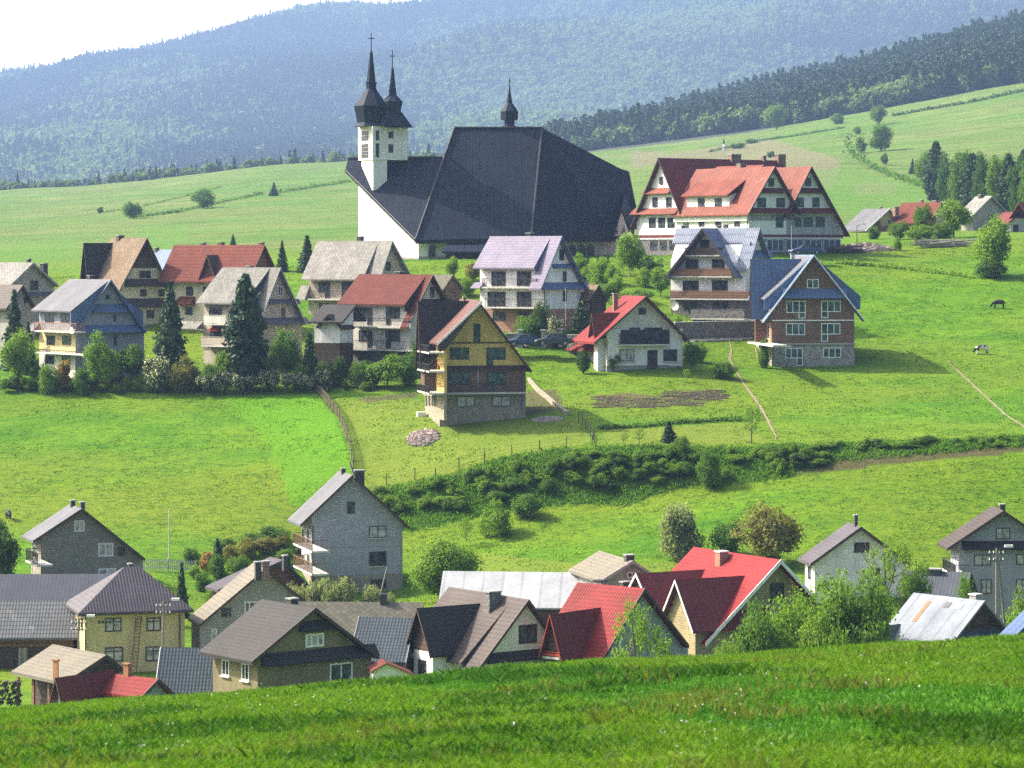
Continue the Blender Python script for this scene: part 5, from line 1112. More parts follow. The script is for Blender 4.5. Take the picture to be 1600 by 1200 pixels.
for v0, t0, v1, t1, mm, nm in ((3.9, .12, 4.25, .5, 'rust', 'rust_streak'), (1.0, .08, 1.7, .2, 'gtrim', 'roof_hatch'), (2.1, .1, 2.6, .2, 'r_greys', 'roof_patch')):
    q = MB(); q.face([onslope(v0, t0), onslope(v1, t0), onslope(v1, t1), onslope(v0, t1)]); q.build(nm, K[mm], h.roof)
h = House('lean_to_shed', 'low lean-to with bluish sheet roof at the right edge of the bottom row', 1575, 1050, 203, 30, 1640, 1562, cat='shed')
z = h.zc; h.roof = h.roofsheet('v', [(-.3, z(1001)), (4.5, z(955))], -.3, h.L+.3, K['r_blue'], .1); h.body('v', [(-.3, z(1001)), (4.5, z(955))], 0, 4.2, 0, h.L, [(None, K['woodd'])])

h = House('tall_grey_house', 'tall bare grey block house with steep roof standing at the foot of the hillside', 487, 933, 278, 78, 629, 471)
h.main('v', [(469, 820), (551, 742), (641, 824)], K['r_greys'], .7, [(900, K['tanstone']), (None, K['greybrick'])], edge=K['dkbrown'])
h.win('G', 542.4, 784, 554, 802.4, 'dkbrown', 0)
for a in ((576.6, 821.6, 603.6, 840.4), (577, 861.6, 603.6, 884.4)): h.win('G', *a, 'dkbrown', 1, glass='glassc' if a[1] < 850 else 'glass', sill='slab')
h.win('G', 579, 905, 603.6, 919, 'dkbrown', 1); h.win('G', 541, 906, 548, 921, 'dkbrown', 0); h.band('G', 488, 629, 853.6, 854.6, 'concrete', .04)
for y in (855, 890): h.balcony('L', 458, 487, y, 1.5, rail='woodb', rh=.95)
for a in ((472, 826, 476, 850), (480, 826, 484, 850), (472, 866, 476, 888), (480, 866, 484, 888)): h.win('L', *a, 'cream', 0)
h.chim(551, 570, 734, 755, h.W*.55, m='chimd', depth=.8); h.chim(532.4, 540, 731, 742, h.W*.42, m='chimd'); h.pipe('G', 489, 822, 932); h.pipe('G', 628, 826, 932, .1, 'gtrim')

# ------------------------------------------------------------ church
ch = empty('church', P(655, 405, 436), 0, 'large church with dark tent roofs, white belfry and twin spires', 'church'); O = ch.location
def lp(px, py, D): return P(px, py, D)-O
def poly(name, m, faces, parent=ch, th=None):
    q = MB()
    for f in faces:
        pts = [lp(*p) if len(p) == 3 and not isinstance(p, Vector) else p for p in f]
        # roof patterns: u level, v up the slope
        n = (pts[1]-pts[0]).cross(pts[2]-pts[0]).normalized(); lev = Vector((0, 0, 1)).cross(n)
        lev = lev.normalized() if lev.length > .05 else Vector((1, 0, 0)); up = n.cross(lev)
        q.face(pts, [((p-pts[0]).dot(lev), (p-pts[0]).dot(up)) for p in pts])
        if th:
            lo = [p-Vector((0, 0, th)) for p in pts]; q.face(lo[::-1])
            for i in range(len(pts)): q.face([lo[i], lo[(i+1) % len(pts)], pts[(i+1) % len(pts)], pts[i]])
    return q.build(name, m, parent)
RC = K['r_church']
C0 = (649, 375, 434); C1 = (830, 371, 434.5); M1 = (710, 200, 446); M2 = (847, 200, 449); RL = (544, 247.5, 446); RR = (697, 246, 452); TL = (539.5, 266, 457)
C2 = (962, 372, 447); K1 = (872, 232, 456); K2 = (982, 270, 458); K3 = (993, 325, 455); K4 = (984, 356, 452); BK = (700, 330, 480); BR = (930, 330, 480)
def onplane(px, py, a, b, c):
    a, b, c = P(*a), P(*b), P(*c); n = (b-a).cross(c-a); d = Vector(((px-800)/F, 1, (HY-py)/F)); return (px, py, a.dot(n)/d.dot(n))
TD = 441.
M2 = onplane(847, 200, C0, C1, M1); RR = (694.5, 246, 446-(246-200)/175*12*.985); TL = onplane(539.5, 266, RL, C0, RR)
# nave: two great slopes meeting in an arris, and the wing to the left
main = poly('nave_roof', RC, [[C0, C1, M2, M1], [C1, C2, M2]], th=.35)
poly('choir_roof', RC, [[C2, K4, K3, K2, K1, M2], [M1, M2, K1, (900, 330, 482), (720, 330, 482)], [K1, K2, (985, 330, 470), (900, 330, 482)]], th=.3)
poly('wing_roof', RC, [[RL, TL, C0, RR], [RL, RR, M1, (720, 330, 482), (600, 330, 484)]], th=.35)
# ridge caps and arris strips
q = MB()
for a, b in ((C0, M1), (C1, M2), (M1, M2), (RL, RR), (TL, C0), (M2, K1), (K1, K2), (K2, K3)): q.tube(lp(*a)+Vector((0, -.05, .08)), lp(*b)+Vector((0, -.05, .08)), .14)
q.build('ridge_caps', K['iron'], ch)
poly('eave_fascia', K['black'], [[(649, 376, 433.8), (830, 372, 434.3), (830, 376, 434.3), (649, 380, 433.8)], [(830, 372, 434.3), (962, 373, 446.8), (962, 377, 446.8), (830, 376, 434.3)]], th=.1)
# walls
poly('side_wall', K['churchwhite'], [[(654, 403, 436), (564, 398, 446), (564, 289, 446), (654, 378, 436)], [(564, 398, 446), (560, 398, 470), (560, 262, 470), (564, 262, 448)]])
poly('front_wall', K['churchwhite'], [[(654, 401, 436), (829, 399, 436.8), (829, 374, 436.8), (654, 377, 436)], [(829, 399, 436.8), (955, 399, 449), (955, 375, 449), (829, 374, 436.8)]])
poly('stone_plinth', K['stone'], [[(654.2, 440, 435.9), (829.5, 440, 436.6), (829.5, 399, 436.6), (654.2, 401, 435.9)], [(829.5, 440, 436.6), (955, 440, 448.8), (955, 399, 448.8), (829.5, 399, 436.6)], [(654.2, 440, 435.9), (563.6, 440, 446), (563.6, 398, 446), (654.2, 403, 435.9)]])
poly('rear_wall', K['churchwhite'], [[(955, 430, 449), (985, 430, 462), (985, 372, 462), (955, 372, 449)]])
poly('porch_roof', RC, [[(691, 393, 431.5), (775, 393, 431.5), (772, 379, 434.6), (700, 379, 434.6)]], th=.25)
poly('porch_wall', K['woodd'], [[(696, 415, 432.8), (772, 415, 432.8), (772, 390, 432.8), (696, 390, 432.8)]])
# small white gable under the right-hand eaves
poly('choir_gable_wall', K['churchwhite'], [[(959, 369, 446.1), (979, 368, 448), (972, 327, 447.5)], [(979, 368, 448), (985, 362, 452.5), (972, 327, 447.5)]])
poly('choir_gable_window', K['glass'], [[(962, 366, 445.8), (965, 366, 446.1), (964.5, 352, 446.1), (962.5, 356, 445.8)]]); poly('choir_gable_window', K['glass'], [[(973.5, 364, 447.1), (976.5, 364, 447.5), (975, 350, 447.4)]])
poly('choir_gable_roof', RC, [[(958, 372, 445.7), (972, 325, 446.5), (976, 300, 455.5), (962, 340, 452.5)], [(972, 325, 446.5), (991, 372, 452.5), (993, 325, 457.5), (976, 300, 455.5)]], th=.25)
def archwin(cx, D, y0, y1, w, D2=None):
    n = 8; D2 = D2 or D; a = lp(cx-w/2, y1, D); b = lp(cx+w/2, y1, D2); zt = lp(cx, y0, D).z; r = (b-a).length/2; e = (b-a).normalized(); mid = (a+b)/2; zs = zt-r
    out = [a, b]+[mid+e*r*math.cos(math.pi*i/n)+Vector((0, 0, zs-mid.z+r*math.sin(math.pi*i/n))) for i in range(n+1)]
    nrm = Vector((e.y, -e.x, 0))
    q = MB(); q.face([p+nrm*.03 for p in out]); m2 = [(p-mid-Vector((0, 0, (zt-mid.z)/2)))*1.13+mid+Vector((0, 0, (zt-mid.z)/2)) for p in out]
    f = MB(); k = len(out)
    for i in range(k): j = (i+1) % k; f.face([out[i]+nrm*.06, out[j]+nrm*.06, m2[j]+nrm*.06, m2[i]+nrm*.06])
    fo = f.build('arched_window', K['beige'], ch); q.build('pane', K['glass'], fo)
archwin(675, 435.8, 383, 402, 10, 435.9)
for cx, dd in ((894, 442.3), (908, 443.7), (922, 445.1)): archwin(cx, dd, 382.5, 400, 12, dd+1.16)
# belfry: lit left face, shaded front, upper stage wider
tw = P(583, 405, 443)-O
def tbox(q, x0, y0, x1, y1, z0, z1): q.box(x0, x1, y0, y1, z0, z1)
bt = empty('belfry', O+lp(583, 405, TD), 0); bt.parent = ch; bt.location = lp(583, 405, TD); BO = O+bt.location
th = R(27); s_ = F/TD; cs = lambda a, b: Vector((math.cos(th)*a-math.sin(th)*b, math.sin(th)*a+math.cos(th)*b, 0))
def tower_box(name, m, u0, u1, v0, v1, ya, yb, par=ch):
    q = MB(); z0 = (HY-yb)/F*TD-O.z; z1 = (HY-ya)/F*TD-O.z; base = lp(583, 405, TD); base.z = 0
    c = [base+cs(u0, v0), base+cs(u1, v0), base+cs(u1, v1), base+cs(u0, v1)]
    for i in range(4):
        a, b = c[i], c[(i+1) % 4]; L = (b-a).length
        q.face([Vector((a.x, a.y, z0)), Vector((b.x, b.y, z0)), Vector((b.x, b.y, z1)), Vector((a.x, a.y, z1))], [(0, z0), (L, z0), (L, z1), (0, z1)])
    q.face([Vector((p.x, p.y, z1)) for p in c]); q.face([Vector((p.x, p.y, z0)) for p in reversed(c)])
    return q.build(name, m, par)
bpy.data.objects.remove(bt)
# corner (583) nearest; u to the right-away, v to the left-away
tower_box('tower', K['churchwhite'], 0, 2.2, 0, 4.1, 245, 297)
up = tower_box('belfry', K['churchwhite'], -.15, 5.4, -.15, 4.9, 197, 249.5)
# the small stair turret stands at the right of the belfry
# openings
def open_(u0, u1, v0, v1, ya, yb): tower_box('louvre', K['iron'], u0, u1, v0, v1, ya, yb)
open_(-.2, .1, 1.3, 3.7, 204, 219); open_(-.2, .1, 1.3, 3.7, 224, 246)
open_(.35, .85, -.2, .1, 204, 219); open_(.35, .85, -.2, .1, 224, 246); open_(2.35, 3.1, -.2, .1, 205.5, 215.5); open_(2.35, 3.1, -.2, .1, 225, 238)
for ya, yb in ((211, 211.8), (230, 230.7), (236, 236.7), (241, 241.6)): tower_box('slats', K['gtrim'], -.26, .1, 1.25, 3.75, ya, yb)
def onion(name, px, D, prof, n=8, m=RC, rot=R(22.5), parent=ch):
    """prof: [(half width px, row)] from top to bottom"""
    q = MB(); c = lp(px, 400, D); rings = []
    for hw, y in prof:
        r = hw/F*D; z = (HY-y)/F*D-O.z; rings.append([Vector((c.x+r*math.cos(rot+i*2*math.pi/n), c.y+r*math.sin(rot+i*2*math.pi/n), z)) for i in range(n)])
    for a, b in zip(rings, rings[1:]):
        for i in range(n): j = (i+1) % n; q.face([b[i], b[j], a[j], a[i]])
    q.face(rings[0]); q.face(rings[-1][::-1]); return q.build(name, m, parent)
sp = onion('spire', 580, 443.4, [(2.2, 81), (7.5, 128), (9.5, 128.5), (8.3, 132), (8.2, 139), (28.5, 166), (23, 192), (28, 198)])
sp2 = onion('small_spire', 613.5, 442.6, [(1.8, 107.5), (6, 142), (6.8, 149), (17, 159), (13, 174), (20, 188), (27, 197.5)])
poly('belfry_roof', RC, [[(600, 198, 439.4), (645, 198.5, 443.4), (626, 173, 442.6), (612, 168, 441.6)], [(645, 198.5, 443.4), (625, 198, 450), (618, 172, 446), (626, 173, 442.6)]], th=.1)
ln = onion('ridge_lantern', 796, 447.5, [(.8, 137), (5, 161), (15, 174.5), (14, 187.5), (8.5, 187.6), (8.5, 196), (12.5, 198), (12.5, 203)])
def cross(name, px, D, y0, y1, yc, w, par):
    q = MB(); a = lp(px, y1, D); b = lp(px, y0, D); c = lp(px, yc, D); r = Vector((w/F*D, 0, 0)); q.tube(a, b, .09, .06, 5); q.tube(c-r, c+r, .07, .07, 5); o = q.build('cross', K['iron'], ch)
    q = MB(); q.tube(lp(px, y1+1, D), lp(px, y1-2, D), .2, .12, 6); q.build('cross_ball', K['iron'], o)
cross('cross', 580, 443.4, 51, 82, 60, 5, sp); cross('cross', 613, 442.6, 78, 108, 87.5, 4.2, sp2); cross('cross', 796, 447.5, 121, 138, 127, 2, ln)

import bmesh

# ------------------------------------------------------------ trees, bushes and hedges
T = tree
# conifers of the upper village
T('spruce', 22, 578, 125, 52, 'spruce', 'dark green fir at the far left edge, beside the cream balcony house')
T('spruce', 44, 585, 82, 34, 'spruce', 'second, lower fir close behind the left edge fir')
T('spruce', 266, 575, 135, 72, 'spruce', 'broad dark spruce between the cream balcony house and the diamond tiled house', D=345.5)
T('thuja', 383, 580, 152, 76, 'column', 'tall dense thuja shaped conifer in front of the diamond tiled house', D=342.5)
T('spruce', 441, 425, 50, 24, 'spruce', 'small spruce on the field, left of the pair behind the pale roof')
T('spruce', 480, 425, 58, 36, 'spruce', 'larger spruce on the field just left of the pale diamond roof')
T('spruce', 364, 385, 20, 13, 'spruce', 'tiny spruce top showing behind the dull red roof')
T('spruce', 484, 578, 58, 44, 'spruce', 'bluish spruce left of the small white bay house', D=343.5)
T('fruit_tree', 448, 580, 70, 50, 'mid', 'leafy tree in the garden right of the thuja', D=344.5)
T('fruit_tree', 352, 588, 44, 42, 'light', 'bright green young tree beneath the thuja', D=341.5)
T('birch', 157, 598, 80, 58, 'light', 'light green birch in front of the cream balcony house', D=342.5, tr=TR_P)
T('fruit_tree', 28, 600, 88, 62, 'light', 'yellow green tree in the garden at the left edge', D=344.5)
T('fruit_tree', 205, 590, 56, 56, 'mid', 'shady tree against the grey gable of the balcony house', D=345.5)
T('blossom_tree', 241, 602, 54, 50, 'bloss', 'white blossoming tree right of the light green birch', D=341.5)
T('bush', 286, 613, 54, 58, 'olive', 'yellow olive bush beside the white blossoming tree', trunk=False)
T('bush', 100, 590, 32, 24, 'orange', 'orange leaved bush before the cream balcony house', trunk=False, D=342.5)
T('bush', 76, 600, 34, 38, 'light', 'round light bush left of the orange one', trunk=False, D=341.5)
T('bush', 128, 602, 26, 34, 'mid', 'green bush between the orange bush and the birch', trunk=False, D=341)
for i in range(11):
    T('blossom_tree', 318+i*18.5, 609+(i % 2)*2, 30+(i*7) % 9, 27, 'bloss', 'small pale blossoming fruit tree in the garden row above the meadow', group='row of blossoming fruit trees', D=340.3+(i % 3)*.3, z0=.3)
T('apple_tree', 606, 610, 57, 74, 'light', 'bright green spreading apple tree left of the ochre gabled house', D=341.5, z0=.22)
for i, (x, y, hh, ww, k) in enumerate([(505, 592, 26, 34, 'mid'), (527, 585, 30, 36, 'dark'), (560, 592, 30, 36, 'mid'), (584, 590, 26, 34, 'dark'), (640, 592, 40, 30, 'mid'), (655, 560, 40, 30, 'mid'), (508, 606, 16, 22, 'bloss'), (572, 607, 12, 24, 'mid'), (541, 605, 14, 10, 'dark'), (420, 590, 40, 36, 'mid'), (470, 600, 30, 34, 'mid'), (330, 600, 34, 40, 'mid')]):
    T('garden_bush', x, y, hh, ww, k, 'green garden bush among the shrubs below the middle houses', group='garden shrubs below the middle houses', cat='bush', trunk=False, D=342.5+(592-y)*.12)
for i in range(9):
    T('hedge_bush', 8+i*17, 612-(i % 2)*3, 22, 30, 'bush', 'low dense bush of the hedge along the top of the left meadow', group='hedge along the left meadow', cat='bush')
for i in range(7):
    T('hedge_bush', 160+i*26, 611+(i % 2)*2, 16, 30, 'bush', 'small ragged bush under the garden fence', group='ragged bushes under the fence', cat='bush')
# before the church and the slope below it
T('young_tree', 706, 437, 38, 30, 'light', 'light young tree on the lawn in front of the church porch', D=398)
T('young_tree', 738, 442, 36, 34, 'olive', 'ragged bush tree right of the young tree by the church', D=396)
T('bush', 728, 462, 30, 34, 'light', 'bright bush below the church lawn, left of the lilac roof', trunk=False, D=388)
T('birch', 984, 462, 104, 50, 'light', 'tall slender birch between church and chalet', D=398, tr=TR_P, z0=.05)
T('fruit_tree', 1018, 462, 62, 44, 'dark', 'dark green tree right of the tall birch', D=396)
T('fruit_tree', 1002, 500, 40, 46, 'mid', 'green tree below the tall birch', D=380)
T('fruit_tree', 1032, 478, 58, 34, 'mid', 'green tree touching the left wall of the chalet', D=384)
_sl = [(912, 432, 'light'), (934, 440, 'light'), (958, 436, 'light'), (925, 458, 'light'), (948, 462, 'mid'), (972, 474, 'light'), (995, 478, 'mid'), (1014, 492, 'light'), (940, 420, 'light'), (962, 452, 'light'), (1035, 508, 'light'), (1022, 516, 'mid'), (984, 494, 'mid'), (964, 500, 'light'), (1006, 440, 'light'), (1028, 432, 'light'), (904, 418, 'light')]
for i, (x, y, k) in enumerate(_sl):
    T('slope_bush', x, y+10, 24+(i*5) % 12, 32+(i*7) % 12, k, 'bright green bush on the bank below the church', group='bushes on the bank below the church', cat='bush', trunk=False)
for i in range(4):
    T('clipped_thuja', 903+i*15.6, 405, 13, 5, 'spruce', 'tiny clipped cone tree in the row on the church lawn', group='row of small cone trees', D=414)
T('thuja', 906, 525, 54, 36, 'column', 'round topped dark thuja by the wall of the lilac roofed house', D=355)
T('rose_bush', 866, 520, 34, 34, 'bloss', 'pale flowering bush above the dark parked car', cat='bush', trunk=False, D=356)
T('bush', 822, 516, 24, 46, 'mid', 'hedge bush left of the pale flowering one above the cars', trunk=False, D=357)
T('bush', 843, 496, 28, 40, 'dark', 'dark climbing bush at the corner of the lilac roofed house', trunk=False, D=357.5)
T('young_tree', 914, 540, 24, 18, 'light', 'slim sapling beside the grey yard wall', D=352)
T('sapling', 958, 592, 42, 26, 'mid', 'small leafy sapling in front of the white cottage', D=345.5)
T('sapling', 912, 576, 32, 26, 'dark', 'dark little tree at the left corner of the white cottage', D=344.5)
T('fruit_tree', 1080, 580, 50, 34, 'mid', 'leafy tree at the right wall of the white cottage', D=346)
T('bush', 1131, 592, 28, 42, 'mid', 'loose bush beside the footpath', trunk=False)
T('bush', 1092, 560, 26, 30, 'light', 'light bush between white cottage and chalet wall', trunk=False, D=352)
T('bush', 1194, 560, 30, 20, 'mid', 'climbing bush at the left corner of the brick house', trunk=False, D=351)
T('bush', 1060, 512, 20, 26, 'light', 'light bush at the foot of the chalet terrace', trunk=False, D=366)
# right meadow
T('ash_tree', 1553, 452, 118, 72, 'light', 'tall light green tree with dark foot on the right meadow', D=401, z0=.02)
T('bush', 1550, 453, 44, 58, 'dark', 'dark dense bush wrapped round the foot of the tall meadow tree', trunk=False, D=400)
T('round_tree', 1490, 370, 60, 56, 'light', 'round bright tree beside the distant pale roof', D=450)
T('round_tree', 1443, 372, 56, 32, 'mid', 'narrow green tree in front of the faded red roof', D=452)
T('bush', 1405, 370, 26, 36, 'mid', 'bush left of the narrow tree by the faded red roof', trunk=False, D=450); T('bush', 1437, 371, 22, 50, 'light', 'light bush under the narrow tree', trunk=False, D=447)
T('bush', 1475, 371, 24, 36, 'mid', 'bush under the round bright tree', trunk=False, D=446); T('bush', 1366, 368, 14, 24, 'mid', 'low bush before the yellow gabled distant house', trunk=False, D=455)
T('bush', 1402, 392, 22, 16, 'light', 'small bush behind the long stone heap', trunk=False)
# distant field trees
for a in [(205, 342, 28, 35, 'mid', 'round dark bush alone on the left field'), (317, 326, 34, 42, 'mid', 'ragged pale bush on the field track'), (157, 333, 10, 12, 'dark', 'smallest dark bush on the left field'),
          (232, 273, 24, 50, 'light', 'wide light tree on the crest of the left field'), (216, 273, 29, 22, 'dark', 'dark tree joined to the wide light one on the crest'),
          (1213, 203, 42, 36, 'light', 'rounded tree at the wood edge on the right field'), (1308, 194, 18, 24, 'mid', 'small dark bush on the upper right field'), (1372, 196, 34, 28, 'mid', 'middle tree above the big round bush'),
          (1376, 236, 42, 46, 'mid', 'big round bush casting shadow on the right field'), (1340, 210, 14, 16, 'light', 'light shrub left of the big round bush'), (1345, 240, 30, 20, 'light', 'thin shrub below the big round bush'),
          (1382, 258, 20, 14, 'mid', 'small tree below the big round bush'), (1205, 246, 10, 16, 'dark', 'dark bush behind the guest house chimneys'), (1175, 224, 8, 20, 'mid', 'low bush on the field boundary left'), (1150, 232, 9, 30, 'mid', 'flat bush by the wayside shrine')]:
    T('field_bush', a[0], a[1], a[2], a[3], a[4], a[5], cat='bush' if a[2] < 30 else 'tree', trunk=a[2] >= 34, z0=.04)
T('spruce', 428, 306, 21, 18, 'spruce', 'lone little spruce on the field track')
for i, (x, hh) in enumerate([(313, 17), (337, 12), (365, 19), (394, 17), (417, 22), (441, 16), (530, 26), (548, 18)]):
    T('edge_spruce', x, 262-(x-313)*.05, hh, hh*.75, 'spruce', 'small spruce standing on the crest of the left field', group='spruces on the crest', cat='tree')
_wd = [(1448, 300, 66), (1462, 318, 96), (1484, 326, 90), (1502, 330, 98), (1520, 332, 92), (1540, 336, 100), (1558, 338, 98), (1576, 340, 100), (1594, 342, 104), (1612, 344, 104), (1426, 272, 24), (1510, 318, 84), (1568, 322, 86), (1600, 326, 92), (1630, 340, 100), (1530, 322, 84)]
for i, (x, y, hh) in enumerate(_wd):
    T('wood_tree', x, y, hh, 44 if i != 10 else 16, ('mid', 'column', 'dark')[i % 3] if i != 10 else 'spruce', 'tall bluish green tree of the dense clump behind the distant pale roof', group='clump of tall trees at right', z0=.02, cat='tree')
_rf = random.Random(33)
for i in range(12):
    x = _rf.uniform(-10, 330); y = _rf.uniform(584, 608)
    T('garden_bush', x, y, _rf.uniform(12, 26), _rf.uniform(24, 40), _rf.choice(['light', 'light', 'olive', 'mid', 'bloss']), 'green shrub of the dense garden belt below the left houses', group='garden belt below the left houses', cat='bush', trunk=False, D=344+(606-y)*.1)
# the bank across the slope
_rb = random.Random(21)
for i in range(115):
    x = _rb.uniform(590, 1290); top = np.interp(x, [590, 700, 780, 870, 1000, 1150, 1330], [768, 745, 718, 704, 700, 700, 694]); bot = np.interp(x, [590, 640, 800, 900, 1060, 1200, 1330], [800, 822, 796, 786, 764, 750, 734])
    y = top+(bot-top)*_rb.uniform(.2, .95); k = _rb.choice(['mid', 'mid', 'light', 'bush', 'bush', 'light'])
    T('bank_bush', x, y, _rb.uniform(9, 23), _rb.uniform(15, 36), k, 'dense green bush on the shady bank across the hillside', group='bushes on the bank', cat='bush', trunk=False)
T('bush', 1107, 765, 58, 44, 'mid', 'upright bush standing out at the middle of the bank', trunk=False); T('bush', 1063, 718, 34, 30, 'mid', 'bush on the upper edge of the bank', trunk=False)
T('shrub', 775, 838, 56, 60, 'light', 'light green shrub below the bank, right of the little bare tree', cat='bush', trunk=False); T('sapling', 728, 855, 48, 30, 'sparse', 'thin little tree on the grass below the bank', z0=.25)
T('shrub', 823, 810, 40, 52, 'mid', 'dark low shrub beside the light one below the bank', cat='bush', trunk=False)
T('willow', 1068, 876, 92, 84, 'silver', 'greyish rounded willow bush behind the bright red roof', cat='bush', trunk=False); T('willow', 1200, 886, 100, 106, 'olive', 'olive brown large bush behind the bright red roof ridge', cat='bush', trunk=False)
T('willow', 1140, 870, 60, 60, 'mid', 'green bush between the grey and the olive one', cat='bush', trunk=False)
T('spruce', 1045, 692, 34, 34, 'spruce', 'small round spruce on the pale terrace strip'); T('sapling', 999, 700, 34, 18, 'sparse', 'slim sapling left of the small round spruce', z0=.3); T('sapling', 975, 696, 22, 14, 'sparse', 'shorter sapling at the left end of the terrace strip', z0=.3)
T('sapling', 1174, 694, 62, 34, 'sparse', 'tall thin sapling at the right end of the terrace strip', z0=.3); T('sapling', 1073, 600, 26, 14, 'sparse', 'small sapling above the vegetable beds', z0=.35)
for i in range(26):
    x = _rb.uniform(1285, 1605); y = np.interp(x, [1285, 1600], [698, 686])+_rb.uniform(2, 11)
    T('bank_bush', x, y, _rb.uniform(7, 14), _rb.uniform(14, 32), _rb.choice(['mid', 'light', 'bush']), 'low scrub on the right hand end of the shady bank', group='scrub at the right end of the bank', cat='bush', trunk=False)
# lower village
T('lime_tree', 690, 948, 112, 112, 'dense', 'big bright leafy tree right of the tall grey house', D=266, z0=.06)
for i, (x, y, hh, ww) in enumerate([(480, 938, 34, 44), (512, 940, 46, 50), (545, 942, 44, 48), (578, 945, 36, 44), (606, 945, 26, 34), (455, 932, 28, 40)]):
    T('silver_shrub', x, y, hh, ww, 'silver', 'silvery green shrub in the row before the tall grey house', group='silvery shrubs in front of the grey house', cat='bush', trunk=False, D=252)
_gd = [(305, 905, 24, 26, 'light'), (325, 893, 34, 30, 'orange'), (340, 908, 40, 34, 'mid'), (360, 880, 30, 34, 'olive'), (385, 872, 30, 44, 'olive'), (412, 868, 28, 46, 'olive'), (440, 862, 26, 40, 'olive'), (318, 925, 30, 30, 'mid'), (330, 945, 26, 28, 'light'), (372, 902, 34, 40, 'mid'), (300, 880, 26, 30, 'mid'), (446, 884, 26, 34, 'mid'), (425, 850, 30, 60, 'mid'), (350, 862, 20, 40, 'mid'), (470, 866, 20, 30, 'bloss'), (395, 852, 20, 50, 'mid')]
for i, (x, y, hh, ww, k) in enumerate(_gd):
    T('garden_bush', x, y, hh, ww, k, 'garden shrub on the slope above the mauve roofed boarded house', group='garden shrubs above the boarded house', cat='bush', trunk=False)
T('spruce', 284, 935, 58, 26, 'spruce', 'slim dark spruce beside the picket fence', D=257); T('thuja', 340, 872, 32, 20, 'column', 'small dark thuja in the sloping garden', D=276); T('bush', 258, 930, 26, 22, 'light', 'light bush left of the slim spruce', trunk=False, D=254)
T('fruit_tree', 2, 895, 90, 60, 'dark', 'dark tree at the left edge beside the grey gabled house', D=262)
T('birch', 993, 1060, 128, 92, 'sparse', 'thin leafed young birch in front of the scarlet roof', D=196, z0=.08); T('bush', 1040, 1066, 66, 80, 'light', 'light shrub right of the young birch', trunk=False, D=197); T('bush', 1135, 1060, 62, 76, 'dense', 'yellow green shrub at the foot of the bright red gable', trunk=False, D=198)
T('lime_bush', 1185, 1058, 112, 92, 'dense', 'light green tall bush left of the huge one', cat='tree', trunk=False, D=200); T('great_bush', 1245, 1058, 150, 136, 'dense', 'huge rounded leafy bush in the bottom row', cat='tree', trunk=False, D=202)
T('great_bush', 1338, 1055, 152, 134, 'dense', 'second huge bush reaching to the zinc roof', cat='tree', trunk=False, D=203); T('ash_tree', 1318, 1060, 190, 130, 'sparse', 'taller half bare tree rising behind the huge bushes', D=207, tr=TR_B, z0=.35)
T('ash_tree', 1385, 1000, 180, 90, 'sparse', 'thin leafy tree before the white farmhouse', D=236, tr=TR_B, z0=.3)
T('bush', 1436, 945, 60, 60, 'mid', 'dark bush behind the zinc roof', trunk=False, D=236); T('bush', 1508, 950, 56, 44, 'mid', 'bush climbing beside the blue grey house', trunk=False, D=240); T('bush', 1600, 985, 64, 60, 'light', 'bright bush at the right edge behind the lean-to', trunk=False, D=232)
T('sapling', 1404, 1035, 46, 16, 'sparse', 'small twig tree before the zinc roof', D=195, z0=.2); T('bush', 1290, 1058, 110, 90, 'dense', 'lower bush between the two huge ones', trunk=False, D=199)
# hedge lines on the far fields: each one hedge
def hedge(name, pts, hpx, label, mt='leaf_mid', seed=0):
    rng = np.random.RandomState(seed); Q = []
    for (x0, y0), (x1, y1) in zip(pts, pts[1:]):
        n = int(abs(x1-x0)/1.6)+2
        for t in np.linspace(0, 1, n):
            px = x0+(x1-x0)*t; py = y0+(y1-y0)*t; X, D, z = hit(px, py, 300); s = hpx/F*D*rng.uniform(.5, 1.2); m = 14
            Pc = np.array([X, D, z+s*.4])+rng.normal(size=(m, 3))*np.array([s*.6, s*.5, s*.3]); Q.append(rquads(rng, Pc, s*.32, .3))
    return tag(link(name, quads_mesh(name, np.concatenate(Q), M[mt], rng.rand(sum(map(len, Q)))**2)), label, 'hedge')
hedge('hedge', [(165, 332), (215, 325), (300, 305), (345, 293)], 3, 'thin upper hedge line on the left field', seed=1); hedge('hedge', [(215, 340), (280, 332), (340, 318), (410, 304)], 5, 'thicker hedge of the field track left of the lone spruce', seed=2)
hedge('hedge', [(436, 302), (480, 295), (530, 287), (545, 285)], 5, 'hedge right of the lone spruce on the left field', seed=3); hedge('hedge', [(1110, 238), (1180, 222), (1250, 212), (1320, 200)], 3.5, 'straight dark hedge line below the wood edge at right', 'leaf_dark', 4)
hedge('hedge', [(1395, 182), (1450, 172), (1520, 160), (1600, 143), (1680, 128)], 5, 'hedge rising to the right edge on the upper field', 'leaf_dark', 5); hedge('hedge', [(1322, 215), (1330, 240), (1360, 262), (1400, 278), (1440, 292)], 8, 'ragged belt of shrubs curving down to the dark clump', seed=6)
hedge('hedge', [(938, 672), (1000, 668), (1060, 662), (1130, 658), (1165, 658)], 7, 'low dark hedge edging the pale terrace strip', 'leaf_mid', 7)
hedge('hedge', [(1310, 412), (1400, 420), (1500, 432), (1520, 436)], 6, 'rough green grass ridge across the right meadow', 'leaf_light', 8)
hedge('hedge', [(500, 622), (520, 645), (540, 690), (550, 740)], 3, 'grassy overgrown foot of the curved fence', 'leaf_mid', 9)

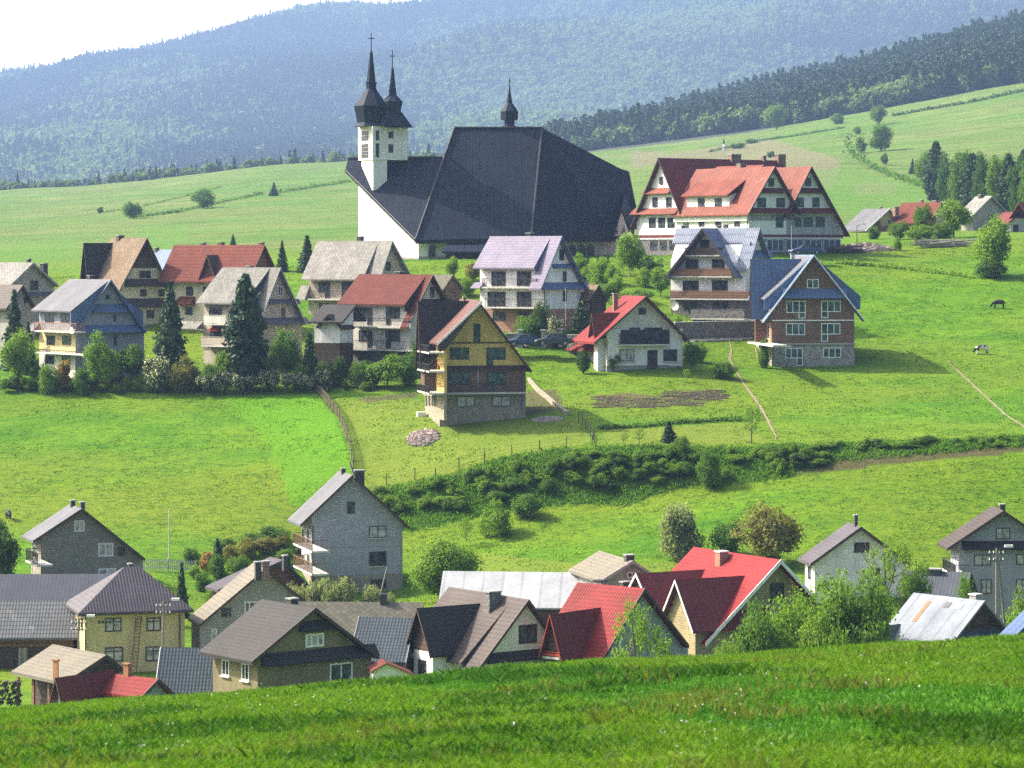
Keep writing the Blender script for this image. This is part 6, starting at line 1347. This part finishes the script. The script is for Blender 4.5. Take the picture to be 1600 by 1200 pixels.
# ------------------------------------------------------------ paths, heaps, beds
def strip(name, pts, wpx, m, lift=.05):
    q = MB(); P_ = []
    for (x0, y0), (x1, y1) in zip(pts, pts[1:]):
        n = max(2, int(math.hypot(x1-x0, y1-y0)/5))
        for i in range(n): P_.append((x0+(x1-x0)*i/n, y0+(y1-y0)*i/n))
    P_.append(pts[-1]); L = [Vector(hit(*p)) for p in P_]; e = []
    for i, p in enumerate(L):
        d = (L[min(i+1, len(L)-1)]-L[max(i-1, 0)]); d.z = 0; d.normalize(); n = Vector((d.y, -d.x, 0)); w = wpx/F*p.y*.5*(1+.25*math.sin(i*1.7))*min(1, .25+i*.12, .25+(len(L)-1-i)*.12)
        a, b = p+n*w, p-n*w; a.z = gz(a.x, a.y)+lift; b.z = gz(b.x, b.y)+lift; e.append((a, b))
    for (a, b), (c, d) in zip(e, e[1:]): q.face([a, b, d, c])
    return q.build(name, m)
M['dirt'] = stuccoed('trodden_dirt', (.22, .18, .1), .4); M['soil'] = stuccoed('dark_soil', (.075, .05, .035), .4); M['gravel'] = stuccoed('gravel', (.3, .28, .25), .4)
tag(strip('path', [(1139, 532), (1143, 548), (1140, 562), (1150, 580), (1160, 598), (1178, 622), (1190, 640), (1203, 665), (1213, 684), (1211, 690)], 4.5, M['dirt']), kind='structure')
tag(strip('path', [(1480, 565), (1515, 598), (1545, 625), (1570, 648), (1600, 668), (1640, 690)], 4, M['dirt']), kind='structure')
tag(strip('path', [(1180, 545), (1184, 562), (1200, 572)], 5, M['dirt'], .06), kind='structure')
tag(strip('road', [(760, 536), (820, 541), (890, 540), (960, 541), (1060, 534), (1180, 530)], 11, M['gravel'], .07), kind='structure')
M['rock'] = stonewall('rock', (.6, .52, .47), (.4, .3, .27), (.25, .2, .17), 5.)
def heap(name, px, py, wpx, dm, hm, n, label, seed, mt='rock', D=None, rs=.16, extra=None):
    """one heap of loose stones"""
    rng = random.Random(seed); X, D_, z = hit(px, py) if D is None else ((px-800)/F*D, D, 0); D = D_; w = wpx/F*D/2; q = MB()
    for i in range(n):
        a = rng.uniform(0, 6.283); r = math.sqrt(rng.random()); x = X+w*r*math.cos(a); y = D+dm*r*math.sin(a); s = rs*rng.uniform(.5, 1.5); zz = gz(x, y)+hm*(1-r)**.7*rng.uniform(.4, 1)
        v = [Vector((x+s*rng.uniform(.5, 1)*sx, y+s*rng.uniform(.5, 1)*sy, zz+s*rng.uniform(.4, .9)*sz)) for sz in (-1, 1) for sy in (-1, 1) for sx in (-1, 1)]
        for f in ((0, 1, 5, 4), (1, 3, 7, 5), (3, 2, 6, 7), (2, 0, 4, 6), (4, 5, 7, 6)): q.face([v[k] for k in f])
    return tag(q.build(name, M[mt]), label, 'stone heap')
heap('stone_heap', 661, 686, 50, 2.6, .4, 480, 'oval heap of pinkish stones on the mown slope', 1, rs=.17)
heap('stone_heap', 1350, 392, 100, 2.2, 1.0, 420, 'long heap of pale field stones right of the guest house', 2, rs=.28); heap('gravel_heap', 855, 656, 50, 1.3, .25, 500, 'pale gravel heap right of the ochre gabled house', 3, rs=.09)
def logs(name, px, py, wpx, n, label, seed, mt='bark_pale'):
    rng = random.Random(seed); X, D, z = hit(px, py); w = wpx/F*D; q = MB()
    for i in range(n):
        L = rng.uniform(2.2, 3.4); x = X-w/2+w*rng.random(); zz = z+rng.random()*.9; y = D+rng.uniform(-.8, .8); q.tube((x-L/2, y, zz+rng.uniform(-.1, .1)), (x+L/2, y+rng.uniform(-.3, .3), zz+.1+rng.uniform(-.1, .1)), .13, .12, 6)
    return tag(q.build(name, M[mt]), label, 'log pile')
logs('log_pile', 1475, 386, 72, 46, 'long pile of dark and pale logs before the distant pale roof', 5); logs('log_pile', 1318, 396, 36, 20, 'short dark log pile nearest the guest house corner', 6, 'bark')
# vegetable beds: rows of soil and plants
def bed(px0, px1, py0, py1, label, seed):
    rng = random.Random(seed); q = MB(); A = []
    y0, y1 = hit((px0+px1)/2, py1)[1], hit((px0+px1)/2, py0)[1]; n = max(3, int((y1-y0)/.7)); 
    for i in range(n):
        y = y0+(y1-y0)*i/n; xa = (px0-800)/F*y+rng.uniform(-.9, .9); xb = (px1-800)/F*y+rng.uniform(-1.1, 1.1); m = int((xb-xa)/.6)
        for j in range(m):
            x = xa+(xb-xa)*j/m; z = gz(x, y); x2 = xa+(xb-xa)*(j+1)/m; z2 = gz(x2, y); q.face([(x, y-.25, z+.03), (x2, y-.25, z2+.03), (x2, y, z2+.09), (x, y, z+.09)]); q.face([(x2, y+.25, z2+.03), (x, y+.25, z+.03), (x, y, z+.09), (x2, y, z2+.09)])
            if rng.random() < .6: A.append((x, y, z+.14))
    o = q.build('vegetable_bed', M['soil']); tag(o, label, 'vegetable bed')
    rr = np.random.RandomState(seed); Pc = np.repeat(np.array(A), 6, 0)+rr.normal(size=(len(A)*6, 3))*.1; tag(link('seedlings', quads_mesh('seedlings', rquads(rr, Pc, .08), M['leaf_light'], rr.rand(len(Pc))), o), kind='stuff')
bed(934, 984, 618, 636, 'dark freshly dug vegetable bed, leftmost below the white cottage', 1); bed(1040, 1084, 611, 634, 'brown bed in the middle with a few green rows', 2); bed(1090, 1128, 609, 626, 'planted bed with dotted seedlings nearest the footpath', 3)
bed(985, 1038, 622, 638, 'half green bed between the dug ones', 4)

# ------------------------------------------------------------ fences, walls, poles
def fence(name, pts, label, h=1.1, step=2.4, kind='wire', m='woodd', rail=None, cat='fence'):
    L = [Vector(hit(*p)) for p in pts]; o = empty(name, L[0], 0, label, cat); O_ = L[0]; q = MB(); last = None; dense = []
    for a, b in zip(L, L[1:]):
        n = max(1, int((b-a).length/step))
        for i in range(n): p = a.lerp(b, i/n); dense.append(Vector((p.x, p.y, gz(p.x, p.y))))
    dense.append(Vector((L[-1].x, L[-1].y, gz(L[-1].x, L[-1].y))))
    for i, p in enumerate(dense):
        b = MB(); c = p-O_; t = h*(1+.1*math.sin(i*2.3)); b.tube(c-Vector((0, 0, .3)), c+Vector((.03*math.sin(i), 0, t)), .055, .05, 5)
        if i < 90: b.build('post', M[m], o)
    for a, b in zip(dense, dense[1:]):
        a, b = a-O_, b-O_; U = Vector((0, 0, 1))
        if kind == 'wire':
            for k in (.35, .65, .92): q.tube(a+U*h*k, b+U*h*k, .012, None, 3)
        elif kind == 'rail':
            for k in (.45, .9): q.tube(a+U*h*k, b+U*h*k, .045, None, 4)
        else:
            for k in (.3, .8): q.tube(a+U*h*k, b+U*h*k, .03, None, 4)
            n = max(2, int((b-a).length/.17))
            for i in range(n): c = a.lerp(b, (i+.5)/n); e = (b-a).normalized()*.04; q.face([c-e+U*.05, c+e+U*.05, c+e+U*h, c-e+U*h])
    q.build('wires' if kind == 'wire' else 'rails' if kind == 'rail' else 'pickets', M[m], o); return o
fence('wire_fence', [(604, 759), (648, 752), (680, 750), (717, 735), (757, 722), (800, 713), (843, 707), (885, 700), (925, 698)], 'sparse wire fence with thin posts along the top of the bank')
fence('picket_fence', [(494, 616), (512, 632), (527, 652), (539, 680), (547, 705), (552, 738)], 'dark board fence curving down from the orchard to the tall grey house', 1.2, 2.2, 'picket', 'woodd')
fence('rail_fence', [(84, 614), (130, 612), (180, 612), (260, 611)], 'old rail fence along the top of the left meadow', 1.0, 2.6, 'rail'); fence('orchard_fence', [(500, 610), (560, 612), (640, 604)], 'thin garden fence below the apple tree', .9, 2.6, 'wire')
fence('stake_fence', [(904, 662), (915, 672), (927, 688), (931, 700)], 'short row of thin stakes right of the mown slope', 1.2, 1.4); fence('picket_fence', [(222, 893), (262, 893), (306, 895)], 'pale picket fence behind the slim spruce', 1.1, 2.2, 'picket', 'slab')
def wall_(name, pts, label, h, m, th=.35, cap=None, D=None):
    L = [Vector(hit(*p)) if len(p) == 2 else Vector(((p[0]-800)/F*p[2], p[2], (HY-p[1])/F*p[2])) for p in pts]; o = empty(name, L[0], 0, label, 'wall'); q = MB(); c_ = MB()
    for a, b in zip(L, L[1:]):
        a_, b_ = a-L[0], b-L[0]; d = (b-a); d.z = 0; d.normalize(); n = Vector((-d.y, d.x, 0))*th
        for mb, z0, z1, g in ((q, -1.5, h, 0), (c_, h+.003, h+.1, .05)):
            e = n.normalized()*g; A = a_-e; B = b_-e; n2 = n+e*2; U = lambda k: Vector((0, 0, k))
            mb.face([A+U(z0), B+U(z0), B+U(z1), A+U(z1)]); mb.face([B+n2+U(z0), A+n2+U(z0), A+n2+U(z1), B+n2+U(z1)]); mb.face([A+U(z1), B+U(z1), B+n2+U(z1), A+n2+U(z1)]); mb.face([A+n2+U(z0), A+U(z0), A+U(z1), A+n2+U(z1)]); mb.face([B+U(z0), B+n2+U(z0), B+n2+U(z1), B+U(z1)])
    q.build('wall', M[m], o); c_.build('coping', M[cap or 'slab'], o); return o
wall_('retaining_wall', [(1055, 530), (1120, 529), (1180, 528)], 'dark stone retaining wall below the chalet terrace', 1.9, 'darkstone'); wall_('yard_wall', [(886, 537, 353.5), (922, 537, 352.5), (960, 536, 352)], 'grey stone yard wall right of the parked cars', .95, 'stone')
wall_('garden_wall', [(824, 596), (838, 612), (852, 624), (868, 638), (885, 650)], 'low grey block wall running down from the ochre gabled house', .35, 'tanstone', .25, cap='tanstone')
wall_('gate_wall', [(790, 538, 356), (818, 538, 355.5)], 'brown gate wall left of the parked cars', 1.2, 'darkstone')
for i, (x, y) in enumerate([(813, 528), (849, 528), (876, 526)]):
    o = empty('gate_pillar', P(x, y+12, 355.2), 0, 'pale stone gate pillar behind the parked cars', 'pillar', 'gate pillars behind the cars'); q = MB(); q.box(-.25, .25, -.25, .25, -.3, 1.7); q.build('shaft', M['stone'], o); q = MB(); q.box(-.32, .32, -.32, .32, 1.703, 1.85); q.build('cap', M['slab'], o)
def pole(name, px, py, D, top, label, r=.11, lamp=False, arms=0, double=False, m='woodg', cat='utility pole', lean=0, kind=None):
    b = P(px, py, D); h = (py-top)/F*D; o = empty(name, b, 0, label, cat); q = MB(); q.tube((0, 0, -.5), (lean, 0, h), r, r*.7, 8)
    q.build('mast', M[m], o)
    if double: q = MB(); q.tube((.75, 0, -.5), (.1+lean, 0, h*.93), r*.9, r*.6, 8); q.build('strut', M[m], o)
    for k in range(arms):
        q = MB(); z = h-.35-k*.5; q.tube((lean-.55, 0, z), (lean+.55, 0, z), .04); a = q.build('crossarm', M['iron'], o)
        for x in (-.5, -.2, .2, .5): q = MB(); q.tube((lean+x, 0, z), (lean+x, 0, z+.18), .05, .03); q.build('insulator', M['wtrim'], a)
    if lamp:
        q = MB(); q.tube((lean, 0, h-.1), (lean+.8, 0, h+.15), .03); a = q.build('lamp_arm', M['iron'], o); q = MB(); q.box(lean+.6, lean+1.2, -.14, .14, h+.08, h+.26); q.build('lamp_head', M['wtrim'], a)
    return o
pole('utility_pole', 255, 1062, 228, 940, 'wooden pole with lamp standing before the yellow house', lamp=True, arms=2); pole('utility_pole', 1557, 1000, 225, 857, 'double legged wooden pole with lamp before the blue grey house', lamp=True, arms=2, double=True)
pole('utility_pole', 123, 1062, 229, 966, 'short wooden pole at the left corner of the yellow house', lamp=True, arms=2, r=.08); pole('street_lamp', 884, 528, 356, 450, 'slim grey lamp pole before the lilac roofed house', .06, m='gtrim', cat='lamp')
pole('clothes_pole', 588, 945, 258, 886, 'leaning thin pole before the tall grey house', .07, lean=.9, cat='pole'); pole('wooden_pole', 264, 880, 281, 795, 'thin pale pole standing in the left meadow', .05, m='slab', cat='pole')
pole('street_lamp', 1339, 398, 424, 352, 'thin lamp pole on the lawn right of the guest house', .06, lamp=True, m='iron', cat='lamp'); pole('utility_pole', 1237, 396, 412, 352, 'small pole in front of the guest house shop windows', .06, m='gtrim', cat='pole')
pole('chimney_pole', 555, 738, 277, 722, 'weathered board leaning on the chimney of the tall grey house', .1, m='woodg', cat='post', lean=-.5)

# ------------------------------------------------------------ cars
def car(px, py, D, rz, col, label, L=4.3):
    t = NT('car_paint'); t.b.inputs['Base Color'].default_value = col+(1,); t.b.inputs['Roughness'].default_value = .45; t.b.inputs['Coat Weight'].default_value = .1
    o = empty('parked_car', P(px, py, D), rz, label, 'car', None); W = .84
    def loft(secs):
        q = MB()
        for (y0, r0), (y1, r1) in zip(secs, secs[1:]):
            n = len(r0)
            for i in range(n-1): q.face([(y0,)+r0[i], (y0,)+r0[i+1], (y1,)+r1[i+1], (y1,)+r1[i]])
        q.face([(secs[0][0],)+p for p in reversed(secs[0][1])]); q.face([(secs[-1][0],)+p for p in secs[-1][1]]); return q
    def sec(w, zb, zm, zt, wt): return [(-w*.9, zb), (-w, zb+.12), (-w, zm), (-wt, zt), (wt, zt), (w, zm), (w, zb+.12), (w*.9, zb)]
    b = loft([(-2.15, sec(.72, .34, .5, .58, .6)), (-2.0, sec(.82, .25, .6, .68, .74)), (-1.0, sec(W, .22, .78, .9, .76)), (.0, sec(W, .22, .8, .93, .78)), (1.2, sec(W, .22, .8, .93, .78)), (1.95, sec(.82, .25, .78, .9, .74)), (2.12, sec(.74, .34, .6, .74, .62))]); b.build('body', t.m, o, True)
    c = loft([(-.95, [(-.72, .9), (-.68, .92), (.68, .92), (.72, .9)]), (-.3, [(-.74, .9), (-.6, 1.36), (.6, 1.36), (.74, .9)]), (.9, [(-.74, .9), (-.6, 1.38), (.6, 1.38), (.74, .9)]), (1.6, [(-.72, .9), (-.66, .95), (.66, .95), (.72, .9)])]); c.build('windows', M['glass'], o)
    q = MB(); q.face([(-.32, -.58, 1.372), (.92, -.58, 1.392), (.92, .58, 1.392), (-.32, .58, 1.372)]); r = q.build('roof', t.m, o); q = MB()
    for y in (-.63, .63):
        for x0, x1 in ((-.9, -.34), (.95, 1.55)): q.tube((x0, y*1.08, .93), (x1 if x0 < 0 else x0, y, 1.37), .03) if x0 < 0 else q.tube((x0, y, 1.37), (x1, y*1.08, .95), .03)
        q.tube((.25, y*1.15, .92), (.25, y, 1.36), .03)
    q.build('pillars', t.m, r)
    for x in (-1.32, 1.3):
        for y in (-.8, .8):
            q = MB(); q.tube((x, y-.1, .31), (x, y+.1, .31), .31, None, 16); w = q.build('wheel', M['black'], o); q = MB(); s = 1 if y > 0 else -1; q.tube((x, y+.09*s, .31), (x, y+.115*s, .31), .18, None, 10); q.build('rim', M['gtrim'], w)
    for y in (-.6, .6):
        q = MB(); q.box(-2.17, -2.08, y-.15, y+.15, .52, .64); q.build('headlight', M['wtrim'], o); q = MB(); q.box(2.06, 2.14, y-.15, y+.15, .6, .74); q.build('tail_light', M['rtrim'], o)
car(864, 540, 351, R(8), (.03, .055, .06), 'dark green parked saloon car beside the yard wall'); car(818, 541, 351.5, R(12), (.03, .06, .14), 'dark blue parked car half hidden behind the ochre gabled house'); car(1259, 398, 410, R(10), (.03, .06, .16), 'blue parked car before the shop windows of the guest house')

# ------------------------------------------------------------ cows
M['cow_black'] = plain('black_hide', (.012, .012, .012), .7)
t = NT('pied_hide'); n = t.add('ShaderNodeTexNoise', _Scale=1.5, _Detail=1.); t.lk(t.add('ShaderNodeTexCoord').outputs['Object'], n.inputs['Vector'])
t.lk(t.mix(t.ramp(n.outputs['Fac'], [(.47, 0), (.5, 1)]), (.7, .68, .62), (.015, .015, .015)), t.b.inputs['Base Color']); M['cow_pied'] = t.m
def cow(px, py, rz, m, label, s=1.):
    X, D, z = hit(px, py)
    V = [(0, 0, 1.12), (.45, 0, 1.15), (.75, 0, 1.12), (-.45, 0, 1.1), (-.78, 0, 1.14), (-1.0, 0, .88), (-1.2, 0, .52), (-1.34, 0, .26),
         (-.55, .22, .75), (-.57, .22, .38), (-.55, .22, .04), (-.6, -.22, .75), (-.72, -.22, .38), (-.78, -.22, .04),
         (.62, .2, .78), (.74, .2, .42), (.66, .2, .04), (.6, -.2, .78), (.62, -.2, .42), (.5, -.2, .04), (.9, 0, 1.08), (.96, 0, .6)]
    E = [(0, 1), (1, 2), (0, 3), (3, 4), (4, 5), (5, 6), (6, 7), (4, 8), (8, 9), (9, 10), (4, 11), (11, 12), (12, 13), (2, 14), (14, 15), (15, 16), (2, 17), (17, 18), (18, 19), (2, 20), (20, 21)]
    rad = {0: (.42, .44), 1: (.41, .43), 2: (.36, .36), 3: (.38, .41), 4: (.28, .35), 5: (.2, .22), 6: (.15, .16), 7: (.09, .1), 8: (.13, .15), 9: (.07, .07), 10: (.07, .06), 11: (.13, .15), 12: (.07, .07), 13: (.07, .06), 14: (.15, .17), 15: (.08, .08), 16: (.07, .06), 17: (.15, .17), 18: (.08, .08), 19: (.07, .06), 20: (.05, .05), 21: (.03, .03)}
    me = bpy.data.meshes.new('cow'); me.from_pydata(V, E, []); o = bpy.data.objects.new('cow', me); C.objects.link(o); o.location = (X, D, z); o.rotation_euler = (0, 0, rz); o.scale = (s, s, s*.9)
    sm = o.modifiers.new('skin', 'SKIN'); 
    if not me.skin_vertices:
        bm = bmesh.new(); bm.from_mesh(me); bm.verts.layers.skin.verify(); bm.to_mesh(me); bm.free()
    for i, sv in enumerate(me.skin_vertices[0].data): sv.radius = rad[i]; sv.use_root = i == 0
    o.modifiers.new('sub', 'SUBSURF').render_levels = 2; me.materials.append(m); tag(o, label, 'cow')
    for y in (-1, 1):
        q = MB(); q.tube((-1.2, .12*y, .72), (-1.18, .3*y, .74), .06, .03, 6); q.build('ear', m, o); q = MB(); q.tube((-1.16, .09*y, .78), (-1.2, .17*y, .95), .03, .01, 6); q.build('horn', M['slab'], o)
cow(1535, 554, R(-14), M['cow_pied'], 'black and white cow grazing on the right meadow', .82); cow(1561, 483, R(-8), M['cow_black'], 'black cow grazing above the pied one', .82); cow(13, 812, R(110), M['cow_black'], 'small dark cow seen end on at the left edge of the meadow', .65)
# small things
def lump(name, px, py, D, dims, m, label, cat):
    b = P(px, py, D); o = empty(name, b, R(12), label, cat); w, d, h_ = dims; q = MB(); q.box(-w/2, w/2, -d/2, d/2, -.1, h_*.9); q.build('body', M[m], o); q = MB(); q.box(-w/2-.03, w/2+.03, -d/2-.03, d/2+.03, h_*.9+.002, h_); q.build('lid', M[m], o)
X, D_, z_ = hit(658, 651); lump('white_box', 658, 651, D_, (.85, .8, .5), 'wtrim', 'white box lying on the grass at the corner of the ochre gabled house', 'box')
# wayside shrine on the upper field
X, D_, z_ = hit(1131, 236); o = empty('wayside_shrine', (X, D_, z_), 0, 'tiny white wayside shrine with tree behind it on the upper field', 'shrine'); q = MB(); q.box(-.5, .5, -.5, .5, -.3, 2.0); q.build('base', M['wtrim'], o); q = MB(); q.face([(-.6, -.6, 2.0), (.6, -.6, 2.0), (0, 0, 3.1)]); q.face([(.6, -.6, 2), (.6, .6, 2), (0, 0, 3.1)]); q.face([(.6, .6, 2), (-.6, .6, 2), (0, 0, 3.1)]); q.face([(-.6, .6, 2), (-.6, -.6, 2), (0, 0, 3.1)]); q.build('roof', M['wtrim'], o)
T('shrine_tree', 1131, 233, 17, 7, 'spruce', 'narrow tiny tree directly behind the wayside shrine')
# firewood under the weathered shed
q = MB(); rg = random.Random(4); b = P(14, 1080, 214)
for i in range(150): x = rg.uniform(-.8, .8); z = rg.uniform(-1, .7); q.tube((b.x+x, b.y-.4, b.z+z), (b.x+x+rg.uniform(-.1, .1), b.y+.4, b.z+z), .06, None, 7)
tag(q.build('firewood_stack', M['bark']), 'stack of split firewood at the bottom left corner', 'firewood')
q = MB(); rg = random.Random(8)
fx = []
for (x0, x1, y0, y1, n) in ((1020, 1215, 1110, 1200, 44), (200, 560, 1075, 1130, 60), (120, 300, 1120, 1200, 40), (900, 1600, 1020, 1110, 50), (560, 900, 1080, 1160, 24)):
    for i in range(int(n*.7)):
        px, py = rg.uniform(x0, x1), rg.uniform(y0, y1); D = None
        for d in np.arange(46, 97, .5):
            X = (px-800)/F*d
            if HY-gz(X, d)*F/d <= py: D = d; break
        if D: fx.append((X, D, gz(X, D)+rg.uniform(.16, .3)))
rr = np.random.RandomState(3); Pc = np.repeat(np.array(fx), 5, 0)+rr.normal(size=(len(fx)*5, 3))*.008
tag(link('meadow_flowers', quads_mesh('meadow_flowers', rquads(rr, Pc, .013), M['wtrim'], rr.rand(len(Pc)))), 'scattered white dandelion heads in the near meadow', 'flowers', kind='stuff')

# ------------------------------------------------------------ camera, light, air
cam = bpy.data.cameras.new('camera'); co = bpy.data.objects.new('camera', cam); C.objects.link(co); scn.camera = co
cam.sensor_width = 36; cam.lens = F/1600*36; cam.shift_y = -200/1600; cam.clip_start = 1; cam.clip_end = 14000
cam.dof.use_dof = True; cam.dof.focus_distance = 330; cam.dof.aperture_fstop = 2.6; co.location = (0, 0, 0); co.rotation_euler = (R(90), 0, 0)
SAZ, SEL = 17, 40     # the sun stands left and a little behind the village
sd = Vector((-math.cos(R(SAZ))*math.cos(R(SEL)), math.sin(R(SAZ))*math.cos(R(SEL)), math.sin(R(SEL))))
sl = bpy.data.lights.new('sun', 'SUN'); sl.energy = 4.9; sl.angle = R(.6); sl.color = (1, .91, .74)
so = bpy.data.objects.new('sun', sl); C.objects.link(so); so.rotation_euler = sd.to_track_quat('Z', 'Y').to_euler(); so.location = (-200, 60, 200)
w = bpy.data.worlds.new('World'); scn.world = w; w.use_nodes = True; nt = w.node_tree
sky = nt.nodes.new('ShaderNodeTexSky'); sky.sky_type = 'NISHITA'; sky.sun_disc = False; sky.sun_elevation = R(SEL)
sky.sun_rotation = math.atan2(sd.x, sd.y); sky.air_density = 1.0; sky.dust_density = 8; sky.ozone_density = .8
bg = nt.nodes['Background']; bg.inputs[1].default_value = .15; # bright milky air low over the ridge on the sun's side
tc = nt.nodes.new('ShaderNodeTexCoord'); sx = nt.nodes.new('ShaderNodeSeparateXYZ'); nt.links.new(tc.outputs['Generated'], sx.inputs[0])
def mth(op, a, b=None):
    n = nt.nodes.new('ShaderNodeMath'); n.operation = op
    for i, x in enumerate((a, b)):
        if x is None: continue
        if isinstance(x, (int, float)): n.inputs[i].default_value = x
        else: nt.links.new(x, n.inputs[i])
    return n.outputs[0]
el = mth('DIVIDE', sx.outputs[2], .13); low = mth('POWER', 2.718, mth('MULTIPLY', mth('MULTIPLY', el, el), -1))
az = mth('MAXIMUM', mth('ADD', mth('MULTIPLY', sx.outputs[0], -.5), mth('MULTIPLY', sx.outputs[1], .866)), 0)
gl = mth('MULTIPLY', low, mth('POWER', az, 4)); mx = nt.nodes.new('ShaderNodeVectorMath'); mx.operation = 'SCALE'; mx.inputs[0].default_value = (11, 10.4, 9.0); nt.links.new(gl, mx.inputs['Scale'])
ad = nt.nodes.new('ShaderNodeVectorMath'); ad.operation = 'ADD'; nt.links.new(sky.outputs[0], ad.inputs[0]); nt.links.new(mx.outputs[0], ad.inputs[1]); nt.links.new(ad.outputs[0], bg.inputs[0])
hz = MB(); hz.box(-3000, 3000, -70, 8100, -60, 950)
ho = hz.build('haze', M['black']); hm = bpy.data.materials.new('haze_air'); hm.use_nodes = True; t = hm.node_tree
for n in list(t.nodes):
    if n.type == 'BSDF_PRINCIPLED': t.nodes.remove(n)
pv = t.nodes.new('ShaderNodeVolumePrincipled'); pv.inputs['Color'].default_value = HAZE_C+(1,); pv.inputs['Density'].default_value = HAZE_D; pv.inputs['Anisotropy'].default_value = .2
t.links.new(pv.outputs[0], t.nodes['Material Output'].inputs['Volume']); ho.data.materials[0] = hm; tag(ho, kind='stuff')
scn.view_settings.view_transform = 'Standard'; scn.view_settings.look = 'None'; scn.view_settings.gamma = 1; scn.view_settings.use_curve_mapping = False
scn.view_settings.exposure = EXPO
cy = scn.cycles; cy.max_bounces = 5; cy.diffuse_bounces = 2; cy.glossy_bounces = 2; cy.transmission_bounces = 3; cy.volume_bounces = 0; cy.transparent_max_bounces = 6
cy.use_denoising = False; cy.use_adaptive_sampling = False; cy.sample_clamp_indirect = 4; cy.volume_max_steps = 64
